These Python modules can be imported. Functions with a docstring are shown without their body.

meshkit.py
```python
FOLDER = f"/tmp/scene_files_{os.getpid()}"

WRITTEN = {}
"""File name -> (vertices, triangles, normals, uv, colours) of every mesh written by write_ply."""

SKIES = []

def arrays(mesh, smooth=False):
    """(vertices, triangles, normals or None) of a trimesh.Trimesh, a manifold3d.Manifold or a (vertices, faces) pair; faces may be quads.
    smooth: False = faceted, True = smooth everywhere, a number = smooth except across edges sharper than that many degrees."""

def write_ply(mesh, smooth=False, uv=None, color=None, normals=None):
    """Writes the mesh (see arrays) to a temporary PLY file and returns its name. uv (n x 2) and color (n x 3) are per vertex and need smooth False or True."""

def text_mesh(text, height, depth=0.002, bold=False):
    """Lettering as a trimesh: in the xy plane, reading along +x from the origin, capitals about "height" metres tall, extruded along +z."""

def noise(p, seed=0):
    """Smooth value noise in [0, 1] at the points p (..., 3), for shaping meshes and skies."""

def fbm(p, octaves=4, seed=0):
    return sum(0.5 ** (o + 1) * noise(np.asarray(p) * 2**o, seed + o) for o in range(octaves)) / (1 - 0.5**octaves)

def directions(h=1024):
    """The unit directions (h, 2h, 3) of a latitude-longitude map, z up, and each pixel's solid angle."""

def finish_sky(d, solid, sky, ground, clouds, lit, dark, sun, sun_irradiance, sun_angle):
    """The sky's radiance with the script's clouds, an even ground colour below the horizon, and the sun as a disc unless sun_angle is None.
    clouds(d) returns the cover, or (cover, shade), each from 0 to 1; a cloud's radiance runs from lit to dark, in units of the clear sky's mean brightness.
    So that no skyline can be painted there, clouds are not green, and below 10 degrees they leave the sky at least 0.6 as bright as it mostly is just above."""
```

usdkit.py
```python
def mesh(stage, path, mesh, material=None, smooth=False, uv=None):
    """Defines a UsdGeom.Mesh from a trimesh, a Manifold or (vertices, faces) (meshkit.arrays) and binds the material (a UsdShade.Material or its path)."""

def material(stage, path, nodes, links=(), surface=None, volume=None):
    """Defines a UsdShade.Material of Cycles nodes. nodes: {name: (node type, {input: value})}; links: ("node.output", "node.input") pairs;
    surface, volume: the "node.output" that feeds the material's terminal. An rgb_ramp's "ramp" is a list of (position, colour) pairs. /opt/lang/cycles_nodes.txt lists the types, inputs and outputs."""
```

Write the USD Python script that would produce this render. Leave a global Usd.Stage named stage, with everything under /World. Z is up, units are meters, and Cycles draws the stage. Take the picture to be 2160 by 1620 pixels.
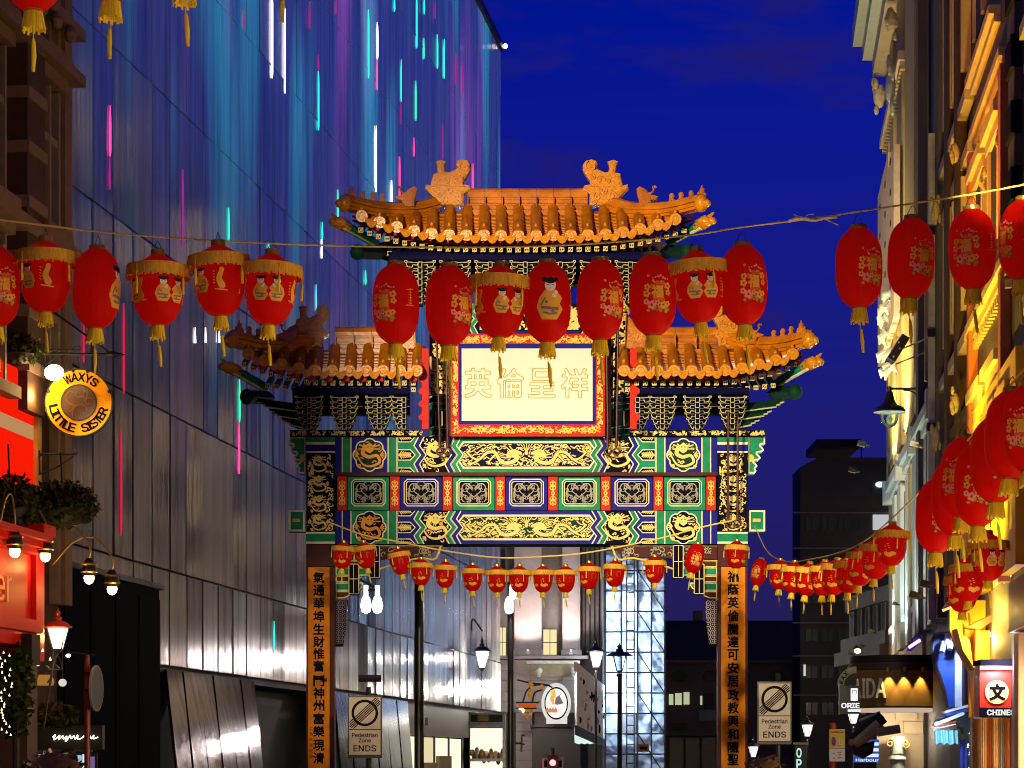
import math, random, glob, numpy as np, trimesh, usdkit, meshkit
from pxr import Usd, UsdGeom, UsdLux, UsdShade, Gf, Sdf
from shapely.geometry import Polygon, LineString, Point, MultiPolygon, box as sbox
from shapely.ops import unary_union as _union
from shapely import affinity
def unary_union(g):
    return _union([q if q.is_valid else q.buffer(0) for q in g])

stage = Usd.Stage.CreateInMemory()
UsdGeom.Xform.Define(stage, '/World')
# ---------------------------------------------------------------- camera: level, lens shifted upwards
FILL = 8.5   # brightness of the unseen shop windows added to fill the street with light
F, CX, HY, EYE = 5400., 1080., 1605., 1.6          # focal length in picture widths/2160, axis column, horizon row, eye height
cam = UsdGeom.Camera.Define(stage, '/World/camera')
cam.CreateFocalLengthAttr(90.); cam.CreateHorizontalApertureAttr(36.); cam.CreateVerticalApertureAttr(27.)
cam.CreateVerticalApertureOffsetAttr(13.25)
cam.AddTranslateOp().Set((0, 0, EYE)); cam.AddRotateXOp().Set(90)
cam.CreateExposureAttr(0.0)
# ---------------------------------------------------------------- dusk sky
dome = UsdLux.DomeLight.Define(stage, '/World/sky')
dome.GetPrim().SetCustomDataByKey('kind', 'structure')
SKY = usdkit.material(stage, '/World/Looks/sky', {
    's': ('sky_texture', {'sky_type': 'single_scattering', 'sun_disc': False, 'sun_elevation': math.radians(2), 'sun_rotation': math.radians(200), 'ozone_density': 4., 'aerosol_density': .4}),
    't': ('mix', {'mix_type': 'multiply', 'fac': 1., 'color2': (.010, .070, 1.22)}),
    'tc': ('texture_coordinate', {}), 'mp': ('mapping', {'scale': (9., 9., 30.)}),
    'n': ('noise_texture', {'scale': 1.3, 'detail': 5., 'roughness': .6}),
    'r': ('rgb_ramp', {'ramp': [(.44, (0, 0, 0)), (.68, (.9, .9, .9))]}),
    'sep': ('separate_xyz', {}), 'low': ('map_range', {'from_min': .28, 'from_max': .03, 'to_min': 0., 'to_max': .85, 'clamp': True}),
    'm': ('math', {'math_type': 'maximum'}), 'k': ('math', {'math_type': 'multiply', 'value2': .75}),
    'c': ('mix', {'color2': (.15, .085, .58)}),
    'b': ('background_shader', {'strength': .15})},
    [('s.color', 't.color1'), ('tc.generated', 'mp.vector'), ('mp.vector', 'n.vector'), ('n.fac', 'r.fac'), ('tc.generated', 'sep.vector'), ('sep.z', 'low.value'),
     ('r.color', 'k.value1'), ('k.value', 'm.value1'), ('low.result', 'm.value2'), ('m.value', 'c.fac'), ('t.color', 'c.color1'), ('c.color', 'b.color')], surface='b.background')
UsdShade.MaterialBindingAPI.Apply(dome.GetPrim()).Bind(SKY)

# ---------------------------------------------------------------- helpers
def P(px, py, Y): return np.array([(px - CX) / F * Y, Y, EYE + (HY - py) / F * Y])
FONT = {}
def cfont(size, cjk=True):
    from PIL import ImageFont
    k = (size, cjk)
    if k not in FONT: FONT[k] = ImageFont.truetype(glob.glob('/opt/blender-*/*/datafiles/fonts/' + ('Noto Sans CJK*' if cjk else 'Inter.woff2'))[0], size)
    return FONT[k]
def glyphs(text, cjk=True, bold=0, res=64):
    """lettering as a shapely shape, capitals one unit tall, baseline at 0"""
    from PIL import Image, ImageDraw
    f = cfont(res, cjk); x0, y0, x1, y1 = f.getbbox(text, anchor='ls', stroke_width=bold)
    im = Image.new('L', (x1 - x0 + 8, y1 - y0 + 8)); ImageDraw.Draw(im).text((4 - x0, 4 - y0), text, 255, f, anchor='ls', stroke_width=bold)
    on = np.pad(np.asarray(im) > 127, ((0, 0), (1, 1))).astype(np.int8)
    r, s = np.nonzero(np.diff(on, axis=1) == 1); e = np.nonzero(np.diff(on, axis=1) == -1)[1]
    sh = unary_union([sbox(a, -i - 1, b, -i) for i, a, b in zip(r, s, e)]).buffer(.6).buffer(-.6).simplify(.6)
    k = 1 / (res * (.86 if cjk else .73))
    sh = affinity.affine_transform(sh, [k, 0, 0, k, -4 * k, (4 - y0) * k])
    return sh
def polys(g):
    if g.is_empty: return []
    return [p for p in (g.geoms if hasattr(g, 'geoms') else [g]) if p.geom_type == 'Polygon' and p.area > 1e-9] if not hasattr(g, 'geoms') or g.geom_type != 'GeometryCollection' else sum([polys(x) for x in g.geoms], [])
def fit(shape, x0, y0, x1, y1):
    a = shape.bounds
    sx, sy = (x1 - x0) / (a[2] - a[0]), (y1 - y0) / (a[3] - a[1])
    return affinity.affine_transform(shape, [sx, 0, 0, sy, x0 - a[0] * sx, y0 - a[1] * sy])
def spline(pts, n=8, closed=False):
    p = np.asarray(pts, float); k = len(p)
    if closed: q = np.vstack([p[-1], p, p[0], p[1]]); m = k
    else: q = np.vstack([2 * p[0] - p[1], p, 2 * p[-1] - p[-2]]); m = k - 1
    out = []
    for i in range(m):
        a, b, c, d = q[i:i + 4]
        t = np.linspace(0, 1, n, endpoint=False)[:, None]
        out.append(.5 * (2 * b + (c - a) * t + (2 * a - 5 * b + 4 * c - d) * t**2 + (3 * b - a - 3 * c + d) * t**3))
    if not closed: out.append(p[-1:])
    return np.vstack(out)
def stroke(pts, w, n=6, cap=1): return LineString(spline(pts, n)).buffer(w / 2, quad_segs=2, cap_style=cap)
def taper(pts, w0, w1, n=6):
    s = spline(pts, n); w = np.linspace(w0, w1, len(s)) / 2
    return unary_union([unary_union([Point(s[i]).buffer(w[i], 3), Point(s[i + 1]).buffer(w[i + 1], 3)]).convex_hull for i in range(len(s) - 1)])

class MB:
    """collects pieces of one mesh"""
    def __init__(s): s.v, s.f, s.n = [], [], 0
    def add(s, v, f):
        v = np.asarray(v, float); f = np.asarray(f, int)
        if f.shape[1] == 4: f = np.vstack([f[:, [0, 1, 2]], f[:, [0, 2, 3]]])
        a, b, c = v[f[:, 0]], v[f[:, 1]], v[f[:, 2]]
        if np.einsum('ij,ij->i', a - v.mean(0), np.cross(b - v.mean(0), c - v.mean(0))).sum() < 0: f = f[:, ::-1]
        s.v.append(v); s.f.append(f + s.n); s.n += len(v); return s
    HEX = [[0, 1, 3, 2], [4, 6, 7, 5], [0, 4, 5, 1], [2, 3, 7, 6], [0, 2, 6, 4], [1, 5, 7, 3]]
    def hexa(s, p): return s.add(p, s.HEX)
    def box(s, lo, hi, fn=None):
        p = np.array([[x, y, z] for x in (lo[0], hi[0]) for y in (lo[1], hi[1]) for z in (lo[2], hi[2])], float)
        if fn: p = np.array([fn(*q) for q in p])
        return s.hexa(p)
    def cbox(s, c, size, rz=0):
        h = np.array(size) / 2; p = np.array([[x, y, z] for x in (-h[0], h[0]) for y in (-h[1], h[1]) for z in (-h[2], h[2])])
        if rz: cs, sn = math.cos(rz), math.sin(rz); p[:, :2] = p[:, :2] @ np.array([[cs, sn], [-sn, cs]])
        return s.hexa(p + np.array(c))
    def tube(s, pts, r, n=8, cap=True):
        p = np.asarray(pts, float); k = len(p); r = np.broadcast_to(np.asarray(r, float), (k,))
        t = np.gradient(p, axis=0); t /= np.linalg.norm(t, axis=1, keepdims=True) + 1e-12
        a = np.cross(t, [0, 0, 1.]); bad = np.linalg.norm(a, axis=1) < .05
        a[bad] = np.cross(t[bad], [0, 1., 0]) if bad.any() else a[bad]
        if bad.any() and not bad.all(): a = np.cross(t, [.31, .87, .38])
        a /= np.linalg.norm(a, axis=1, keepdims=True) + 1e-12; b = np.cross(t, a)
        an = np.arange(n) * 2 * np.pi / n
        v = (p[:, None] + r[:, None, None] * (np.cos(an)[None, :, None] * a[:, None] + np.sin(an)[None, :, None] * b[:, None])).reshape(-1, 3)
        f = [[i * n + j, i * n + (j + 1) % n, (i + 1) * n + (j + 1) % n, (i + 1) * n + j] for i in range(k - 1) for j in range(n)]
        f = np.array(f); f = np.vstack([f[:, [0, 1, 2]], f[:, [0, 2, 3]]])
        if cap: f = np.vstack([f, [[0, j + 1, j] for j in range(1, n - 1)], [[(k - 1) * n, (k - 1) * n + j, (k - 1) * n + j + 1] for j in range(1, n - 1)]])
        return s.add(v, f)
    def lathe(s, prof, c=(0, 0, 0), n=20, sx=1, sy=1, a0=0, a1=2 * np.pi):
        pr = np.asarray(prof, float); k = len(pr); full = abs(a1 - a0 - 2 * np.pi) < 1e-6
        an = a0 + (a1 - a0) * np.arange(n if full else n + 1) / n; m = len(an)
        v = np.stack([np.outer(pr[:, 0], np.cos(an)) * sx, np.outer(pr[:, 0], np.sin(an)) * sy, np.outer(pr[:, 1], np.ones(m))], -1).reshape(-1, 3) + np.array(c)
        f = [[i * m + j, i * m + (j + 1) % m, (i + 1) * m + (j + 1) % m, (i + 1) * m + j] for i in range(k - 1) for j in range(m if full else m - 1)]
        return s.add(v, f)
    def sphere(s, c, r, n=10):
        r = np.broadcast_to(np.asarray(r, float), (3,)); a = np.linspace(-np.pi / 2, np.pi / 2, n)
        pr = np.stack([np.cos(a), np.sin(a)], 1); i = s.n; s.lathe(pr, n=2 * n)
        s.v[-1] = s.v[-1] * r + np.array(c); return s
    def ext(s, shape, fn, d0, d1):
        """shapely shape, fn(x, y, d) -> point; walls between d0 and d1"""
        for g in polys(shape if shape.is_valid else shape.buffer(0)):
            try: v, f = trimesh.creation.triangulate_polygon(g, engine='earcut')
            except Exception: continue
            if not len(f): continue
            n = len(v); top = np.array([fn(x, y, d0) for x, y in v]); bot = np.array([fn(x, y, d1) for x, y in v])
            V, Fc, m = [top, bot], [f, f[:, ::-1] + n], 2 * n
            for ring in [g.exterior, *g.interiors]:
                c = np.array(ring.coords)[:-1]; k = len(c)
                V += [np.array([fn(x, y, d0) for x, y in c]), np.array([fn(x, y, d1) for x, y in c])]
                i = np.arange(k); j = (i + 1) % k
                q = np.stack([m + i, m + k + i, m + k + j, m + j], 1)
                Fc += [q[:, [0, 1, 2]], q[:, [0, 2, 3]]]; m += 2 * k
            s.add(np.vstack(V), np.vstack(Fc))
        return s
    def grid(s, pts):
        """pts (a, b, 3) sheet"""
        a, b = pts.shape[:2]; i, j = np.meshgrid(np.arange(a - 1), np.arange(b - 1), indexing='ij')
        q = np.stack([i * b + j, i * b + j + 1, (i + 1) * b + j + 1, (i + 1) * b + j], -1).reshape(-1, 4)
        return s.add(pts.reshape(-1, 3), q)
    def moved(s, fn):
        o = MB(); o.v = [np.array([fn(q) for q in v]) for v in s.v]; o.f = list(s.f); o.n = s.n; return o
    def get(s): return np.vstack(s.v), np.vstack(s.f)

USED = {}
def numbered(parent, name):
    k = (parent, name); i = USED.get(k, -1) + 1; USED[k] = i
    return f'{parent}/{name}' + (f'_{i:03d}' if i else '')
def tag(o, label=None, cat=None, group=None, kind=None):
    p = o if isinstance(o, Usd.Prim) else o.GetPrim()
    for k, v in (('label', label), ('category', cat), ('group', group), ('kind', kind)):
        if v: p.SetCustomDataByKey(k, v)
    return o
def path(o): return '/World' if o is None else str((o if isinstance(o, Usd.Prim) else o.GetPrim()).GetPath())
def obj(name, mb, mat, parent=None, smooth=False, **kw):
    m = usdkit.mesh(stage, numbered(path(parent), name), mb.get() if isinstance(mb, MB) else mb, mat, smooth)
    return tag(m, **kw)
def thing(name, label, cat, M=None, group=None):
    x = UsdGeom.Xform.Define(stage, numbered('/World', name)); op = x.AddTransformOp()
    op.Set(M if isinstance(M, Gf.Matrix4d) else xf(M if M is not None else (0, 0, 0)))
    return tag(x, label, cat, group)
def xf(loc, rz=0., tilt=0., az=0., s=1.):
    m = Gf.Matrix4d().SetScale(s) * Gf.Matrix4d().SetRotate(Gf.Rotation(Gf.Vec3d(0, 0, 1), rz))
    if tilt: m = m * Gf.Matrix4d().SetRotate(Gf.Rotation(Gf.Vec3d(math.cos(az), math.sin(az), 0), tilt))
    return m * Gf.Matrix4d().SetTranslate(Gf.Vec3d(*map(float, loc)))
def copy(first, M, label, cat=None, group=None):
    x = UsdGeom.Xform.Define(stage, numbered('/World', path(first).split('/')[-1].rstrip('0123456789').rstrip('_'))); x.AddTransformOp().Set(M)
    x.GetPrim().GetReferences().AddInternalReference(path(first)); x.GetPrim().SetInstanceable(True)
    return tag(x, label, cat, group)

# ---------------------------------------------------------------- materials
MAT = {}
def mat(name, col, rough=.5, metal=0., var=.25, scale=6., bump=0., bscale=40., emit=None, power=0., spec=.5, coat=0., stretch=None):
    if name in MAT: return MAT[name]
    c = np.array(col, float)
    nodes = {'g': ('texture_coordinate', {}), 'mp': ('mapping', {'scale': stretch or (1., 1., 1.)}), 'n': ('noise_texture', {'scale': scale, 'detail': 5., 'roughness': .6}),
             'r': ('rgb_ramp', {'ramp': [(.25, tuple(c * (1 - var))), (.75, tuple(np.minimum(c * (1 + var * .6), 1)))]}),
             'p': ('principled_bsdf', {'roughness': rough, 'metallic': metal, 'specular_ior_level': spec, 'coat_weight': coat})}
    links = [('g.object', 'mp.vector'), ('mp.vector', 'n.vector'), ('n.fac', 'r.fac'), ('r.color', 'p.base_color')]
    if bump:
        nodes['n2'] = ('noise_texture', {'scale': bscale, 'detail': 4.}); nodes['b'] = ('bump', {'strength': bump, 'distance': .02})
        links += [('mp.vector', 'n2.vector'), ('n2.fac', 'b.height'), ('b.normal', 'p.normal')]
    if emit is not None:
        nodes['p'][1].update({'emission_color': emit, 'emission_strength': power})
    MAT[name] = usdkit.material(stage, '/World/Looks/' + name, nodes, links, surface='p.BSDF')
    return MAT[name]
def glow(name, col, power):
    if name not in MAT: MAT[name] = usdkit.material(stage, '/World/Looks/' + name, {'e': ('emission', {'color': col, 'strength': power})}, surface='e.emission')
    return MAT[name]
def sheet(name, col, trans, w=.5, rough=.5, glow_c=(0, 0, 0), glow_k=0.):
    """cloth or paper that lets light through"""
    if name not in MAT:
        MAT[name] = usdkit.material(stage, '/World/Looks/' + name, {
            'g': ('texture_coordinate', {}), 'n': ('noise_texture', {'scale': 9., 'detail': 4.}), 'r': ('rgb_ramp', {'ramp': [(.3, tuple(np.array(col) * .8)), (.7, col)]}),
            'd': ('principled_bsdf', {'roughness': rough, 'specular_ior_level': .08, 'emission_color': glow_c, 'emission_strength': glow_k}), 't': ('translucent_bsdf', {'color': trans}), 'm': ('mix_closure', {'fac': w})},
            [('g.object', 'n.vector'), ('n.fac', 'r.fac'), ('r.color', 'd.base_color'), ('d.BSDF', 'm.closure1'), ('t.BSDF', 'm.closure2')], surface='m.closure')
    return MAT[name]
def window_glass(name='pane_glass', col=(.9, .95, 1)):
    if name not in MAT:
        MAT[name] = usdkit.material(stage, '/World/Looks/' + name, {'f': ('fresnel', {'IOR': 1.5}), 't': ('transparent_bsdf', {'color': col}), 'g': ('glossy_bsdf', {'roughness': .02}), 'm': ('mix_closure', {})},
            [('f.fac', 'm.fac'), ('t.BSDF', 'm.closure1'), ('g.BSDF', 'm.closure2')], surface='m.closure')
    return MAT[name]
def lamp(parent, pos, power, col, r=.05):
    """the light of a lamp: a small sphere light inside its builder"""
    l = UsdLux.SphereLight.Define(stage, numbered(path(parent), 'light')); l.CreateRadiusAttr(r); l.CreateIntensityAttr(power / (4 * math.pi * math.pi * r * r)); l.CreateColorAttr(Gf.Vec3f(*col)); l.CreateNormalizeAttr(False)
    l.AddTranslateOp().Set(tuple(map(float, pos))); return l
def spot(parent, pos, aim, power, col, angle=40., soft=.4, r=.06):
    l = UsdLux.SphereLight.Define(stage, numbered(path(parent), 'light')); l.CreateRadiusAttr(r); l.CreateIntensityAttr(power / (4 * math.pi * math.pi * r * r)); l.CreateColorAttr(Gf.Vec3f(*col))
    sh = UsdLux.ShapingAPI.Apply(l.GetPrim()); sh.CreateShapingConeAngleAttr(angle); sh.CreateShapingConeSoftnessAttr(soft)
    d = np.array(aim, float) - np.array(pos, float)
    m = Gf.Matrix4d().SetLookAt(Gf.Vec3d(*map(float, pos)), Gf.Vec3d(*map(float, aim)), Gf.Vec3d(0, 0, 1)).GetInverse()
    l.AddTransformOp().Set(m); return l
dark_iron = mat('dark_iron', (.012, .012, .014), .35)
white_paint = mat('white_paint', (.75, .73, .68), .5)
# ================================================================ the ceremonial gate
YG = 38.57; XG = (1110 - CX) / F * YG
gate = thing('chinese_gate', 'painted ceremonial gate with three golden tiled roofs and cream signboard spanning the street', 'gate', (XG, YG, 0))
def G(px, py, d): return P(px, py, YG + d) - np.array([XG, YG, 0])
def gf(d0):
    k = YG + d0
    return lambda x, y, d: ((x - CX) / F * k - XG, d, EYE + (HY - y) / F * k)
def gext(mb, shape, d0, d1): return mb.ext(shape, gf(d0), d0, d1)
def gbox(mb, x0, y0, x1, y1, d0, d1): return gext(mb, sbox(x0, y0, x1, y1), d0, d1)
def mir(sh, c=2221.): return affinity.affine_transform(sh, [-1, 0, 0, 1, c, 0])
tile_m = mat('glazed_tile', (.50, .145, .0012), .27, spec=.5, var=.5, scale=3.5, bump=.12, bscale=14, coat=.15)
tile_d = mat('glazed_tile_end', (.62, .22, .004), .25, spec=.5, var=.45, scale=24, bump=.25, bscale=50, coat=.2)
g_green = mat('paint_green', (.010, .225, .105), .6, var=.35, spec=.1); g_dgreen = mat('paint_dark_green', (.004, .035, .02), .6, spec=.08)
g_blue = mat('paint_blue', (.008, .010, .24), .6, var=.35, spec=.1); g_dblue = mat('paint_dark_blue', (.004, .004, .04), .6, spec=.06)
g_white = mat('paint_white', (.74, .70, .52), .6, var=.2, spec=.1); g_gold = mat('gilding', (.74, .46, .05), .5, var=.3, scale=15, spec=.3)
g_pale = mat('paint_pale_gold', (.78, .58, .18), .55, var=.25, spec=.2); g_black = mat('paint_black', (.004, .004, .012), .7, spec=.04)
g_red = mat('paint_red', (.50, .018, .008), .55, spec=.1); g_maroon = mat('paint_maroon', (.055, .007, .007), .5, spec=.12); g_orange = mat('couplet_board', (.66, .20, .003), .55, var=.4, scale=3, spec=.12)
g_amber = mat('gilding_amber', (.72, .30, .02), .5, spec=.2); g_ink = mat('ink_black', (.004, .004, .006), .6, spec=.05); g_grey = mat('scroll_grey', (.34, .31, .25), .6, spec=.05)
g_purple = mat('scroll_purple', (.05, .035, .10), .5); g_cream = mat('signboard_cream', (.72, .68, .60), .6, var=.06, scale=1.5, spec=.05); g_text = mat('sign_gold', (.42, .27, .012), .5)

def scrolls(region, n, w, seed, size):
    r = random.Random(seed); x0, y0, x1, y1 = region.bounds; out = []; k = 0
    while len(out) < n and k < 12 * n:
        k += 1; p = Point(r.uniform(x0, x1), r.uniform(y0, y1))
        if not region.contains(p): continue
        a, sg, s = r.uniform(0, 6.3), r.choice((-1, 1)), size * r.uniform(.6, 1.2)
        pts = [(p.x + s * (1 - t * .8) * math.cos(a + sg * t * 5), p.y + s * (1 - t * .8) * math.sin(a + sg * t * 5)) for t in np.linspace(0, 1, 9)]
        tail = [(pts[0][0] + s * .9 * math.cos(a + 2 * sg - 1.2 * sg * q) * q, pts[0][1] + s * .9 * math.sin(a + 2 * sg - 1.2 * sg * q) * q) for q in (1., .5)]
        out.append(LineString(tail + pts).buffer(w / 2, quad_segs=1))
    return unary_union(out).intersection(region)
def worms(region, n, w, seed, L, flat=.5):
    r = random.Random(seed); x0, y0, x1, y1 = region.bounds; out = []
    for _ in range(n):
        x, y, a = r.uniform(x0, x1), r.uniform(y0, y1), r.uniform(-.5, .5)
        pts = [(x + L * t, y + L * (t * a + .16 * math.sin(9 * t + a * 9)) * flat * 2) for t in np.linspace(-.5, .5, 7)]
        out.append(LineString(pts).buffer(w / 2, quad_segs=1))
    return unary_union(out).intersection(region)
def claw(x, y, a, s): return unary_union([LineString([(x, y), (x + s * math.cos(a + q), y + s * math.sin(a + q))]).buffer(s * .16, 1) for q in (-.9, -.3, .3, .9)])
def long_dragon(x0, y0, w, h):
    """dragon in flight, facing right, in the box"""
    c = [(0, .35), (.10, .62), (.22, .70), (.36, .38), (.50, .36), (.56, .62), (.64, .86), (.80, .84), (.90, .62), (.82, .40)]
    b = taper([(x * 100, y * 40) for x, y in c], 3, 8.5)
    hd = [Polygon([(70, 18), (76, 10), (86, 8), (98, 14), (99, 19), (92, 19), (97, 25), (88, 26), (80, 24), (72, 26)])]
    hd += [LineString([(78, 12), (70, 4), (60, 2)]).buffer(1), LineString([(82, 10), (76, 2)]).buffer(1), LineString([(72, 20), (60, 16)]).buffer(1.1), LineString([(72, 24), (62, 24)]).buffer(1)]
    lg = [taper([(22, 28), (14, 34), (8, 36)], 4, 2.4), claw(8, 36, 2.9, 7), taper([(52, 18), (44, 26), (40, 32)], 4, 2.4), claw(40, 32, 2.2, 6), taper([(64, 30), (56, 37)], 4, 2), claw(56, 37, 2.5, 5), taper([(88, 30), (95, 36)], 3.5, 2), claw(95, 36, .6, 5)]
    fl = [LineString(spline([(0, 14), (6, 8), (3, 3), (10, 1)])).buffer(1.2, 1), LineString(spline([(2, 14), (10, 12), (16, 6)])).buffer(1, 1)]
    sp = [LineString([(x, y), (x - 2, y - 4)]).buffer(.6, 1) for x, y in [(30, 19), (35, 14), (40, 12), (46, 11), (51, 13)]]
    return affinity.affine_transform(unary_union([b] + hd + lg + fl + sp), [w / 100, 0, 0, h / 40, x0, y0])
def coil_dragon(cx, cy, s, seed):
    b = taper([(-.9, .1), (-.5, .7), (.1, .85), (.75, .55), (.55, .05), (-.05, .15), (-.5, -.1), (-.35, -.55), (0, -.45)], .10, .36)
    q = [Polygon([(-.28, -.3), (-.3, -.7), (0, -.95), (.3, -.7), (.28, -.3), (0, -.12)])]
    q += [LineString([(x * .3, -.6), (x * .75, -.9 + abs(x) * .15)]).buffer(.05, 1) for x in (-1, -.6, .6, 1)] + [LineString([(x * .25, -.45), (x * .8, -.45)]).buffer(.045, 1) for x in (-1, 1)]
    q += [claw(.82, .0, 0, .3), claw(-.85, -.1, 3.1, .3), claw(-.7, .75, 2.4, .25), claw(.8, .8, .7, .22)]
    sh = unary_union([b] + q).difference(unary_union([Point(-.12, -.6).buffer(.05), Point(.12, -.6).buffer(.05)]))
    wv = worms(Point(0, 0).buffer(1.05), 14, .07, seed, .5).difference(sh.buffer(.07))
    return affinity.affine_transform(unary_union([sh.buffer(0), wv.buffer(0)]), [s, 0, 0, s, cx, cy])

# ---- pillars
def pillar(x0, x1, c0, c1, chars, top, seed, flip):
    c = (c0 + c1) / 2; g = G(c, 1605, 0); r = (c1 - c0) / F * YG / 2
    p = obj('pillar', MB().lathe([(r * 1.25, -.05), (r * 1.25, .5), (r, .55), (r, G(0, 920, 0)[2])], (g[0], .25, 0), 28), g_maroon, gate, 35)
    m = MB(); gbox(m, c0, 1196, c1, 1640 + 15, -.055, .2); b = obj('couplet_board', m, g_orange, p)
    m = MB(); gbox(m, x0, 1196, c0 - .5, 1655, -.04, .2); gbox(m, c1 + .5, 1196, x1, 1655, -.04, .2); gbox(m, x0, 1148, x1, 1195, -.03, .2); obj('board_edge', m, g_maroon, p)
    for i, (ch, y) in enumerate(chars):
        m = MB(); gext(m, affinity.scale(fit(glyphs(ch, bold=2), c - 12, y + 12, c + 12, y - 12), 1, 1), -.060, -.05); obj('character', m, g_ink, b)
    # painted head of the pillar
    m = MB(); gbox(m, x0, 921, x1, 1147.5, -.03, .2); hd = obj('pillar_head', m, g_black, p)
    def bar(y0, y1, mt, d=-.036): m = MB(); gbox(m, x0 - .5, y0, x1 + .5, y1, d, .1); obj('band', m, mt, hd)
    bar(922, 932, g_green); bar(932.3, 938, g_white); bar(938.3, 951, g_blue); bar(951.3, 955, g_white); bar(1122, 1126, g_white); bar(1126.3, 1142, g_green); bar(1142.3, 1147, g_white)
    m = MB(); gs = []
    for k, y in enumerate((978, 1020, 1062, 1101)): gs.append(coil_dragon(c, y, 19, seed + k))
    gs += [scrolls(sbox(x0 + 3, 957, x0 + 16, 1120), 22, 1.6, seed, 6), scrolls(sbox(x1 - 16, 957, x1 - 3, 1120), 22, 1.6, seed + 9, 6)]
    gext(m, unary_union([q.buffer(0) for q in gs]).intersection(sbox(x0 + 2, 957, x1 - 2, 1121)), -.036, .0); obj('gilded_ornament', m, g_pale, hd)
    return p
CL, CR = '氣通華埠生財惟奮鬥神州富樂現清', '福蔭英倫騰達可安居政教興和隨聖'
YL = [1218, 1245, 1272, 1300, 1327, 1354, 1379, 1405, 1436, 1462, 1488, 1516, 1543, 1572, 1599]
YR = [1216, 1243, 1271, 1299, 1327, 1354, 1381, 1409, 1437, 1466, 1493, 1521, 1549, 1576, 1602]
pl = pillar(646, 706, 650, 695, list(zip(CL, YL)), 915, 10, False)
pr_ = pillar(1514, 1577, 1521, 1572, list(zip(CR, YR)), 915, 40, True)
m = MB(); sg = unary_union([fit(glyphs(ch), 645 + 7, y + 4, 645 + 15, y - 4) for ch, y in zip('上海市文化局', range(1536, 1610, 12))]); gext(m, sg, -.060, -.05); obj('signature', m, g_ink, pl)
m = MB(); gbox(m, 676, 1431, 690, 1438, -.060, -.05); obj('seal', m, g_maroon, pl)
# ---- bracket ends beyond the pillars
def wavy(x0, y0, x1, y1):
    a = [(x0, y0), (x1, y0), (x1, y0 + 16)]
    for i in range(3):
        cy = y0 + 24 + i * 17; cx = x1 - 4 - i * 7
        a += [(cx - 8, cy - 7), (cx - 2, cy - 2), (cx + 2 - 0, cy + 4), (cx - 3, cy + 9)]
    a += [(x0 + 18, y1 - 6), (x0 + 14, y1), (x0, y1)]
    return Polygon(a).buffer(0).buffer(1.5).buffer(-1.5)
for s in (0, 1):
    w = wavy(1578, 921, 1614, 999); q = sbox(1580, 1076, 1614, 1121); fl = Point(1583, 966).buffer(8)
    if s: w, q, fl = mir(w, 2223), mir(q, 2223), mir(fl, 2223)
    m = MB(); gext(m, w, .05, .3); e = obj('beam_nose', m, g_green, gate)
    m = MB(); gext(m, w.difference(w.buffer(-3.5)), .044, .2); obj('edge_line', m, g_white, e); m = MB(); gext(m, fl, .04, .2); obj('flower', m, g_gold, e)
    m = MB(); gext(m, q, .05, .3); e = obj('beam_end', m, g_green, gate)
    m = MB(); gext(m, q.difference(q.buffer(-4)), .044, .2); obj('edge_line', m, g_white, e)
    bx = q.bounds; m = MB(); gbox(m, bx[0] + 8, 1094, bx[2] - 10, 1101, .042, .2); obj('inlay', m, g_gold, e)
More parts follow.
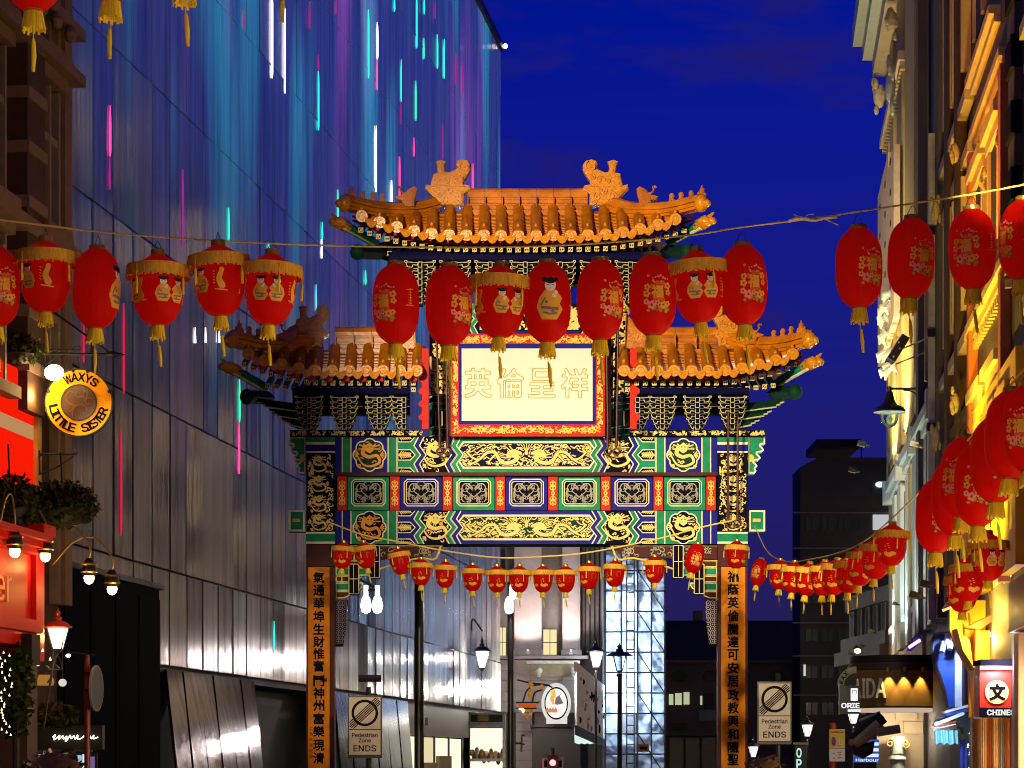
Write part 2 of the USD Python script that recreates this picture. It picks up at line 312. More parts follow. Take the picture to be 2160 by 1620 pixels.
# ---- cap board with gilded running ornament
for k, (x0, x1) in enumerate(((611, 886), (1331, 1613))):
    m = MB(); gbox(m, x0, 907, x1, 920, -.10, .5); cb = obj('cap_board', m, g_black, gate)
    m = MB(); sh = []
    for i, x in enumerate(np.arange(x0 + 14, x1 - 10, 41)):
        sh += [scrolls(sbox(x - 9, 908.5, x + 22, 918.5), 14, 1.5, 70 + i + 50 * k, 4), Polygon([(x - 13, 911), (x - 16, 909), (x - 12, 913), (x - 9, 909), (x - 12, 911), (x - 12, 917), (x - 13, 917)])]
    gext(m, unary_union(sh), -.106, -.05); obj('gilded_ornament', m, g_pale, cb)
# ---- the two painted beams
def zig(xc, w, y0, y1, amp=7.):
    h = y1 - y0; of = [.4, -1, 1, -1, .4]
    a = [(xc + o * amp, y0 + h * t) for o, t in zip(of, (0, .25, .5, .75, 1))]
    return Polygon([(x - w / 2, y) for x, y in a] + [(x + w / 2, y) for x, y in a[::-1]])
def beam(y0, y1, A, Bm, Af, bgm, nm, seed):
    m = MB(); gbox(m, 706, y0, 1514, y1, 0, .5); bm = obj(nm, m, g_black, gate)
    my = (y0 + y1) / 2; h = y1 - y0
    cl = lambda s: s.buffer(0).intersection(sbox(707, y0 + .6, 1513, y1 - .6))
    both = lambda s: (s, mir(s))
    def lay(name, shape, mt, lv):
        for s in both(shape):
            m = MB(); gext(m, cl(s), -.005 * lv, .02); obj(name, m, mt, bm)
    lay('end_panel', sbox(707, y0, 721, y1), Af, 1)
    for xa, mt in ((723, A), (820, Bm if A is g_blue else A)):
        lay('white_line', sbox(xa - 2.6, y0, xa + 18.6, y1), g_white, 1); lay('stripe', sbox(xa, y0, xa + 16, y1), mt, 2)
    lay('medallion_panel', sbox(742.6, y0, 816.6, y1), bgm, 1)
    ang = np.linspace(0, 2 * np.pi, 97); sc = Polygon([(779.5 + (33 + 2.4 * abs(math.cos(4 * a)) * 1.6 - 1) * math.cos(a), my + (33 + 2.4 * abs(math.cos(4 * a)) * 1.6 - 1) * math.sin(a)) for a in ang])
    lay('medallion_field', sc, g_dgreen if bgm is g_blue else g_black, 2); lay('medallion_rim', sc.difference(sc.buffer(-2.6)), g_white, 3)
    for i, c in enumerate((779.5, 2221 - 779.5)):
        m = MB(); gext(m, coil_dragon(c, my, 28, seed + 3 * i), -.02, .02); obj('medallion_dragon', m, (g_amber, g_pale)[i], bm)
    # comb of hexagon fingers
    lay('comb_ground', Polygon([(839, y0), (880, y0), (873, my - h * .25), (886, my), (873, my + h * .25), (880, y1), (839, y1)]), A, 1)
    for i, c in enumerate((my - h * .5, my, my + h * .5)):
        hx = Polygon([(838, c - 12), (866, c - 12), (877, c), (866, c + 12), (838, c + 12)])
        lay('finger_line', hx.intersection(sbox(839.5, y0, 900, y1)), g_white, 2); lay('finger', hx.buffer(-2).intersection(sbox(839.5, y0, 900, y1)), g_black, 3)
        fe = unary_union([LineString([(840, c), (866, c)]).buffer(1.5, 1)] + [LineString([(842 + 4 * k, c), (847 + 4 * k, c + s * (7 - .6 * k))]).buffer(1.1, 1) for k in range(6) for s in (-1, 1)])
        lay('feather', fe, g_pale, 4)
    for xc, mt in ((886, Bm), (951, Bm), (964, A)):
        lay('white_line', zig(xc, 14.5, y0, y1), g_white, 2); lay('chevron', zig(xc, 9., y0, y1), mt, 3)
    lay('dragon_field', Polygon(list(zig(893, .1, y0, y1).exterior.coords)[:5] + list(zig(944, .1, y0, y1).exterior.coords)[4::-1]), g_black, 1)
    for i, c in enumerate((918.5, 2221 - 918.5)):
        m = MB(); s = unary_union([coil_dragon(c, my - 2, 30, seed + 20 + i), scrolls(sbox(c - 26, y0 + 3, c + 26, y1 - 3), 16, 2, seed + i, 6).difference(coil_dragon(c, my - 2, 32, seed + 20 + i).buffer(1.5))])
        gext(m, s.intersection(sbox(c - 27, y0 + 2, c + 27, y1 - 2)), -.015, .02); obj('dragon', m, g_pale, bm)
    # long panel
    zl = list(zig(972, .1, y0, y1).exterior.coords)[:5]; zr = [(2221 - x, y) for x, y in zl][::-1]
    pan = Polygon(zl + zr)
    for sh, mt, lv, n in ((pan, A, 1, 'panel_border'), (affinity.scale(pan, .985, .76), g_white, 2, 'panel_line'), (affinity.scale(pan, .970, .64), g_dblue if A is g_green else g_dgreen, 3, 'panel_field')):
        m = MB(); gext(m, cl(sh), -.005 * lv, .02); obj(n, m, mt, bm)
    d = long_dragon(985, my - h * .27, 118, h * .56); pearl = unary_union([Point(1110.5, my - 4).buffer(4)] + [LineString([(1110.5, my - 6), (1110.5 + a, my - 23)]).buffer(.8, 1) for a in (-12, -6, 0, 6, 12)])
    fld = affinity.scale(pan, .962, .60); core = unary_union([d, mir(d), pearl])
    ww = worms(fld, 190, 1.9, seed, 17, .35).difference(core.buffer(1.6))
    for n, s, mt in (('dragon', d, g_pale), ('dragon', mir(d), g_pale), ('flaming_pearl', pearl, g_pale), ('cloud_scrolls', ww, g_pale)):
        m = MB(); gext(m, s.intersection(fld), -.025, -.005); obj(n, m, mt, bm)
beam(921, 998, g_green, g_blue, g_dgreen if 0 else g_blue, g_blue, 'upper_beam', 100)
beam(1077, 1148, g_blue, g_green, g_blue, g_green, 'lower_beam', 200)
# ---- frieze between the beams
m = MB(); gbox(m, 706, 998.5, 1514, 1076.5, .10, .45); fz = obj('frieze', m, g_black, gate)
m = MB(); gbox(m, 706, 996, 1514, 1003, -.05, .1); obj('shelf_moulding', m, g_maroon, fz)
for i in range(8):
    x = 721.5 + 111.2 * i; m = MB(); gbox(m, x - 10, 1003, x + 10, 1076.3, .03, .2); dv = obj('divider', m, g_red, gate)
    a = unary_union([Point(x, 1040).buffer(4.2), LineString([(x, 1014), (x, 1066)]).buffer(1.1)] + [LineString(spline([(x, 1040 + s * t), (x + q * 5.5, 1040 + s * (t + 5)), (x + q * 5, 1040 + s * (t + 10)), (x + q * 1.5, 1040 + s * (t + 8))])).buffer(.9, 1) for s in (-1, 1) for q in (-1, 1) for t in (5, 14)])
    m = MB(); gext(m, a.difference(Point(x, 1040).buffer(1.8)), .025, .1); obj('gilded_ornament', m, g_gold, dv)
def octo(x0, y0, x1, y1, c): return Polygon([(x0 + c, y0), (x1 - c, y0), (x1, y0 + c), (x1, y1 - c), (x1 - c, y1), (x0 + c, y1), (x0, y1 - c), (x0, y0 + c)])
for i in range(7):
    x = 721.5 + 111.2 * i; A = (g_green, g_blue)[i % 2]
    m = MB(); gbox(m, x + 12, 1003.5, x + 99, 1076, .08, .2); fp = obj('frieze_panel', m, A, gate)
    o = octo(x + 19, 1010, x + 92, 1068, 7)
    m = MB(); gext(m, o, .074, .1); obj('panel_line', m, g_white, fp); m = MB(); gext(m, o.buffer(-2), .068, .1); obj('panel_rim', m, A, fp)
    m = MB(); gext(m, o.buffer(-4.6), .062, .1); obj('panel_line', m, g_pale, fp); m = MB(); gext(m, o.buffer(-6.3), .056, .1); obj('panel_field', m, g_black, fp)
    c = x + 55.5; half = scrolls(o.buffer(-8).intersection(sbox(c, 1000, c + 60, 1080)), 17, 1.15, 300, 7.)
    hrt = LineString(spline([(c, 1048), (c + 14, 1036), (c + 9, 1028), (c + 3, 1034)])).buffer(.8, 1)
    h2 = unary_union([half, hrt, LineString(spline([(c + 2, 1030), (c + 14, 1020), (c + 24, 1026), (c + 26, 1050), (c + 22, 1058)])).buffer(1, 1)])
    m = MB(); gext(m, unary_union([h2, mir(h2, 2 * c)]), .050, .1); obj('scroll_pattern', m, g_grey, fp)
# ---- corner brackets and hanging fretwork below
for s in (0, 1):
    mm = (lambda q: q) if s else (lambda q: mir(q))
    t = obj('corner_bracket', gext(MB(), mm(Polygon([(1290, 1150), (1514, 1150), (1514, 1180), (1430, 1182), (1400, 1176), (1340, 1176), (1310, 1168)])), .12, .3), g_maroon, gate)
    sc = scrolls(sbox(1312, 1153, 1500, 1174), 40, 1.7, 500, 7)
    obj('scrollwork', gext(MB(), mm(sc), .112, .2), g_grey, t)
    obj('gold_edge', gext(MB(), mm(unary_union([stroke([(1291, 1151), (1296, 1166), (1306, 1180), (1330, 1177), (1352, 1180), (1390, 1190), (1420, 1200)], 3.5), LineString([(1288, 1151), (1514, 1151)]).buffer(1.2)])), .10, .2), g_gold, t)
    arms = [(1430, 1182, 1513, 1196, g_maroon), (1421, 1197, 1513, 1214, g_green), (1462, 1215, 1513, 1228, g_maroon), (1456, 1229, 1513, 1246, g_green), (1482, 1247, 1513, 1262, g_maroon)]
    for i, (x0, y0, x1, y1, mt) in enumerate(arms):
        r = min(14, (y1 - y0) * .95); q = Polygon([(x0, y0), (x1, y0), (x1, y1), (x0 + r, y1), (x0 + r * .3, y1 - r * .3), (x0, y1 - r * .8)])
        a = obj('bracket_arm', gext(MB(), mm(q), .10, .32), mt, gate); obj('edge_line', gext(MB(), mm(q.difference(q.buffer(-2))), .094, .2), g_white if mt is g_green else g_pale, a)
    for x, y0, y1 in ((1431, 1153, 1216), (1475, 1192, 1250)):
        q = sbox(x - 8, y0, x + 8, y1).buffer(3); a = obj('bracket_block', gext(MB(), mm(q), .02, .3), g_black, gate)
        obj('edge_line', gext(MB(), mm(unary_union([q.difference(q.buffer(-1.6)), LineString([(x - 8, (y0 + y1) / 2), (x + 8, (y0 + y1) / 2)]).buffer(.9), LineString([(x, y0), (x, y1)]).buffer(.7)])), .014, .1), g_pale, a)
    fr = Polygon([(1487, 1266), (1514, 1266), (1514, 1364), (1497, 1364), (1492, 1330)])
    a = obj('hanging_fretwork', gext(MB(), mm(fr), .16, .2), g_black, gate)
    obj('scrollwork', gext(MB(), mm(unary_union([Point(x, y).buffer(5.2).difference(Point(x, y).buffer(3.9)) for y in range(1272, 1360, 9) for x in (1494, 1503, 1511)] + [Point(x, y).buffer(1.6, 2) for y in range(1272, 1360, 9) for x in (1494, 1503, 1511)]).intersection(fr)), .152, .19), mat('fret_lilac', (.30, .26, .34), .5) if s else g_purple, a)
# ---- signboard, leaning forward a little
SB = -.28
m = MB(); gbox(m, 951, 704, 1276, 920, SB, SB + .1); sb = obj('signboard', m, g_red, gate)
def sq(x0, y0, x1, y1, mt, n, lv): m = MB(); gbox(m, x0, y0, x1, y1, SB - .006 * lv, SB + .02); return obj(n, m, mt, sb)
fr = sbox(953, 707, 1274, 916).difference(sbox(967.5, 725.5, 1257, 895))
m = MB(); gext(m, fr.difference(fr.buffer(-1.5)), SB - .012, SB + .02); obj('frame_edge', m, g_red, sb)
sh = []
for k, (x0, y0, x1, y1, n) in enumerate(((955, 708, 1272, 724, 60), (955, 897, 1272, 914.5, 60), (955, 724, 966, 897, 40), (1259, 724, 1272, 897, 42))):
    rg_ = sbox(x0, y0, x1, y1); sh.append(scrolls(rg_, n, 2.0, 600 + k, 6.5))
    if k < 2: sh += [affinity.translate(affinity.scale(long_dragon(0, 0, 44, 13), s_, 1, origin=(22, 0)), x0 + 8 + 52 * q, y0 + 2) for q in range(6) for s_ in ((-1) ** q,)]
m = MB(); gext(m, unary_union(sh), SB - .016, SB + .01); obj('frame_dragons', m, g_gold, sb)
sq(967, 725, 1257, 895, g_blue, 'inner_frame', 1); sq(974, 735, 1250, 888, g_cream, 'sign_face', 2)
for ch, x in zip('英倫呈祥', (1008.5, 1076, 1143, 1212)):
    g = fit(glyphs(ch, bold=2), x - 29, 840, x + 29, 776); m = MB(); gext(m, g.difference(g.buffer(-1.75)), SB - .022, SB); obj('character', m, g_text, sb)
# ---- posts and beam of the raised middle
for s, (x0, x1) in enumerate(((905, 946), (1289, 1330))):
    c = G((x0 + x1) / 2, 0, 0); r = (x1 - x0) / F * YG / 2
    po = obj('upper_post', MB().lathe([(r, G(0, 921, 0)[2]), (r, G(0, 540, 0)[2])], (c[0], .2, 0), 20), g_black, gate, 35)
    def cyl(shape): return MB().ext(shape, lambda x, y, d: ((c[0] + (r + .004 - d) * math.sin((x - (x0 + x1) / 2) / (x1 - x0) * 2.6)), .2 - (r + .004 - d) * math.cos((x - (x0 + x1) / 2) / (x1 - x0) * 2.6), G(0, y, 0)[2]), 0, .02)
    q = sbox(x0, 600, x1, 830)
    slabs = lambda y0, y1: unary_union([sbox(x, y0, x + 5.2, y1) for x in np.arange(x0, x1 - 4, 5.1)])
    obj('gilded_ornament', cyl(unary_union([scrolls(q, 110, 2.6, 700 + s, 8)])), g_pale, po)
    for y0, y1, mt in ((833, 837, g_white), (838, 846, g_blue), (847, 850, g_white), (851, 862, g_green), (863, 898, g_dgreen), (899, 902, g_white), (903, 916, g_green), (917, 920, g_white), (560, 566, g_white), (567, 580, g_green), (584, 597, g_blue)):
        obj('band', cyl(slabs(y0, y1)), mt, po)
    obj('band_inlay', cyl(unary_union([sbox((x0 + x1) / 2 - 6, 866, (x0 + x1) / 2 + 6, 897)])), g_pale, po)
m = MB(); gbox(m, 946, 640, 1289, 704, 0, .4); ub = obj('top_beam', m, g_dblue, gate)
def lay2(n, s, mt, lv):
    for q in (s, mir(s, 2235)): m = MB(); gext(m, q, -.005 * lv, .02); obj(n, m, mt, ub)
lay2('end_field', sbox(947, 641, 990, 703), g_dgreen, 1)
lay2('ornament', scrolls(sbox(948, 642, 986, 702), 30, 2.6, 801, 7), g_pale, 2)
for xc, mt in ((1000, g_green), (988, g_blue)): lay2('white_line', zig(xc, 13, 640.5, 703.5, 6), g_white, 2); lay2('chevron', zig(xc, 8.5, 640.5, 703.5, 6), mt, 3)
m = MB(); gbox(m, 1008, 641, 1227, 703, -.006, .02); obj('panel_field', m, g_black, ub)
m = MB(); gbox(m, 1012, 698, 1223, 702.5, -.010, .0); obj('panel_line', m, g_blue, ub)
m = MB(); gext(m, scrolls(sbox(1012, 643, 1223, 696), 150, 3.4, 803, 8), -.012, .0); obj('gilded_ornament', m, g_pale, ub)
m = MB(); gbox(m, 946, 704.5, 1289, 920, .15, .4); obj('back_wall', m, g_maroon, gate)
# ---- tiled roofs
PAN = MB()
def roof(name, rows, xl, xr, ytop, dtop, yeave, deave, sag, seed, ends=True):
    rng = random.Random(seed)
    rt = tag(UsdGeom.Xform.Define(stage, numbered(path(gate), name)), None)
    def line(x, n=9, lift=0.):
        a, b = G(x, ytop(x), dtop(x)), G(x, yeave(x), deave(x)); a[0] = a[0] * .35 + b[0] * .65
        t = np.linspace(0, 1, n)[:, None]; q = a * (1 - t) + b * t; q[:, 2] += lift - sag * np.sin(t[:, 0] * np.pi) * np.linalg.norm(b - a)
        return q
    for x in rows:
        q = line(x, 8, .03); jit = rng.uniform(-.004, .004); q[:, 0] += jit
        obj('barrel_tile_row', MB().tube(q, np.linspace(.084, .09, 8), 10), tile_m, rt, 40)
        e = q[-1]; n = q[-1] - q[-2]; n /= np.linalg.norm(n)
        dsc = MB()
        M = np.array([n, np.cross(n, [1., 0, 0]), [1., 0, 0]])
        for (r0, r1, h0, h1) in ((.088, .088, -.02, .012), (.052, .045, .012, .022)):
            pr = [(0, h0), (r0, h0), (r1, h1), (0, h1)]
            lm = MB().lathe(pr, n=16); dsc.v.append(lm.v[0][:, [2, 0, 1]] @ np.array([n * .55 + np.array([0, -.45, 0]), [1, 0, 0], np.cross(n * .55 + np.array([0, -.45, 0]), [1, 0, 0])]) + e); dsc.f.append(lm.f[0] + dsc.n); dsc.n += len(lm.v[0])
        obj('tile_end', dsc, tile_d, rt, 30)
        k = q[5] * .3 + q[6] * .7 + np.array([0, -.0, .075]); obj('tile_nail_cap', MB().lathe([(.001, .06), (.016, .05), (.026, .025), (.02, -.01), (.03, -.02)], k, 8), tile_d, rt, 60)
    # stepped pan tiles and drip tiles between the rows
    xs = sorted(rows)
    for a, b in zip(xs[:-1], xs[1:]):
        la, lb = line(a, 10), line(b, 10); pm = MB()
        for i in range(9):
            up = np.array([0, 0, .022]); p = [la[i], lb[i], lb[i + 1] + up, la[i + 1] + up]
            dn = np.array([0, 0, -.05]); mid = [(p[0] + p[1]) / 2 + dn * .5, (p[2] + p[3]) / 2 + dn * .5]
            pm.hexa([p[0], p[0] + dn, p[1], p[1] + dn, p[3], p[3] + dn, p[2], p[2] + dn])
        obj('pan_tile_column', pm, tile_m, rt)
        c = (la[-1] + lb[-1]) / 2; w = np.linalg.norm(lb[-1] - la[-1]) * .36; tl = (lb[-1] - la[-1]) / np.linalg.norm(lb[-1] - la[-1])
        cres = Polygon([(-w, .035), (-w * .6, .02), (0, .006), (w * .6, .02), (w, .035), (w * .86, -.03), (w * .45, -.085), (0, -.105), (-w * .45, -.085), (-w * .86, -.03)])
        obj('drip_tile', MB().ext(cres, lambda x, y, d: c + tl * x + np.array([0, -.03 + d + .25 * y, y + .0]), 0, .03), tile_d, rt)
    # soffit board and back slope
    X = np.linspace(xl, xr, 40); fr = np.array([line(x, 6, -.05) for x in np.clip(X, xl, xr)])
    low = fr.copy(); low[:, :, 2] -= .06; v = MB().grid(fr); bk = fr.copy(); bk[:, :, 1] = .5 - bk[:, :, 1]; bk[:, :, 2] += .03
    obj('roof_boarding', v.grid(low).grid(bk), g_maroon, rt)
    return rt, line
TOPROWS = [763.5 + 36.7 * i for i in range(19)]
c7 = lambda x: abs(x - 1103.)
def interp(x, xs, ys): return float(np.interp(x, xs, ys))
# offsets from the middle column: half-ridge 184, corner 365
t_top = lambda x: interp(c7(x), [0, 178, 265, 315, 366], [444, 446, 458, 455, 446])
t_dt = lambda x: interp(c7(x), [0, 178, 366], [.12, .1, -.98])
t_ev = lambda x: interp(c7(x), [0, 130, 185, 235, 275, 310, 340, 370], [501, 500, 498, 490, 481, 471, 460, 446])
t_de = lambda x: interp(c7(x), [0, 200, 370], [-.95, -.98, -1.15])
roof('top_roof', TOPROWS, 742, 1464, t_top, t_dt, t_ev, t_de, .045, 1)
def side(c):   # offsets measured from the inner end of the right-hand roof, mirrored for the left
    top = lambda x: interp(c(x), [1300, 1538, 1600, 1640, 1700], [738, 738, 742, 741, 734])
    dt = lambda x: interp(c(x), [1300, 1538, 1700], [.12, .1, -.88])
    ev = lambda x: interp(c(x), [1300, 1500, 1540, 1570, 1603, 1640, 1670, 1700], [786, 786, 785, 780, 772, 763, 752, 738])
    de = lambda x: interp(c(x), [1300, 1550, 1700], [-.85, -.88, -1.0])
    return top, dt, ev, de
roof('side_roof', [1316 + 35.6 * i for i in range(11)], 1306, 1692, *side(lambda x: x), .045, 2)
roof('side_roof', [879 - 35.6 * i for i in range(11)], 896, 508, *side(lambda x: 2195 - x), .045, 3)
# ---- ridges
def ridge(x0, x1, y0, y1, d=.14, n=6, lit=True):
    rg = tag(UsdGeom.Xform.Define(stage, numbered(path(gate), 'ridge')), None); w = (x1 - x0) / n; h = y1 - y0
    for i in range(n):
        a, b = x0 + i * w + .4, x0 + (i + 1) * w - .4; m = MB()
        for t0, t1, dd in ((.0, .18, .0), (.20, .28, .05), (.30, .48, .075), (.50, .58, .05), (.60, .80, .075), (.82, 1., -.03)): gbox(m, a, y0 + h * t0, b, y0 + h * t1, d - .12 + dd, d + .14 - dd)
        q = [G(a, y0, d), G(b, y0, d)]; m.tube(np.array(q), .075, 10)
        gbox(m, a, y0 + h * .1, a + 1.6, y1 - 1, d - .145, d + .1)
        obj('ridge_tile', m, tile_m, rg)
ridge(986, 1240, 408, 451, n=7); ridge(1336, 1512, 700, 744, n=4); ridge(706, 862, 700, 744, n=4)
def hip(pts, h, w=.11):
    """pts (px, py of the base line, d): the ridge over a roof corner, swept up at its end"""
    s = spline([(x, y, d) for x, y, d in pts], 6); q = np.array([G(*p) for p in s]); m = MB()
    t = np.gradient(q, axis=0); n = np.stack([t[:, 1], -t[:, 0], 0 * t[:, 0]], 1); n /= np.linalg.norm(n, axis=1, keepdims=True)
    for z0, z1, ww in ((-.02, .22, w * .8), (.24, .5, w), (.52, .62, w * .7), (.64, .86, w * 1.1)):
        for i in range(len(q) - 1):
            c = [q[j] + n[j] * s_ * ww + np.array([0, 0, h * z]) for j in (i, i + 1) for s_ in (-1, 1) for z in (z0, z1)]; m.hexa(c)
    m.tube(q + np.array([0, 0, h * .92]), w * .75, 8)
    o = obj('hip_ridge', m, tile_m, gate)
    e = q[-1]; obj('corner_beast_head', MB().sphere(e + np.array([0, -.05, h * .45]), (.11, .15, .13), 7).sphere(e + np.array([(.08 if e[0] > 0 else -.08), -.16, h * .3]), (.06, .09, .06), 6).tube([e + np.array([0, 0, h * .6]), e + np.array([0, -.05, h * 1.05]), e + np.array([.04, -.0, h * 1.3])], [.04, .03, .01], 6), tile_d, o, 50)
    return o
hp = [(1287, 446, .1), (1330, 457, -.2), (1372, 459, -.45), (1420, 455, -.75), (1478, 441, -1.1)]
hip(hp, .16); hip([(2206 - x, y, d) for x, y, d in hp], .16)
hp = [(1538, 734, .1), (1580, 741, -.15), (1622, 744, -.4), (1660, 741, -.65), (1705, 730, -.95)]
hip(hp, .18); hip([(2195 - x, y, d) for x, y, d in hp], .18)
# eave corner beams with beast heads below the corners
for c, y, d, s in ((1488, 468, -1.15, 1), (716, 470, -1.15, -1), (1715, 765, -1., 1), (483, 775, -1., -1)):
    p = G(c, y, d); m = MB(); m.sphere(p, (.12, .12, .085), 7).sphere(p + np.array([s * .09, -.06, -.0]), (.07, .08, .06), 6); m.tube([p + np.array([-s * .1, .2, -.02]), p], [.09, .10], 8)
    m.tube([p + np.array([s * .05, -.04, .06]), p + np.array([s * .12, -.05, .13])], [.035, .012], 6); obj('corner_beast_head', m, tile_d, gate, 50)
    a, b = G(c - s * 12, y + 6, d + .1), G(c - s * 75, y + 42, .1)
    m = MB(); m.tube([a, b], .085, 4); cbm = obj('corner_beam', m, g_green, gate); obj('edge_line', MB().tube([a + np.array([0, -.07, -.06]), b + np.array([0, -.07, -.06])], .022, 5), g_white, cbm)
    a2, b2 = G(c - s * 38, y + 62, d + .35), G(c - s * 85, y + 64, .15); obj('corner_beam', MB().tube([a2, b2], .10, 4), g_dgreen, gate); obj('corner_beast_head', MB().sphere(a2, (.11, .13, .12), 7), g_dgreen, gate, 50)
# ridge-end dragons, horned beasts and riding figures
C1 = lambda L: Polygon([(640 + x / 4.32, 320 + y / 4.32) for x, y in L]).buffer(.7).buffer(-.3)
chi = C1([(1240, 480), (1185, 410), (1110, 335), (1118, 300), (1160, 308), (1185, 205), (1225, 190), (1222, 130), (1208, 90), (1250, 76), (1300, 90), (1285, 130), (1290, 185), (1330, 190), (1385, 165), (1412, 145), (1392, 115), (1405, 85), (1450, 72), (1500, 85), (1525, 120), (1525, 165), (1500, 210), (1465, 260), (1455, 300), (1510, 308), (1530, 345), (1480, 372), (1462, 390), (1465, 490)])
def spiral(cx, cy, r, turns, a0=0., sg=1): return [(cx + r * (1 - .85 * t) * math.cos(a0 + sg * t * turns * 6.28), cy + r * (1 - .85 * t) * math.sin(a0 + sg * t * turns * 6.28)) for t in np.linspace(0, 1, 16)]
rel = unary_union([LineString(spiral(640 + 1455 / 4.32, 320 + 130 / 4.32, 13, 1.4, -1.)).buffer(1.6, 1), LineString([(640 + 1180 / 4.32, 391.5), (640 + 1460 / 4.32, 391.5)]).buffer(.9)] + [LineString(spiral(640 + x / 4.32, 320 + y / 4.32, r, 1.3, x)).buffer(1.4, 1) for x, y, r in ((1260, 400, 9), (1340, 350, 8), (1400, 410, 9), (1290, 450, 7), (1420, 450, 6), (1300, 260, 7), (1380, 250, 8), (1440, 225, 6))]).intersection(chi.buffer(.5))
beast = C1([(910, 495), (900, 440), (850, 430), (842, 410), (900, 392), (905, 370), (930, 372), (955, 345), (1010, 316), (1036, 340), (1030, 390), (1015, 430), (1010, 495)])
horn = stroke([(640 + 905 / 4.32, 320 + 375 / 4.32), (640 + 880 / 4.32, 320 + 345 / 4.32), (640 + 890 / 4.32, 320 + 318 / 4.32), (640 + 862 / 4.32, 320 + 316 / 4.32)], 2.6)
def figure(cx, by, hh, k):
    b = [(-6, 0), (-5.5, -8), (-3, -13), (-4.6, -18), (-2, -23), (2, -23.5), (4.6, -19.5), (3.4, -14), (5.5, -8), (6.5, 0)]
    if k == 3: b = [(-9, 0), (-8, -11), (-4, -13), (-4, -20), (-1, -22), (0, -27), (2, -22), (4, -19), (4, -13), (8, -15), (9, -6), (9, 0)]
    return Polygon([(cx + x, by + y * hh / 24) for x, y in b]).buffer(.8)
def swell(name, sh, d, th, mt, relief=None, par=None):
    m = MB()
    for q, k in ((0, .45), (.8, .68), (1.7, .84), (2.9, .95), (4.4, 1.04), (6.5, 1.12)):
        b = sh.buffer(-q)
        if not b.is_empty: gext(m, b, d - th * k, d + th * k)
    o = obj(name, m, mt, par or gate)
    if relief is not None: obj('relief', gext(MB(), relief, d - th * 1.3, d + th * 1.2), tile_d, o)
    return o
for s in (0, 1):
    mm = (lambda q: q) if not s else (lambda q: mir(q, 2223))
    swell('ridge_dragon', mm(chi), .14, .13, tile_d, mm(rel)); swell('horned_beast', mm(unary_union([beast, horn])), -.35, .09, tile_m)
    for k, (x, y) in enumerate(((806, 433), (786, 431), (765, 429), (742, 424))): swell('roof_figure', mm(figure(x, y - 3, (22, 23, 24, 27)[k], k)), -.55 - .13 * k, .05, tile_m)
# side roofs
tr = lambda q, dx, dy: affinity.translate(q, dx, dy)
chr_ = mir(tr(affinity.scale(chi, .86, .98, origin=(980, 430)), 0, 0), 2223)     # right-facing copy over the right side roof
chr_ = tr(chr_, 1543 - 1273, 305); relr = tr(mir(affinity.scale(rel, .86, .98, origin=(980, 430)), 2223), 1543 - 1273, 305)
bst = tr(mir(unary_union([beast, horn]), 2223), 1588 - 1365, 291)
for s in (0, 1):
    mm = (lambda q: q) if not s else (lambda q: mir(q, 2195))
    swell('ridge_dragon', mm(chr_), .14, .13, tile_d, mm(relr)); swell('horned_beast', mm(bst), -.32, .09, tile_m)
    for k, (x, y) in enumerate(((1632, 722), (1651, 720), (1669, 716), (1690, 709))): swell('roof_figure', mm(figure(x, y - 3, (23, 24, 25, 27)[k], k)), -.45 - .12 * k, .05, tile_m)
    swell('inner_ridge_dragon', mm(Polygon([(1318, 736), (1320, 660), (1334, 676), (1345, 690), (1362, 690), (1372, 712), (1366, 736)])), .05, .08, tile_m, mm(scrolls(Polygon([(1322, 734), (1324, 690), (1362, 694), (1366, 734)]), 18, 2.2, 33, 7)))
# ---- rafters and bracket sets under the eaves
def rafter_row(x0, x1, n, ey, dy, d, sz, bend, seed):
    for i in range(n):
        x = x0 + (x1 - x0) * (i + .5) / n; y = ey(x) + dy; dd = d(x) if callable(d) else d
        a = G(x, y, dd); m = MB(); s = sz / F * YG / 2
        m.hexa([a + np.array([i_ * s, j_ * .8, k_ * s + j_ * .24]) for i_ in (-1, 1) for j_ in (0, 1) for k_ in (-1, 1)]); r = obj('rafter', m, g_dgreen, gate)
        q = sbox(x - sz / 2, y - sz / 2, x + sz / 2, y + sz / 2); pat = q.difference(q.buffer(-1.2))
        if i % 2: pat = unary_union([pat, LineString([(x - sz / 2, y - sz / 4), (x + sz / 2, y - sz / 4)]).buffer(.6), LineString([(x - sz / 4, y + sz / 4), (x + sz / 2, y + sz / 4)]).buffer(.6), LineString([(x, y - sz / 2), (x, y + sz / 2)]).buffer(.6)])
        else: pat = unary_union([pat, LineString([(x - sz / 2, y + sz / 2), (x + sz / 2, y - sz / 2)]).buffer(.7), LineString([(x - sz / 4, y - sz / 2), (x + sz / 4, y + sz / 2)]).buffer(.6)])
        obj('painted_end', gext(MB(), pat, dd - .004, dd + .01), g_pale, r)
rafter_row(752, 1452, 38, t_ev, 26, lambda x: t_de(x) + .22, 10, 0, 1); rafter_row(812, 1394, 32, lambda x: 525 - .1 * max(0, c7(x) - 250), 13, -.55, 9.5, 0, 2)
for c in (lambda x: x, lambda x: 2195 - x):
    T = side(c)
    for (x0, x1, n, ey, dy, d) in ((1314, 1690, 20, T[2], 22, lambda x: T[3](x) + .22), (1314, 1640, 18, lambda x: 810 - .12 * max(0, c(x) - 1560), 12, -.5)):
        if c(0) > 0: x0, x1 = 2195 - x1, 2195 - x0
        rafter_row(x0, x1, n, ey, dy, d, 9.5, 0, 3)
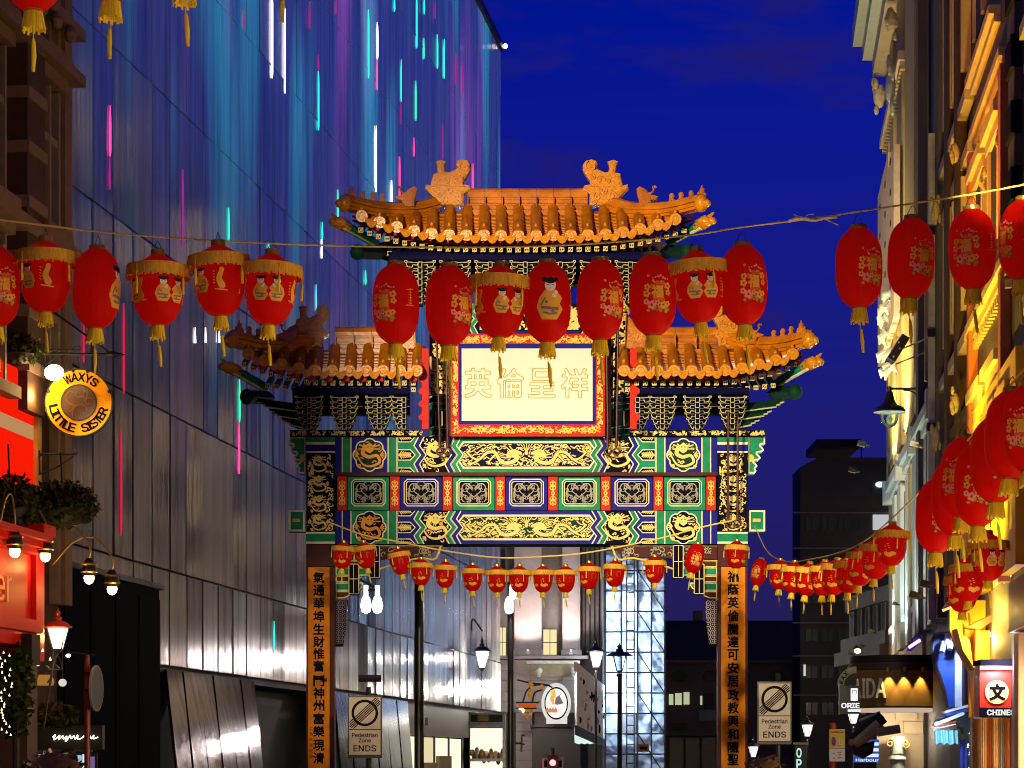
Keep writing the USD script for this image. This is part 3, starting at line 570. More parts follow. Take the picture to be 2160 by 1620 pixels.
def red_wedges(rows, ev, de):
    for a, b in zip(rows[:-1], rows[1:]):
        x = (a + b) / 2 + 11; p = G(x, ev(x) + 14, de(x) + .12); m = MB(); m.hexa([p + np.array([i * .05, j * .3, k * .03 + j * .08]) for i in (-1, 1) for j in (0, 1) for k in (-1, 1)]); obj('eave_wedge', m, g_red, gate)
red_wedges(TOPROWS, t_ev, t_de)
for rows, c in (([1316 + 35.6 * i for i in range(11)], lambda x: x), ([879 - 35.6 * i for i in range(11)], lambda x: 2195 - x)): T = side(c); red_wedges(sorted(rows), T[2], T[3])
def bracket_set(cx, y0, y1, hw, tiers, full=1, ang=0.):
    """an inverted pyramid of curved arms; the higher the tier the further it reaches out"""
    h = (y1 - y0) / tiers; body, line, blk = MB(), MB(), MB(); b = None
    for k in range(tiers):
        w = hw * (1, .97, .97, .88, .74, .55, .4)[min(6, int(k * 7 / tiers))]; y = y0 + k * h; d = -.62 * (1 - k / tiers) + .0
        parts = []
        for s in (-1, 1):
            if full == 0 and s < 0: continue
            if full == -1 and s > 0: continue
            parts.append(Polygon([(cx + s * 3, y + 1), (cx + s * w, y), (cx + s * (w - .5), y + h * .45), (cx + s * (w - 4), y + h * .85), (cx + s * w * .55, y + h * .98), (cx + s * w * .5, y + h * .55), (cx + s * 5, y + h * .62)]))
            parts.append(sbox(*sorted((cx + s * (w - 3), cx + s * (w + 3)))[:1], y - h * .28, sorted((cx + s * (w - 3), cx + s * (w + 3)))[1], y + h * .12))
        u = unary_union(parts); gext(body, u, d, d + .22)
        gext(line, u.difference(u.buffer(-1.15)), d - .005, d + .02)
        gext(body, sbox(cx - 4.5, y, cx + 4.5, y + h * .95), d - .14, d + .2); c = sbox(cx - 4.5, y, cx + 4.5, y + h * .95); gext(line, c.difference(c.buffer(-1.)), d - .145, d - .12)
    b = obj('bracket_set', body, g_black, gate); obj('edge_line', line, g_outline, b)
g_outline = mat('bracket_outline', (.62, .54, .32), .6, spec=.1)
for s in (0, 1):
    for k, x in enumerate((1345, 1397, 1471, 1545)):
        xx = x if not s else 2195 - x + 2
        bracket_set(xx, 838, 906, 27, 6, 1 if k else (0 if not s else -1))
        if k == 3:
            for j in range(3): # corner arms on the diagonal
                sg = -1 if s else 1
                for t in range(3):
                    a, b_ = G(xx + sg * 6, 900 - 17 * j - 3 * t, .0), G(xx + sg * (40 + 26 * j + 8 * t), 893 - 19 * j - 5 * t, -.15 - .22 * j)
                    q = obj('corner_arm', MB().tube([a, (a + b_) / 2 + np.array([0, 0, -.01]), b_], [.045, .05, .035], 4), g_dgreen if s == 0 else g_black, gate)
                    obj('edge_line', MB().tube([a + np.array([0, -.045, -.03]), b_ + np.array([0, -.045, -.03])], .011, 4), g_outline, q); 
    m = MB(); x0, x1 = ((1332, 1580) if not s else (617, 864)); gbox(m, x0, 824, x1, 874, .08, .3); pb = obj('bracket_board', m, g_black, gate)
    m = MB()
    for y in (836, 841, 857): gbox(m, x0, y, x1, y + 1.3, .074, .1)
    obj('edge_line', m, mat('outline_dim', (.22, .2, .14), .5), pb)
    m = MB(); a = G(x0, 824, -.45); b_ = G(x1, 824, -.45); m.tube([a, b_], .07, 8); obj('eave_purlin', m, g_dblue, gate)
for k in range(7): bracket_set(1108 + 74 * (k - 3), 552, 640, 30, 7)
m = MB(); gbox(m, 840, 536, 1376, 600, .1, .3); obj('bracket_board', m, g_black, gate); obj('eave_purlin', MB().tube([G(820, 541, -.5), G(1396, 541, -.5)], .08, 8), g_dblue, gate)
# ---- tie rods with rings
for xs, y0, y1, d in (((917, 922, 928), 560, 948, -.5), ((938, 941, 944), 575, 948, -.5), ((1278, 1280, 1282), 600, 948, -.5), ((1306, 1303, 1300), 560, 948, -.5), ((1536, 1536, 1536), 862, 1098, -.35), ((1556, 1556, 1556), 830, 1098, -.35)):
    p = np.array([G(x, y, d * (1 - .65 * t)) for x, y, t in zip(xs, (y0, (y0 + y1) / 2, y1), (0, .5, 1))]); o = obj('tie_rod', MB().tube(spline(p, 5), .018, 6), mat('rod_red', (.06, .012, .012), .35), gate, True)
    e = p[-1]; a = np.linspace(0, 6.283, 13); obj('ring', MB().tube(np.stack([e[0] + .05 * np.cos(a), e[1] - .03 + 0 * a, e[2] - .04 + .05 * np.sin(a)], 1), .014, 6), mat('rod_red', (.06, .012, .012), .35), o, True)
    obj('turnbuckle', MB().tube([e + np.array([0, -.0, .05]), e + np.array([0, -.02, .3])], [.026, .02], 8), mat('rod_red', (0, 0, 0), .35), o, True)
for s, x in ((0, 897), (1, 1336)):   # red scalloped boards closing the inner ends of the side roofs
    m = MB(); sh = unary_union([Polygon([(x - 7, 735), (x + 7, 735), (x + 7, 905), (x - 7, 905)])] + [Point(x + (7 if s else -7), y).buffer(7) for y in (800, 825, 852, 880)]); gext(m, sh, -.55, -.5); obj('barge_board', m, g_red, gate)
# ================================================================ ground and buildings
asphalt = mat('asphalt', (.045, .045, .05), .35, var=.4, scale=3, bump=.3, bscale=60)
obj('street', MB().add([[-250, -60, 0], [250, -60, 0], [250, 400, 0], [-250, 400, 0]], [[0, 1, 2, 3]]), asphalt, kind='structure')
pav = mat('paving', (.16, .15, .14), .55, var=.3, scale=2)
def wallfn(x0, k):
    L = math.hypot(1, k); d = np.array([k, 1]) / L; n = np.array([d[1], -d[0]])
    return lambda Y, z, w: np.array([x0 + k * Y + n[0] * w, Y + n[1] * w, z])
GW = wallfn(-12.45, .13333); RW_ = wallfn(2.44, .0941); RW = lambda Y, z, w: RW_(Y, z, -w); LW = wallfn(-8.2, .115)
GY = lambda px: 67230. / (1800 - px); RY = lambda px, x0=2.44: F * x0 / (px - 1588.2); LY = lambda px: 8.2 * F / (1701 - px)
zz = lambda py, Y: EYE + (HY - py) / F * Y
def wbox(mb, fn, Y0, Y1, z0, z1, w0, w1): return mb.box((Y0, z0, w0), (Y1, z1, w1), fn)
obj('pavement', wbox(wbox(MB(), RW, -10, 60, 0, .12, 0, 1.6), LW, -10, 29, 0, .12, 0, 1.5), pav, kind='structure')
# ---------------------------------------------------------------- glass hotel
hotel = thing('glass_building', 'long frosted glass building with vertical coloured light strips behind the gate', 'building')
def frosted(name, a, b, rough, seed):
    """frosted glass: strips of coloured light shine through here and there, over an added blue glow"""
    nd = {'g': ('geometry', {}), 'm1': ('mapping', {'scale': (0, .34, .085), 'location': (seed, seed * 1.7, 0)}), 'm2': ('mapping', {'scale': (0, .30, .07), 'location': (seed + 31, 7, 3)}), 'm3': ('mapping', {'scale': (0, 2.6, .16)}),
          'n1': ('noise_texture', {'scale': 1., 'detail': 1., 'roughness': .4}), 'n2': ('noise_texture', {'scale': 1., 'detail': 1., 'roughness': .4}), 'n3': ('noise_texture', {'scale': 1., 'detail': 4., 'roughness': .65}),
          'r1': ('rgb_ramp', {'ramp': [(.52, (0, 0, 0)), (.80, (.0, .46, .58))]}), 'r2': ('rgb_ramp', {'ramp': [(.60, (0, 0, 0)), (.88, (.36, .03, .34))]}), 'r3': ('rgb_ramp', {'ramp': [(.3, a), (.7, b)]}),
          's': ('separate_xyz', {}), 'up': ('math', {'math_type': 'multiply_add', 'value2': .14, 'value3': 0.}), 'hz': ('math', {'math_type': 'add'}),
          'k': ('map_range', {'from_min': 13.2, 'from_max': 25., 'to_min': 0.0, 'to_max': 1., 'clamp': True}),
          'ad': ('mix', {'mix_type': 'add', 'fac': 1.}), 'ba': ('mix', {'mix_type': 'add', 'fac': 1., 'color2': (.026, .052, .21)}),  # blue glow, stronger higher up, painted in on top of the reflected sky
          'kk': ('math', {'math_type': 'multiply', 'value2': .55}), 'em': ('mix', {'mix_type': 'multiply', 'fac': 1.}), 'r4': ('rgb_ramp', {'ramp': [(.3, (.55, .55, .6)), (.66, (1.25, 1.2, 1.2))]}), 
          'p': ('principled_bsdf', {'roughness': rough, 'specular_ior_level': .6}), 'bp': ('bump', {'strength': .16, 'distance': .05})}
    ln = [('g.position', 'm1.vector'), ('g.position', 'm2.vector'), ('g.position', 'm3.vector'), ('m1.vector', 'n1.vector'), ('m2.vector', 'n2.vector'), ('m3.vector', 'n3.vector'), ('n1.fac', 'r1.fac'), ('n2.fac', 'r2.fac'), ('n3.fac', 'r3.fac'),
          ('g.position', 's.vector'), ('s.y', 'up.value1'), ('s.z', 'hz.value1'), ('up.value', 'hz.value2'), ('hz.value', 'k.value'), ('r1.color', 'ad.color1'), ('r2.color', 'ad.color2'), ('ad.color', 'ba.color1'), ('em.color', 'p.emission_color'), ('ba.color', 'em.color1'), ('r4.color', 'em.color2'), ('n3.fac', 'r4.fac'),
          ('k.result', 'kk.value1'), ('kk.value', 'p.emission_strength'), ('r3.color', 'p.base_color'), ('n3.fac', 'bp.height'), ('bp.normal', 'p.normal')]
    MAT[name] = usdkit.material(stage, '/World/Looks/' + name, nd, ln, surface='p.BSDF'); return MAT[name]
fg = [frosted('frosted_glass_%d' % i, (.09 + .012 * i, .088 + .01 * i, .084 + .01 * i), (.29 + .02 * i, .28 + .02 * i, .255 + .02 * i), .11 + .045 * i, 3.1) for i in range(3)]
core = MB(); wbox(core, GW, 30, 90.2, 3.2, 26.5, -14, -.12); obj('frame', core, mat('hotel_frame', (.03, .03, .04), .6), hotel)
zr = [3.32, 5.05, 7.9, 10.75, 13.6, 16.45, 19.3, 22.2, 25.0, 26.6]; rest = MB(); cand = []; rr = random.Random(5)
for i in range(51):
    Y0 = 30 + i * 1.18
    for j in range(9):
        Y1 = Y0 + 1.18; vis = zr[j] < EYE + .2972 * Y1 and GW(Y1, 0, 0)[0] / Y1 * F + CX > 112
        cand.append((not vis, Y0, j))
cand.sort()
for k, (hid, Y0, j) in enumerate(cand):
    a = rr.uniform(-.012, .012); m = MB() if k < 300 and not hid else rest
    p = [GW(Y0 + y, z, w + a * (y - .59) * 2) for y in (.036, 1.144) for z in (zr[j] + .02, zr[j + 1] - .02) for w in (0, .03)]; m.hexa(p)
    if k < 300 and not hid: obj('glass_panel', m, fg[rr.randrange(3)], hotel)
obj('glass_panel_field', rest, fg[1], hotel, kind='stuff')
m = MB(); wbox(m, GW, 30, 90.25, 26.62, 26.9, -14, .12); obj('roof_edge', m, mat('roof_edge', (.02, .02, .022), .5), hotel)
m = MB(); m.sphere(GW(90.1, 26.75, .2), .09, 8); obj('corner_light', m, glow('corner_light', (1, .97, .9), 2.5), hotel)
LEDC = {'w': ((.95, .9, 1.), 2.6), 'p': ((1., .06, .34), 1.7), 'r': ((1., .02, .10), .7), 't': ((.02, .85, .62), 1.7), 'g': ((.03, .9, .5), 1.6), 'b': ((.15, .55, 1.), 1.4), 'm': ((.75, .04, .5), .5)}
for px, y0, y1, c in [(570, -20, 165, 'w'), (597, 18, 197, 'w'), (668, 115, 150, 'm'), (668, 150, 275, 't'), (227, 222, 330, 'p'), (226, 330, 400, 'm'), (381, 357, 520, 'm'), (478, 438, 507, 'g'), (563, 511, 527, 'g'), (774, 20, 165, 'g'), (793, 47, 125, 'w'), (792, 125, 190, 'p'), (876, -10, 102, 't'), (829, -10, 25, 't'), (892, -10, 30, 't'), (891, 80, 125, 't'), (920, 72, 145, 't'), (934, 82, 166, 't'),
                      (843, 125, 215, 't'), (842, 215, 262, 'm'), (874, 170, 255, 'g'), (790, 265, 405, 'w'), (823, 380, 436, 'w'), (840, 330, 420, 'p'), (931, 260, 335, 'm'), (995, 345, 402, 'p'), (960, 112, 180, 'm'), (972, 135, 200, 'm'), (709, 400, 462, 't'), (676, 468, 505, 't'), (675, 505, 545, 'w'), (663, 600, 655, 'b'), (768, 570, 600, 't'), (501, 800, 890, 'g'), (500, 890, 1000, 'p'),
                      (171, 680, 765, 'r'), (256, 640, 830, 'r'), (250, 905, 1130, 'r'), (574, 1310, 1371, 't'), (131, 498, 516, 'w'), (407, 690, 720, 'w'), (429, 690, 718, 'w'), (458, 690, 720, 'w'), (705, 0, 30, 'm'), (650, 5, 60, 'm'), (915, 0, 40, 'm'), (510, 20, 60, 'm'), (870, 290, 330, 'p'), (560, 655, 700, 't')]:
    Y = GY(px); z0, z1 = zz(y1, Y), zz(y0, Y); col, pw = LEDC[c]
    obj('light_strip', MB().tube([GW(Y, z0, .045), GW(Y, z0 + .1, .045), GW(Y, z1 - .3, .045), GW(Y, z1, .045)], [.010, .019, .019, .007], 6), glow('led_' + c, col, pw), hotel)
# folded mirror skirt, dark recesses and the shop under it
mirror = mat('mirror_steel', (.28, .27, .27), .12, metal=1., var=.5, scale=4, bump=.12, bscale=4, stretch=(1, 1, .12))
dk = mat('dark_recess', (.008, .008, .009), .6); brown = mat('brown_fascia', (.10, .065, .035), .5)
def facet(Y0, Y1, sh, nm='mirror_facet'):
    n = 6; 
    for i in range(n):
        a, b = Y0 + (Y1 - Y0) * i / n, Y0 + (Y1 - Y0) * (i + 1) / n; t = .02 * (i % 2)
        m = MB(); m.hexa([GW(y + (s if z < 1 else 0), z, w + (.75 if z < 1 else t)) for y, s in ((a + .01, -sh), (b - .01, -sh * 1.12)) for z in (-.02, 3.26) for w in (-.05, 0)]); obj(nm, m, mirror, hotel)
facet(46.4, 53.1, 1.4); facet(61.5, 71.4, 2.4)
m = MB(); wbox(m, GW, 30, 90, 0, 3.18, -3, -.8); obj('ground_floor_wall', m, dk, hotel)
m = MB(); wbox(m, GW, 71.6, 83, 2.35, 3.2, -.6, -.02); obj('shop_fascia', m, brown, hotel)
lw = glow('lit_shop_pane', (1., .90, .62), 1.25)
for i in range(4):
    Y0 = 72.0 + i * 2.75; m = MB(); wbox(m, GW, Y0, Y0 + 2.6, .5, 2.3, -.3, -.25); f = obj('shop_window', m, lw if i != 1 else glow('lit_shop_pane_b', (1., .85, .5), .8), hotel)
    m = MB(); wbox(m, GW, Y0 + 2.61, Y0 + 2.74, .3, 2.34, -.3, -.2); obj('mullion', m, dark_iron, f)
    m = MB(); wbox(m, GW, Y0 + .2, Y0 + 2.5, .5, 1.35 + .2 * (i % 3), -.22, -.1); obj('display', m, mat('shop_display', (.30, .22, .07), .6), f)
m = MB(); wbox(m, GW, 30, 41.6, 0, 4.36, 0, 1.2); pb = thing('dark_portal', 'black timber clad entrance block in front of the glass building', 'building'); obj('wall', m, mat('black_timber', (.002, .0018, .0018), .8, spec=.03, var=.6, scale=8, stretch=(4, 4, .3)), pb)
for i in range(9): m = MB(); wbox(m, GW, 30.2 + i * 1.27, 31.4 + i * 1.27, .2, 4.2, 1.203, 1.23); obj('cladding_panel', m, mat('black_timber', (0, 0, 0)), pb)
m = MB(); wbox(m, GW, 30, 41.65, 4.365, 4.45, -.05, 1.28); obj('coping', m, dk, pb)
# ---------------------------------------------------------------- far end of the street
def front(name, label, px0, px1, Y, depth, ztop, m_, cat='building'):
    t = thing(name, label, cat); a, b = P(px0, HY, Y)[0], P(px1, HY, Y)[0]
    m = MB(); m.box((a, Y, 0), (b, Y + depth, ztop)); obj('wall', m, m_, t); return t
def fbox(mb, px0, y0, px1, y1, Y, w0, w1):
    a, b = P(px0, y1, Y), P(px1, y0, Y); return mb.box((a[0], Y - w1, a[2]), (b[0], Y - w0, b[2]))
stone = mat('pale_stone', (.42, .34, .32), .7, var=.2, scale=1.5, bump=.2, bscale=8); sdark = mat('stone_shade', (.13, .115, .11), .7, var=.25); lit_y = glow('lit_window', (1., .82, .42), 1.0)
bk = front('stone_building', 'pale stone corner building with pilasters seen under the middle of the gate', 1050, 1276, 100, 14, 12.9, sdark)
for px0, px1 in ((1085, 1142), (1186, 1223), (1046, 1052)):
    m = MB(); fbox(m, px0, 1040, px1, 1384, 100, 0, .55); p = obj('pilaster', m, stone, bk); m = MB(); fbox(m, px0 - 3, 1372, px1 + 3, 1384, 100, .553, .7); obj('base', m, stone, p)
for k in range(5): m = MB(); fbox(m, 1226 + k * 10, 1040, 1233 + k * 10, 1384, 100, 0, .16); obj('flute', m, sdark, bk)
for px0, y0, px1, y1 in ((1053, 1324, 1067, 1384), (1146, 1328, 1174, 1381), (1054, 1160, 1066, 1235)):
    m = MB(); fbox(m, px0, y0, px1, y1, 100, .0, .05); w = obj('window', m, lit_y if y0 > 1300 else dk, bk); m = MB(); fbox(m, px0, (y0 + y1) / 2, px1, (y0 + y1) / 2 + 1.6, 100, .053, .09); fbox(m, (px0 + px1) / 2 - .6, y0, (px0 + px1) / 2 + .6, y1, 100, .055, .092); obj('glazing_bar', m, dark_iron, w)
m = MB(); fbox(m, 1046, 1385, 1240, 1392, 100, 0, 1.0); obj('cornice', m, stone, bk)
for r_ in range(5):
    for c_ in range(5): m = MB(); fbox(m, 1053 + c_ * 33 + .6, 1393 + r_ * 22 + .6, 1086 + c_ * 33, 1415 + r_ * 22, 100, 0, .72 + .02 * ((r_ + c_) % 2)); obj('stone_block', m, stone, bk)
for r_ in range(6): m = MB(); fbox(m, 1088, 1504 + r_ * 20, 1122, 1523.4 + r_ * 20, 100, 0, .74); obj('stone_block', m, stone, bk)
m = MB(); fbox(m, 1118, 1402, 1218, 1428, 100, .75, .95); obj('fascia_band', m, mat('stone_band', (.33, .27, .16), .6), bk); m = MB(); fbox(m, 1110, 1396, 1222, 1402, 100, .75, 1.15); obj('cornice', m, white_paint, bk)
for x in (1137, 1209): m = MB(); m.sphere(P(x, 1415, 98.8), .14, 7); m.sphere(P(x, 1424, 98.8), .09, 6); obj('carved_boss', m, white_paint, bk)
m = MB(); fbox(m, 1122, 1530, 1222, 1650, 100, .75, 1.5); d = obj('dark_doorway', m, mat('door_brown', (.035, .022, .02), .5), bk); m = MB(); fbox(m, 1128, 1506, 1216, 1529.5, 100, .75, 1.35); fbox(m, 1118, 1529.6, 1226, 1535, 100, .75, 1.75); obj('door_hood', m, mat('door_brown', (0, 0, 0)), bk)
for x in (1113, 1204): q = P(x, 1378, 98.6); obj('uplighter', MB().tube([q, q + [0, .15, .12]], .07, 8), white_paint, bk); spot(bk, q + np.array([0, -.2, .1]), P(x, 1160, 99.6), 420, (1., .82, .74), 55, .6, .1)
spot(bk, P(1100, 1500, 95), P(1095, 1440, 99.5), 160, (1., .8, .7), 70, .7, .1)
# white ornamented side bay, lit from lamps
t = thing('ornamented_bay', 'floodlit white ornamented bay window right of the oval sign', 'building')
A, B_, C_, D_ = P(1217, 1415, 82.5), P(1281, 1466, 98.6), P(1217, 1530, 82.5), P(1281, 1562, 98.6)
m = MB(); m.hexa([A, A + [.0, 3, 0], C_, C_ + [0, 3, 0], B_, B_ + [0, 3, 0], D_, D_ + [0, 3, 0]]); wp = obj('wall', m, white_paint, t)
rs = random.Random(4)
for k in range(46):
    u, v = rs.uniform(.03, .97), rs.uniform(.06, .94); q = A * (1 - u) * (1 - v) + B_ * u * (1 - v) + C_ * (1 - u) * v + D_ * u * v; m = MB(); m.sphere(q + [-.03, -.03, 0], (.10, .05, rs.uniform(.05, .2)), 5); obj('carved_ornament', m, (white_paint, g_black, white_paint, mat('stone_band', (0, 0, 0)))[k % 4], t)
m = MB(); m.hexa([q + o for q in (A, B_) for o in ([-.1, -.15, 0], [.0, 0.1, 0.]) for o in (np.array(o), np.array(o) + [0, 0, .28])]); obj('cornice', m, white_paint, t); m = MB(); m.hexa([q + np.array(o) for q in (C_, D_) for o in ([-.08, -.1, -.3], [-.08, -.1, 0], [0, .1, -.3], [0, .1, 0])]); obj('cornice', m, dk, t)
lamp(t, (A + B_ + C_ + D_) / 4 + [-2.4, -1.5, .6], 620, (1., .95, .8), .12)
for k, x in enumerate((1221, 1233, 1245, 1257)): m = MB(); m.lathe([(0, 0), (.14, .05), (.16, .5), (.1, .85), (0, .9)], P(x, 1570, 86 + 3 * k), 10); obj('door_lamp', m, glow('door_lamp', (.8, 1., .9), .9), t, 40)
# bright corner shop
t = front('corner_shop', 'brightly lit corner shop with display shelves between glass building and stone building', 990, 1066, 85, 4, 3.15, sdark)
m = MB(); fbox(m, 992, 1536, 1064, 1640, 85, .0, .04); obj('shop_window', m, glow('shop_white', (1., .93, .72), 1.15), t)
m = MB(); fbox(m, 990, 1504, 1066, 1533, 85, 0, .3); s = obj('fascia', m, white_paint, t); m = MB(); fbox(m, 994, 1508, 1062, 1523, 85, .303, .33); obj('fascia_panel', m, mat('fascia_olive', (.05, .05, .02), .5), s); m = MB(); fbox(m, 1008, 1509, 1030, 1521, 85, .333, .35); obj('fascia_sign', m, g_gold, s)
for k in range(14): m = MB(); q = P(996 + 5 * k, 1588 + (k * 7) % 13, 84.8); m.sphere(q, (.09, .07, .12 + .05 * (k % 3)), 6); obj('goods', m, (g_gold, mat('goods_orange', (.5, .16, .02), .6), white_paint, mat('goods_brown', (.16, .08, .03), .6))[k % 4], t)
m = MB(); fbox(m, 992, 1600, 1064, 1606, 85, .05, .3); obj('shelf', m, white_paint, t); m = MB(); fbox(m, 1060, 1500, 1066, 1640, 85, .31, .5); obj('post', m, white_paint, t)
# scaffold with lit sheeting
sc = thing('scaffold', 'sheeted scaffold lit blue white from inside beyond the gate', 'scaffold'); YS = 96
m = MB(); fbox(m, 1276, 1080, 1404, 1650, YS, -5, -2.2); obj('house_wall', m, mat('scaff_wall', (.20, .22, .26), .7), sc)
sh_m = usdkit.material(stage, '/World/Looks/plastic_sheeting', {'g': ('geometry', {}), 'n': ('noise_texture', {'scale': 1.2, 'detail': 5.}), 'r': ('rgb_ramp', {'ramp': [(.3, (.30, .34, .40)), (.7, (.68, .74, .8))]}), 'd': ('principled_bsdf', {'roughness': .3}), 't': ('translucent_bsdf', {'color': (.62, .75, .95)}), 'm': ('mix_closure', {'fac': .6}), 'n2': ('noise_texture', {'scale': 2.2, 'detail': 5.}), 'b': ('bump', {'strength': .8, 'distance': .12})},
    [('g.position', 'n.vector'), ('n.fac', 'r.fac'), ('r.color', 'd.base_color'), ('g.position', 'n2.vector'), ('n2.fac', 'b.height'), ('b.normal', 'd.normal'), ('d.BSDF', 'm.closure1'), ('t.BSDF', 'm.closure2')], surface='m.closure')
ys = list(range(1118, 1640, 43)); xs = [1277, 1311, 1345, 1374, 1402]
for i in range(4):
    for j in range(len(ys) - 1):
        if (i, j) in ((1, 9), (1, 11)): continue
        U, V = np.meshgrid(np.linspace(0, 1, 13), np.linspace(0, 1, 13), indexing='ij'); q = np.array([[P(xs[i] + 1 + (xs[i + 1] - xs[i] - 2) * u, ys[j] + 41 * v, YS + .12) for u, v in zip(a, b)] for a, b in zip(U, V)])
        q[:, :, 1] += .5 * (meshkit.fbm(q * 2.3 + i * 3 + j, 3, 3) - .5) + (0 if i != 1 else .3); obj('sheet', MB().grid(q), sh_m, sc, True)
for x in xs:
    for d in (0, 1.2): obj('standard', MB().tube([P(x, 1640, YS) + [0, d, 0], P(x, 1100, YS) + [0, d, 0]], .03, 6), mat('scaffold_tube', (.10, .11, .14), .4, metal=.7), sc)
for k, y in enumerate(ys): obj('ledger', MB().tube([P(1274, y, YS) + [0, -.06, 0], P(1406, y, YS) + [0, -.06, 0]], .028, 6), mat('scaffold_tube', (0, 0, 0)), sc)
for k, y in enumerate(ys[:-1:2]): obj('brace', MB().tube([P(1345, y, YS) + [0, -.1, 0], P(1402, y + 86, YS) + [0, -.1, 0]], .025, 6), mat('scaffold_tube', (0, 0, 0)), sc)
for k in range(24): obj('ladder_rung', MB().tube([P(1322, 1150 + 20 * k, YS - .2), P(1338, 1150 + 20 * k, YS - .2)], .02, 5), mat('scaffold_tube', (0, 0, 0)), sc)
for x in (1322, 1338): obj('ladder_rail', MB().tube([P(x, 1640, YS - .2), P(x, 1140, YS - .2)], .025, 5), mat('scaffold_tube', (0, 0, 0)), sc)
for y in (1285, 1400, 1475): lamp(sc, P(1322, y, YS + 1.0), 210, (.72, .86, 1.), .15)
m = MB(); fbox(m, 1345, 1570, 1368, 1586, YS, .15, .2); s = obj('site_notice', m, mat('notice_orange', (.5, .12, .03), .5), sc); m = MB(); fbox(m, 1349, 1575, 1364, 1581, YS, .203, .22); obj('notice_text', m, g_ink, s)
# low dark buildings with oval windows
pur = mat('plum_render', (.075, .055, .075), .7, var=.3, scale=1.); slate = mat('slate', (.018, .018, .026), .5)
t = front('mansard_building', 'dark building with slate mansard roof and oval windows between scaffold and right pillar', 1400, 1700, 112, 10, zz(1398, 112), pur)
a, b = P(1400, 1398, 112), P(1700, 1305, 112); m = MB(); m.hexa([(x, y, z) for x in (a[0], b[0]) for y, z in ((111.8, a[2]), (113.5, b[2]), (122, a[2]), (120, b[2]))]); obj('roof', m, slate, t)
m = MB(); fbox(m, 1398, 1393, 1702, 1399, 112, .05, .5); obj('cornice', m, pur, t); m = MB(); fbox(m, 1462, 1290, 1480, 1310, 114, 0, .6); obj('chimney', m, slate, t)
for x in (1432, 1498, 1640):
    c = P(x, 1427, 112); m = MB(); m.ext(affinity.scale(Point(0, 0).buffer(.35), 1., .72), lambda X, Y, d: (c[0] + X, c[1] - d, c[2] + Y), .04, -.1); obj('oval_window', m, dk, t)
for x0, x1, y0, y1, mt in ((1411, 1420, 1464, 1487, 1), (1424, 1438, 1462, 1487, 1), (1442, 1454, 1460, 1486, 1), (1477, 1481, 1468, 1487, 1), (1484, 1506, 1462, 1495, 0), (1473, 1510, 1498, 1520, 2), (1420, 1450, 1525, 1540, 0)):
    m = MB(); fbox(m, x0, y0, x1, y1, 112, .0, .06); obj('window', m, (dk, glow('pale_window', (.85, .95, .55), .55), mat('blind_blue', (.12, .17, .26), .6))[mt], t)
m = MB(); fbox(m, 1404, 1548, 1518, 1552, 112, .1, .6); obj('shop_ledge', m, slate, t)
for k in range(3): m = MB(); fbox(m, 1412 + 34 * k, 1556, 1440 + 34 * k, 1640, 112, .06, .1); obj('shop_window', m, mat('dim_shop', (.06, .05, .04), .3), t)
dkb = mat('dark_block', (.028, .026, .034), .7, var=.3, scale=.6)
t = thing('tower_block', 'dark modern block with pale string courses rising behind the right pillar', 'building'); YT = 108
q = P(1688, 985, YT); e = P(1884, 965, YT); m = MB(); m.ext(Polygon([(q[0], 0), (q[0], q[2]), (q[0] + .75, e[2]), (e[0] + 18, e[2]), (e[0] + 18, 0)]), lambda x, y, d: (x, YT + d, y), 0, 3.); obj('wall', m, dkb, t)
m = MB(); fbox(m, 1700, 950, 1790, 966, YT + 6, 0, 4); obj('plant_room', m, dkb, t); obj('antenna', MB().tube([P(1817, 965, YT), P(1817, 928, YT)], .03, 5).tube([P(1810, 940, YT), P(1824, 940, YT)], .02, 5).tube([P(1812, 948, YT), P(1822, 948, YT)], .02, 5), dark_iron, t)
for y in (1080, 1155, 1245, 1312, 1382, 1465): m = MB(); fbox(m, 1672, y, 1884, y + 3, YT, 0, .06); obj('string_course', m, mat('string_course', (.12, .12, .14), .7), t)
m = MB(); fbox(m, 1840, 1014, 1876, 1042, YT, .0, .05); w = obj('window', m, mat('dim_window', (.03, .05, .06), .2), t); m = MB(); m.sphere(P(1856, 1022, YT - .2), (.2, .1, .13), 6); obj('ceiling_lamp', m, glow('ceiling_lamp', (.75, .95, 1), 1.), w)
for r_ in range(6):
    for c_ in range(4): m = MB(); fbox(m, 1700 + 34 * c_, 1092 + 78 * r_, 1724 + 34 * c_, 1118 + 78 * r_, YT, .0, .04); w = obj('window', m, mat('dim_window', (0, 0, 0)), t); m = MB(); fbox(m, 1711 + 34 * c_, 1092 + 78 * r_, 1713 + 34 * c_, 1118 + 78 * r_, YT, .043, .07); obj('glazing_bar', m, dkb, w)
m = MB(); fbox(m, 1841, 1086, 1882, 1118, YT, .0, .12); obj('white_sign', m, glow('white_sign', (.9, .92, 1), .55), t)
for x, y in ((1697, 1412), (1697, 1428)): m = MB(); fbox(m, x - 2, y - 10, x + 2, y + (10 if y < 1420 else -2), YT, .0, .1); obj('stair_light', m, glow('stair_light', (.9, 1., .7), .7), t)
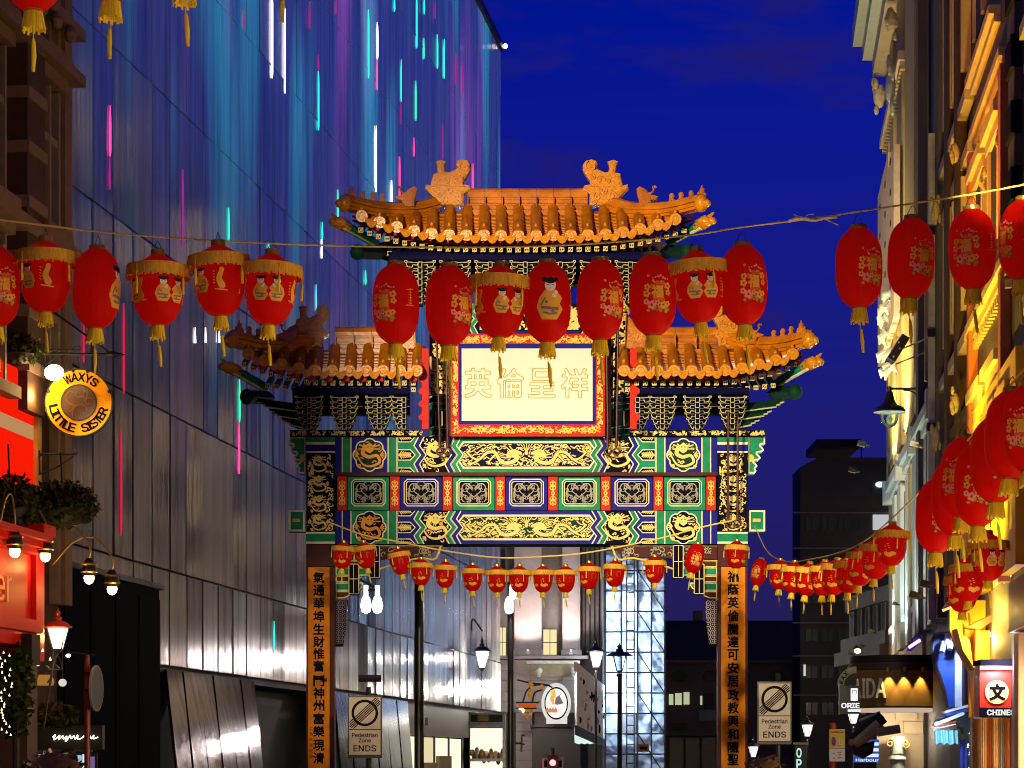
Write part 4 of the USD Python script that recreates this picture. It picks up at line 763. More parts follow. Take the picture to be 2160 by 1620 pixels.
# reflected in the glass: the pale block on the far right corner, hidden from here
t = thing('corner_block', 'long pale stone block with lit windows round the corner beyond the right-hand houses', 'building'); CB = wallfn(0, .1535); m = MB(); wbox(m, CB, 60, 132, 0, 24, 0, 9); obj('wall', m, mat('corner_stone', (.36, .31, .27), .7, var=.3, scale=.6), t)
for i in range(24):
    for j in range(6):
        m = MB(); wbox(m, CB, 61 + 2.9 * i, 62.3 + 2.9 * i, 3.2 + 3.4 * j, 5.5 + 3.4 * j, -.06, .05); f = obj('window', m, (glow('lit_window_d', (1., .66, .34), 3.2), dk, glow('lit_window_c', (1, .55, .28), 1.6), dk, dk, dk, dk)[(i * 3 + j * 2 + i * j) % 7], t)
        m = MB(); wbox(m, CB, 60.8 + 2.9 * i, 62.5 + 2.9 * i, 3.0 + 3.4 * j, 3.19 + 3.4 * j, -.22, .0); obj('sill', m, mat('corner_stone', (0, 0, 0)), f)
for k in range(4): lamp(t, CB(66 + 16 * k, 4.5, -2.2), 110, (1., .72, .45), .4); obj('added_wall_lantern', MB().lathe([(0, -.25), (.2, -.2), (.25, .2), (0, .3)], CB(66 + 16 * k, 4.5, -.3), 10), glow('globe', (1, 1, 1), 2.), t)  # lanterns added so the lit wall shows in the glass reflection
# ---------------------------------------------------------------- right-hand facades
cream = mat('cream_stucco', (.52, .38, .14), .6, var=.15, scale=1.5); greyst = mat('grey_stucco', (.10, .09, .105), .65, var=.2, scale=1.5); bbrick = mat('brown_brick', (.05, .022, .014), .7, var=.4, scale=14)
mau = mat('mauve_stucco', (.065, .05, .062), .65, var=.2, scale=1.5); trim = mat('stone_trim', (.52, .40, .26), .55, var=.15); wht = mat('white_stone', (.50, .52, .46), .5, var=.12)
def R(t, name, mt, Y0, Y1, z0, z1, w0, w1, par=None): m = MB(); wbox(m, RW, Y0, Y1, z0, z1, w0, w1); return obj(name, m, mt, par or t)
ra = thing('cream_building', 'tall cream stucco building with carved cornice at the far right of the street', 'building')
R(ra, 'wall', cream, 36.9, 46, 0, 15.5, -8, 0)
for px0, px1, w in ((1876, 1880, .05), (1885, 1893, .07), (1903, 1914, .09), (1924, 1944, .11)): R(ra, 'pilaster', cream, RY(px1), RY(px0), 6.6, 14.2, .003, w)
R(ra, 'cornice', wht, 36.6, 46.4, 14.3, 14.6, .0, .45); R(ra, 'cornice', wht, 36.5, 46.6, 14.61, 15.0, .0, .62); R(ra, 'cornice', trim, 36.8, 46.2, 13.95, 14.29, .0, .28); R(ra, 'parapet', wht, 36.5, 46.5, 15.0, 15.7, -.3, .5)
dn = R(ra, 'dentil_moulding', trim, 40.2, 46.1, 12.62, 12.76, .0, .16)
for k in range(24): R(ra, 'dentil', trim, 40.3 + .24 * k, 40.43 + .24 * k, 12.5, 12.62, .0, .12, dn)
def knob(t, name, mt, Y, z, w, rs_, seed=0):
    r = random.Random(seed); m = MB(); c = RW(Y, z, w); m.sphere(c, rs_, 7)
    for k in range(7): m.sphere(c + np.array([r.uniform(-1, 1), r.uniform(-1, 1), r.uniform(-1.4, 1.4)]) * np.array(rs_) * .9, np.array(rs_) * r.uniform(.35, .6), 5)
    return obj(name, m, mt, t)
knob(ra, 'carved_corbel', trim, 46.0, 13.55, .16, (.12, .12, .22), 1); knob(ra, 'carved_corbel', trim, 41.5, 13.6, .2, (.1, .12, .2), 2); knob(ra, 'carved_corbel', wht, 39.8, 12.1, .3, (.08, .1, .28), 3)
for i, (px0, px1, y) in enumerate(((1878, 1890, 392), (1890, 1902, 345), (1902, 1915, 330))):
    Y0, Y1 = RY(px1), RY(px0); R(ra, 'stepped_panel', mat('pink_stone', (.50, .36, .26), .6), Y0, Y1, 8.6, zz(y, (Y0 + Y1) / 2), .12, .22)
    for k in range(5): R(ra, 'panel_stud', dk, (Y0 + Y1) / 2 - .1, (Y0 + Y1) / 2 + .1, 9.2 + k * .5, 9.28 + k * .5, .22, .235)
rk = random.Random(77)
for k in range(26):
    Y, z = 41.2 + rk.uniform(0, 1.6), 8.0 + rk.uniform(0, 1.25); c = RW(Y, z, .16 + .10 * math.sin((z - 8) * 2.4)); q = np.array([rk.uniform(-.12, .12), rk.uniform(-.1, .1), rk.uniform(-.2, -.1)]); obj('acanthus_leaf', MB().tube([c, c + q * .5 + [-.07, 0, .02], c + q + [-.04, 0, 0]], [.045, .06, .015], 6), wht, ra, 50)
hc = R(ra, 'hood_cornice', wht, 33.2, 45.0, 6.24, 6.38, .0, .15); R(ra, 'hood_cornice', wht, 33.4, 44.8, 6.12, 6.23, .0, .09)
for Y in (33.4, 37.2, 40.5, 44.4): R(ra, 'hood_bracket', wht, Y - .16, Y + .16, 6.05, 6.44, .0, .19)
for px0, px1, w in ((1891, 1896, .07), (1902, 1910, .08), (1916, 1921, .05), (1926, 1932, .08), (1938, 1945, .1), (1962, 1967, .09), (1975, 1983, .12)): R(ra, 'lower_pilaster', wht if px0 != 1926 else cream, RY(px1), RY(px0), 3.4, 6.05, .0, w)
for Y0, Y1 in ((37.6, 39.2), (40.2, 42.0), (43, 44.6)):
    for z0, z1 in ((3.9, 5.9), (6.9, 8.6), (9.6, 11.6)): f = R(ra, 'window', dk, Y0, Y1, z0, z1, .003, .02); R(ra, 'sill', wht, Y0 - .1, Y1 + .1, z0 - .1, z0, .0, .08, f)
rb = thing('brown_building', 'narrow dark brown brick house with stone cornices between cream and mauve facades', 'building')
R(rb, 'wall', greyst, 32.0, 36.898, 0, 15.4, -8, -.05); R(rb, 'brick_wall', bbrick, 28.1, 31.998, 0, 15.3, -8, -.02)
for z, w in ((8.97, .26), (8.4, .18), (6.3, .26), (5.5, .2), (11.4, .2)): R(rb, 'cornice', trim if z != 5.5 else bbrick, 28.2, 32.2 if z != 8.97 else 33.2, z - .08, z + .05, .0, w * .42)
for px0, px1 in ((1950, 1955), (1990, 1998), (2012, 2018), (2034, 2040)): R(rb, 'pilaster', greyst if px0 < 2000 else bbrick, RY(px1), RY(px0), 3.4, 13.5, .0, .12)
a = MB(); a.ext(unary_union([sbox(33.3, 9.6, 34.7, 10.9), affinity.scale(Point(34, 10.9).buffer(.7), 1, 1.1)]), lambda x, y, d: RW(x, y, d), .0, -.04); obj('arched_window', a, dk, rb)
for Y0, Y1, z0, z1 in ((29, 30.2, 6.7, 8.2), (30.6, 31.6, 6.7, 8.2), (29, 30.2, 9.4, 11.1), (30.6, 31.6, 9.4, 11.1), (33.2, 35, 6.8, 8.2), (33.2, 35., 3.9, 5.8), (29, 31, 3.8, 5.2)): f = R(rb, 'window', dk, Y0, Y1, z0, z1, -.03, .02); R(rb, 'window_frame', trim, Y0 - .12, Y0, z0, z1, -.02, .09, f); R(rb, 'window_frame', trim, Y1, Y1 + .12, z0, z1, -.02, .09, f)
for z in (8.7, 5.9): knob(rb, 'scroll_bracket', trim, 28.6, z - .3, .18, (.05, .06, .12), 31); knob(rb, 'scroll_bracket', trim, 31.6, z - .3, .18, (.05, .06, .12), 32)
rc = thing('mauve_building', 'mauve stucco building with orange lit cornices at the right edge of the picture', 'building')
R(rc, 'wall', mau, 4, 28.098, 0, 15.6, -8, 0)
for z, w, Y0 in ((9.0, .3, 25.2), (8.42, .2, 24.6), (6.3, .3, 23.9), (11.6, .3, 14)): R(rc, 'cornice', trim, Y0, 28.0, z - .12, z - .04, .0, w * .22); R(rc, 'cornice', trim, Y0, 28.05, z - .038, z + .05, .0, w * .4)
for k in range(18): R(rc, 'dentil', trim, 24.1 + .21 * k, 24.2 + .21 * k, 6.06, 6.14, .0, .06)
for Y0, Y1 in ((26.75, 27.65), (25.0, 25.9), (21.0, 22.0), (18.5, 19.6)):
    for z0, z1 in ((6.7, 7.75), (9.4, 11.), (4.3, 5.35)):
        f = R(rc, 'window', dk, Y0, Y1, z0, z1, .003, .03); 
        for s in (Y0 - .16, Y1): R(rc, 'window_frame', trim, s, s + .16, z0, z1, .003, .06, f)
        R(rc, 'lintel', trim, Y0 - .25, Y1 + .25, z1 + .01, z1 + .12, .003, .07, f); R(rc, 'lintel', trim, Y0 - .3, Y1 + .3, z1 + .13, z1 + .24, .003, .12, f)
        for s in (Y0 - .2, Y1 + .2): knob(rc, 'lintel_bracket', trim, s, z1 - .1, .05, (.035, .05, .10), 5)
for k in range(22): R(rc, 'quoin', g_black if k % 2 else mau, 23.2, 23.75, 6.4 + .3 * k, 6.69 + .3 * k, .003, .07 + .03 * (k % 2))
yel = mat('yellow_render', (.72, .42, .008), .5, var=.12, scale=2)
R(rc, 'yellow_panel', yel, 22.8, 27.0, 3.35, 5.3, .003, .1)
for k in range(3): R(rc, 'yellow_sill', yel, 23.4 + 1.2 * k, 24.4 + 1.2 * k, 4.9 + .02 * k, 5.1, .003, .14)
for Y in (27.75, 24.2): R(rc, 'corner_strip', mat('terracotta', (.45, .13, .04), .6), Y, Y + .25, 3.3, 8.2, .003, .1)
for k in range(9): R(rc, 'vent_slot', g_black, 24.2 + .32 * k, 24.23 + .32 * k, 3.9 + .08 * (k % 3), 4.55, .10, .108)
# timber oriel at the far corner
t = thing('timber_oriel', 'grey timber oriel window bay at the far corner below the cream building', 'building')
q0, q1 = P(1791, HY, 50), P(1879, HY, 46.2); gm = mat('grey_timber', (.19, .175, .16), .6, var=.3, scale=4)
def orb(u0, u1, z0, z1, o, name, mt, dep=.8): m = MB(); m.hexa([np.array([*(q0 * (1 - u) + q1 * u)[:2], z]) + np.array([k * dep - o, 0, 0]) for u in (u0, u1) for z in (z0, z1) for k in (0, 1)]); return obj(name, m, mt, t)
orb(0, 1, 3.98, 4.72, 0, 'wall', gm); orb(-.03, 1.02, 4.5, 4.78, .06, 'lintel', gm, .5); orb(-.06, 1.02, 3.72, 3.97, .12, 'sill', gm, .6); orb(-.1, 1.02, 3.45, 3.71, .22, 'cornice', gm, .6); orb(-.02, .98, 2.7, 3.44, .02, 'base', sdark)
for k in range(5): orb(.05 + .19 * k, .16 + .19 * k, 4.0, 4.48, .004, 'pane', dk, .05); orb(.165 + .19 * k, .195 + .19 * k, 3.98, 4.49, .05, 'mullion', gm, .1)
fillwin = glow('fill_window', (1., .66, .36), FILL)  # glow of unseen windows, added as fill for the street
for k in range(6): f = R(rc, 'shop_window', fillwin, 5 + 2.9 * k, 7.4 + 2.9 * k, .55, 2.45, .003, .03); R(rc, 'stall_riser', bbrick, 5 + 2.9 * k, 7.4 + 2.9 * k, .12, .54, .003, .1, f); R(rc, 'shop_pilaster', trim, 7.45 + 2.9 * k, 7.85 + 2.9 * k, .12, 2.7, .003, .16)  # glowing windows added below the view to brighten the lanterns
R(rc, 'shop_fascia', mat('fascia_maroon', (.12, .02, .015), .5), 4, 22.4, 2.72, 3.15, .003, .2)
# ---------------------------------------------------------------- left-hand brick house
lb = thing('brick_house', 'brown brick house with pale stone bands at the left edge', 'building'); lbr = mat('red_brown_brick', (.05, .018, .008), .7, var=.4, scale=12); lst = mat('banding_stone', (.20, .11, .06), .6, var=.3); lfr = mat('window_timber', (.22, .16, .11), .5)
def L(t, name, mt, Y0, Y1, z0, z1, w0, w1, par=None): m = MB(); wbox(m, LW, Y0, Y1, z0, z1, w0, w1); return obj(name, m, mt, par or t)
L(lb, 'wall', lbr, -6, 28.0, 0, 14, -7, 0)
L(lb, 'corner_pilaster', lst, 27.85, 28.12, 3.3, 13, -.1, .14); L(lb, 'drainpipe', lfr, 27.72, 27.82, 3.3, 12, .002, .1)
for Y0, Y1 in ((26.25, 26.85), (24.4, 25.0), (22.5, 23.1)):
    L(lb, 'pier', lbr, Y0, Y1, 5.2, 12, .003, .22)
    for k in range(9): L(lb, 'stone_band', lst, Y0 - .02, Y1 + .02, 5.6 + .56 * k, 5.72 + .56 * k, .003, .245)
for Y0 in (26.95, 25.1, 23.2):
    for z0 in (5.4, 7.3, 9.2):
        f = L(lb, 'window', dk, Y0, Y0 + .7, z0, z0 + 1.5, .003, .03)
        for s in (0, .33, .66): L(lb, 'window_frame', lfr, Y0 + s, Y0 + s + .06, z0, z0 + 1.5, .03, .14, f)
        L(lb, 'transom', lfr, Y0, Y0 + .72, z0 + .9, z0 + .98, .03, .13, f)
        L(lb, 'sill', lst, Y0 - .08, Y0 + .82, z0 - .14, z0 - .02, .003, .26, f); L(lb, 'lintel', lst, Y0 - .08, Y0 + .82, z0 + 1.52, z0 + 1.66, .003, .2, f)
for z in (9.05, 9.55, 7.1): L(lb, 'string_cornice', lst, 20, 28.1, z - .07, z + .05, .003, .3)
for k in range(12): knob_m = MB().sphere(LW(22 + .5 * k, 9.4, .3), (.07, .1, .1), 5); obj('cornice_bracket', knob_m, lst, lb)

for k in range(6): f = L(lb, 'shop_window', fillwin, 1 + 1.8 * k, 2.6 + 1.8 * k, .55, 2.4, .003, .03); L(lb, 'shop_pilaster', lst, 2.62 + 1.8 * k, 2.78 + 1.8 * k, .12, 2.6, .003, .14)  # same added fill windows, out of view on the left side
L(lb, 'shop_fascia', mat('fascia_green', (.02, .06, .04), .5), 0, 11.9, 2.66, 3.1, .003, .2)
# ================================================================ lanterns
red_f = sheet('glowing_lantern_silk', (.60, .004, .002), (.80, .010, .004), .5, .5, (1., .016, .005), .15)  # lanterns hold no bulb; weak red glow added to the cloth to brighten it
fringe_m = mat('fringe_gold', (.88, .46, .035), .6, var=.35, scale=60, stretch=(1, 1, .15)); cap_m = mat('cap_brass', (.5, .36, .08), .3, metal=.7); capd = mat('cap_dark', (.02, .012, .01), .4)
tas_m = mat('tassel_yellow', (.90, .66, .02), .65, var=.3, scale=50, stretch=(1, 1, .1))
pr = {'gold': mat('print_gold', (.90, .46, .04), .6), 'pink': mat('print_pink', (.95, .34, .26), .6), 'green': mat('print_green', (.36, .38, .08), .6), 'white': mat('print_white', (.95, .88, .84), .6), 'black': mat('print_black', (.02, .012, .015), .5), 'blue': mat('print_grey_blue', (.20, .17, .22), .5), 'orange': mat('print_orange', (.80, .14, .01), .6)}
def oval_prof():
    t = np.linspace(-1, 1, 25); r = .178 * (1 - np.abs(t) ** 2.9) ** (1 / 2.3); r = np.maximum(r, .062); return np.stack([r, -.345 + .30 * t], 1)[::-1]
def bell_prof(): return np.array([(.05, -.045), (.075, -.06), (.14, -.10), (.20, -.135), (.205, -.15), (.19, -.155), (.192, -.2), (.194, -.28), (.19, -.36), (.178, -.43), (.155, -.49), (.12, -.54), (.08, -.57), (.055, -.578)])
def on_surface(prof, th0):
    z, r = prof[::-1, 1], prof[::-1, 0]
    o = np.argsort(z)
    return lambda x, y, d: ((lambda a, q: np.array([q * math.sin(a), -q * math.cos(a), y]))(th0 + x / .18, float(np.interp(y, z[o], r[o])) + .0035 - d))
def fabric(prof, n=96, ribs=24, amp=.011):
    a = np.arange(n + 1) * 2 * np.pi / n; k = 1 + amp * np.minimum(np.abs(np.cos(a * ribs / 2)) * 1.6, 1.) - amp; p = np.asarray(prof)
    m = MB(); m.grid(np.stack([np.outer(p[:, 0], np.cos(a) * k), np.outer(p[:, 0], np.sin(a) * k), np.outer(p[:, 1], np.ones(n + 1))], -1)); return m
def dense(s, k=.02): return s.segmentize(k) if hasattr(s, 'segmentize') else s
def stamp(par, prof, th0, shapes):
    fn = on_surface(prof, th0)
    for nm, mt, s in shapes:
        cells = [s.intersection(sbox(i * .03, j * .03, i * .03 + .03, j * .03 + .03)) for i in range(-6, 6) for j in range(-20, 0)]
        m = MB()
        for c in cells:
            if not c.is_empty: m.ext(c, fn, 0, .003)
        if m.n: obj(nm, m, mt, par, kind='stuff' if nm == 'flower_print' else None)
def blobs(seed, pts, r0, r1): r = random.Random(seed); return unary_union([affinity.scale(Point(x, y).buffer(r.uniform(r0, r1), 3), 1, r.uniform(.7, 1.2)) for x, y in pts])
def flower_print(seed):
    r = random.Random(seed); R_ = lambda n, x0, x1, y0, y1: [(r.uniform(x0, x1), r.uniform(y0, y1)) for _ in range(n)]
    z = -.36; fu = fit(glyphs('福', bold=2), -.045, z - .035, .05, z + .065)
    fl = lambda x, y, q: unary_union([Point(x + q * math.cos(a), y + q * math.sin(a)).buffer(q * .62, 2) for a in np.arange(5) * 1.257])
    gold = unary_union([fu] + [fl(*a) for a in ((-.075, z + .05, .016), (-.08, z + .0, .018), (.085, z + .06, .018), (.09, z + .01, .015), (.05, z - .085, .02), (.085, z - .075, .014))])
    pink = unary_union([fl(*a) for a in ((-.045, z - .085, .022), (-.085, z - .06, .015), (.0, z - .07, .014))]); dots = blobs(seed + 1, R_(14, -.07, .09, z + .085, z + .145), .004, .010)
    gr = blobs(seed + 2, R_(16, -.1, .1, z - .135, z - .10), .007, .014).difference(unary_union([gold, pink])); og = blobs(seed + 3, R_(12, -.05, .06, z - .05, z + .08), .012, .022).difference(unary_union([gold.buffer(.003), pink]))
    return [('flower_print', pr['gold'], gold), ('flower_print', pr['pink'], unary_union([pink.difference(gold), dots.difference(gold)])), ('flower_print', pr['green'], gr), ('flower_print', pr['orange'], og)]
def doll(cx, z, s, flip=1):
    T = lambda q: affinity.affine_transform(q, [s * flip, 0, 0, s, cx, z])
    face = T(affinity.scale(Point(0, .10).buffer(.045), .95, 1.05)); hair = T(unary_union([affinity.scale(Point(0, .135).buffer(.045), 1, .55), Point(-.05, .145).buffer(.017), Point(.05, .145).buffer(.017)]))
    robe = T(Polygon([(-.03, .055), (.035, .055), (.085, -.0), (.06, -.04), (.09, -.08), (.05, -.15), (-.06, -.15), (-.095, -.07), (-.075, .0)]).buffer(.01)); belt = T(unary_union([Polygon([(-.075, -.06), (.07, -.07), (.06, -.09), (-.07, -.08)]), LineString([(-.05, -.11), (0, -.12), (.05, -.11)]).buffer(.008), LineString([(-.04, -.0), (-.07, -.05)]).buffer(.006), Point(-.03, -.03).buffer(.012), Point(.02, -.1).buffer(.014)]))
    hand = T(unary_union([Point(.03, .02).buffer(.017), Point(.045, .045).buffer(.013)])); eyes = T(unary_union([affinity.scale(Point(x, .10).buffer(.006), 1.5, .6) for x in (-.018, .02)] + [Point(.0, .075).buffer(.004)]))
    return face.difference(hair).difference(eyes), unary_union([hair, eyes]), robe.difference(belt).difference(hand), belt, hand
def doll_print(items):
    out = {}
    for args in items:
        for k, q in zip(('white', 'black', 'gold', 'blue', 'white'), doll(*args)): out.setdefault(k, []).append(q)
    return [('doll_print', pr[k], unary_union(v)) for k, v in out.items()]
def pagoda_print(z=-.33): return [('gold_print', pr['gold'], unary_union([LineString([(0, z + .08), (.005, z - .05)]).buffer(.0022), LineString([(-.03, z + .07), (.03, z + .075)]).buffer(.002), LineString([(-.035, z - .05), (.04, z - .045)]).buffer(.0025)] + [LineString([(-.012, z + .05 - .02 * k), (.012, z + .048 - .02 * k)]).buffer(.002) for k in range(5)]))]
def brush_print(z=-.33): return [('gold_print', pr['gold'], unary_union([Point(.0, z + .07).buffer(.018, 3), taper([(0, z + .06), (-.02, z), (.0, z - .05)], .03, .05, 3), LineString([(-.05, z - .075), (.04, z - .085)]).buffer(.004)] + [LineString([(-.06, z + .06 - .022 * k), (-.052, z + .055 - .022 * k)]).buffer(.003) for k in range(5)]))]
def cloud_print(z=-.38): return [('gold_print', pr['gold'], unary_union([affinity.scale(Point(x, z + y).buffer(r), 1.3, .8) for x, y, r in ((-.05, -.06, .03), (-.02, -.07, .035), (.035, -.055, .03), (.02, -.045, .022), (-.065, -.045, .02))] + [affinity.scale(Point(x, z + y).buffer(.007), 1.6, .8) for x, y in ((-.07, .04), (-.04, .07), (-.02, .02), (-.06, .0), (-.03, .045))]))]
def tassel(t, z, r, h, tail):
    n = 26; m = MB()
    for i in range(n):
        a = 6.283 * i / n; b = a + 6.283 / n * .86; q = [np.array([rr * math.cos(c), rr * math.sin(c), zq]) for c in (a, b) for rr, zq in ((r * .8, z), (r * (1.05 + .08 * math.sin(7 * i)), z - h * (.92 + .1 * math.sin(3.7 * i))))]
        m.hexa([q[0], q[0] * .9 + [0, 0, z * .1], q[1], q[1] * .92 + np.array([0, 0, q[1][2] * .08]), q[2], q[2] * .9 + [0, 0, z * .1], q[3], q[3] * .92 + np.array([0, 0, q[3][2] * .08])])
    o = obj('tassel', m, tas_m, t, kind='stuff'); m = MB(); m.lathe([(r * .75, z + .02), (r * .85, z), (r * .8, z - .012), (0, z - .012)], n=14); obj('bottom_ring', m, cap_m, t, 40)
    if tail: m = MB(); m.tube([(0, 0, z - .01), (.004, 0, z - h - .03), (.012, .0, z - h - .05), (.02, 0, z - h - .05 - tail * .5), (.03, .006, z - h - .05 - tail)], [.003, .003, .011, .015, .010], 7); obj('tail', m, tas_m, t)
def oval_lantern(label, M, group, front, back):
    t = thing('oval_lantern', label, 'lantern', M, group); p = oval_prof()
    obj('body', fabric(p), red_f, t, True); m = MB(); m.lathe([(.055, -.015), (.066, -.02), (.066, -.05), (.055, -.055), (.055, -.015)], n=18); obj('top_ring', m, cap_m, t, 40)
    m = MB(); m.tube([(-.05, 0, -.02), (-.02, 0, .04), (0, 0, .06), (.02, 0, .04), (.05, 0, -.02)], .003, 5); obj('hanger', m, capd, t)
    tassel(t, -.648, .066, .12, .17)
    stamp(t, p, 0, front); stamp(t, p, 1.25, back); stamp(t, p, math.pi, front); return t
def bell_lantern(label, M, group, fronts):
    t = thing('fringed_lantern', label, 'lantern', M, group); p = bell_prof()
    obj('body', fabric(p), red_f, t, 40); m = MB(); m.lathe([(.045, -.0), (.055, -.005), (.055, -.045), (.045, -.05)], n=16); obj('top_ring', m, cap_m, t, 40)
    m = MB(); m.tube([(-.04, 0, -.01), (-.015, 0, .045), (0, 0, .06), (.015, 0, .045), (.04, 0, -.01)], .003, 5); obj('hanger', m, capd, t)
    m = MB(); m.lathe([(.205, -.125), (.236, -.128), (.238, -.145), (.206, -.15)], n=40); obj('fringe_band', m, fringe_m, t, 40)
    m = MB(); n = 110
    for i in range(n):
        a, b = 6.283 * i / n, 6.283 * (i + .9) / n; h = .085 + .012 * math.sin(i * 2.3) * math.sin(i * .7); q = [np.array([r * math.cos(c), r * math.sin(c), zq]) for c in (a, b) for r, zq in ((.236, -.14), (.229, -.14), (.247, -.14 - h), (.241, -.14 - h))]
        m.hexa(q)
    obj('fringe', m, fringe_m, t, kind='stuff')
    for k in range(4):
        a = .35 + k * math.pi / 2; c = np.array([.247 * math.cos(a), .247 * math.sin(a), -.15]); obj('side_tassel', MB().tube([c, c + [0, 0, -.09], c + [0, 0, -.1], c + [0, 0, -.22]], [.003, .003, .009, .011], 6), tas_m, t)
    tassel(t, -.58, .058, .11, .15)
    for th, s in fronts: stamp(t, p, th, s)
    return t
G1, G2, G3, G4 = 'red lanterns on the near string across the street', 'small fringed lanterns strung under the gate', 'lanterns on the string along the right-hand houses', 'lanterns at the top edge over the left side'
# the near string
A1 = A2 = B1 = B2 = None
YN = 19.5
def hang(px, top, Y, rz, tilt=0., az=0., s=1.): return xf(P(px, top, Y), rz, tilt, az, s)
near = [  # px, top row of the body, kind, turn about the hook, tilt, label
    (-8, 512, 'A', 30, 0, 'oval red lantern cut by the left edge of the picture'), (96, 500, 'B', -55, 0, 'fringed lantern second from the left edge, in front of the brick house'),
    (207, 515, 'A2', 75, 2, 'plain oval lantern between two fringed ones, nearest the round yellow sign'), (333, 528, 'B', 38, 0, 'fringed lantern with doll print fourth from the left on the near string'),
    (460, 508, 'B', -60, -2, 'fringed lantern turned to show its gold print, fifth from the left on the near string'), (575, 527, 'B', 0, 3, 'fringed lantern with two printed dolls just above the dark left roof'),
    (835, 548, 'A', -32, 0, 'oval lantern in front of the left end of the top eave'), (947, 552, 'A', 40, 0, 'oval lantern over the left upper post of the gate'), (1058, 553, 'B', 22, 2, 'fringed lantern hanging over the signboard'),
    (1155, 545, 'A2', 6, 0, 'oval lantern with a single large printed child in a gold robe'), (1266, 540, 'A', 32, 0, 'oval lantern at the right upper corner of the signboard'), (1375, 530, 'A', 8, -1, 'oval lantern above the inner end of the right roof'),
    (1467, 522, 'B', 5, -4, 'tilted fringed lantern on the near string with a loose gold cord'), (1565, 508, 'A', 20, -2, 'oval lantern hanging above the right roof dragon'),
    (1810, 472, 'A', 25, -1, 'oval lantern alone against the blue sky'), (1925, 452, 'A', 22, 2, 'oval lantern in front of the edge of the cream building'), (2049, 432, 'A', -28, -1, 'oval lantern before the brown brick house on the near string'), (2160, 413, 'A', -70, 2, 'oval lantern on the near string cut by the right edge of the picture')]
first = {}
def place_lantern(kind, M, label, group):
    if kind in first: return copy(first[kind], M, label, 'lantern', group)
    if kind == 'A': t = oval_lantern(label, M, group, flower_print(3), pagoda_print())
    elif kind == 'A2': t = oval_lantern(label, M, group, doll_print([(0, -.34, 1.)]), pagoda_print())
    elif kind == 'B': t = bell_lantern(label, M, group, [(0, doll_print([(-.055, -.33, .58, 1), (.065, -.33, .58, -1)])), (1.25, brush_print()), (-2.0, doll_print([(-.055, -.33, .58, 1), (.065, -.33, .58, -1)])), (-1.25, brush_print())])
    elif kind == 'C': t = bell_lantern(label, M, group, [(0, cloud_print()), (1.1, [('gold_print', mat('print_dull', (.55, .08, .03), .5), sbox(-.04, -.38, .04, -.27).difference(sbox(-.03, -.38, .03, -.28)))]), (-1.2, cloud_print()), (2.4, cloud_print())])
    first[kind] = t; return t
for px, top, kd, rz, tl, lb_ in near: place_lantern(kd, hang(px, top - 2, YN, rz, tl, 1.57), lb_, G1)
for px, bot, lb_ in ((70, 28, 'oval lantern at the top left corner with its long tassel in view'), (234, 6, 'oval lantern second from the left along the top edge'), (390, -26, 'lantern third along the top edge, only its tassel in view'), (598, -70, 'lantern fourth along the top edge, just a tassel tip in view')):
    place_lantern('A', hang(px, bot - .66 * F / 14.7, 14.7, 20 + px, 0), lb_, G4)
# the string under the gate
Y2 = 36.1; under = [(725, 1140, 4), (766, 1140, -9), (838, 1153, -10), (888, 1175, 0), (940, 1180, 2), (997, 1187, 0), (1048, 1190, 0), (1096, 1190, 1), (1145, 1190, 0), (1193, 1190, 0), (1243, 1183, 1), (1298, 1178, 2), (1381, 1170, 0)]
words_ = ['leftmost small fringed lantern, beside the left pillar', 'second small fringed lantern from the left pillar, swinging outwards', 'third small fringed lantern, tilted above the left corner bracket', 'fourth small fringed lantern, in front of the thick black pole', 'fifth small fringed lantern from the left pillar', 'sixth small fringed lantern from the left pillar', 'seventh small fringed lantern, before the left pole lamp', 'eighth small fringed lantern, hanging over the slim pole', 'ninth small fringed lantern, before the pale left pilaster', 'tenth small fringed lantern, over the lit upper window', 'eleventh small fringed lantern, before the second pilaster', 'twelfth small fringed lantern, at the left edge of the scaffold', 'thirteenth small fringed lantern, before the scaffold and the right bracket']
for i, ((px, top, tl), w) in enumerate(zip(under, words_)): place_lantern('C', hang(px, top, Y2, (5, -40, -55, 10, -5, 5, 25, 0, 12, -30, -35, -40, -30)[i], tl, 1.57, .69), w, G2)
place_lantern('C', hang(1555, 1137, Y2, 60, 3, 1.57, .72), 'small fringed lantern hanging in front of the right couplet pillar', G2)
place_lantern('A', hang(1474, 1143, Y2, 10, 14, 1.57, .70), 'small tilted oval lantern beside the right pillar under the beam', G2)
# the string along the right-hand side
XS = 3.45
side_l = [(35.3, 1175, 'A', .62, 12), (32.9, 1178, 'C', .69, 3), (31.2, 1182, 'C', .69, 6), (29.6, 1184, 'C', .69, 9), (28.2, 1180, 'C', .69, 5), (27.1, 1176, 'C', .69, 9), (26.1, 1168, 'C', .69, 4), (25.1, 1150, 'C', .69, 8), (24.1, 1132, 'C', .69, 6), (23.2, 1100, 'C', .69, 2),
          (20.7, 1000, 'A', .98, 2), (20.05, 958, 'A', .98, -2), (19.5, 912, 'A', 1., 2), (18.95, 925, 'A', 1., 0), (18.3, 868, 'A', 1., -1), (17.65, 812, 'A', 1., 2), (17.1, 800, 'A', .95, 0)]
ordn = ['first', 'second', 'third', 'fourth', 'fifth', 'sixth', 'seventh', 'eighth', 'ninth', 'tenth', 'eleventh', 'twelfth', 'thirteenth', 'fourteenth', 'fifteenth', 'sixteenth', 'seventeenth']
for i, (Y, top, kd, s, tl) in enumerate(side_l):
    px = CX + F * XS / Y; place_lantern(kd, hang(px, top, Y, -35 + 23 * (i % 4), tl, 1.57, s), ('small fringed lantern, ' if kd == 'C' else 'oval red lantern, ') + ordn[i] + ' from the gate pillar on the string along the right houses', G3)
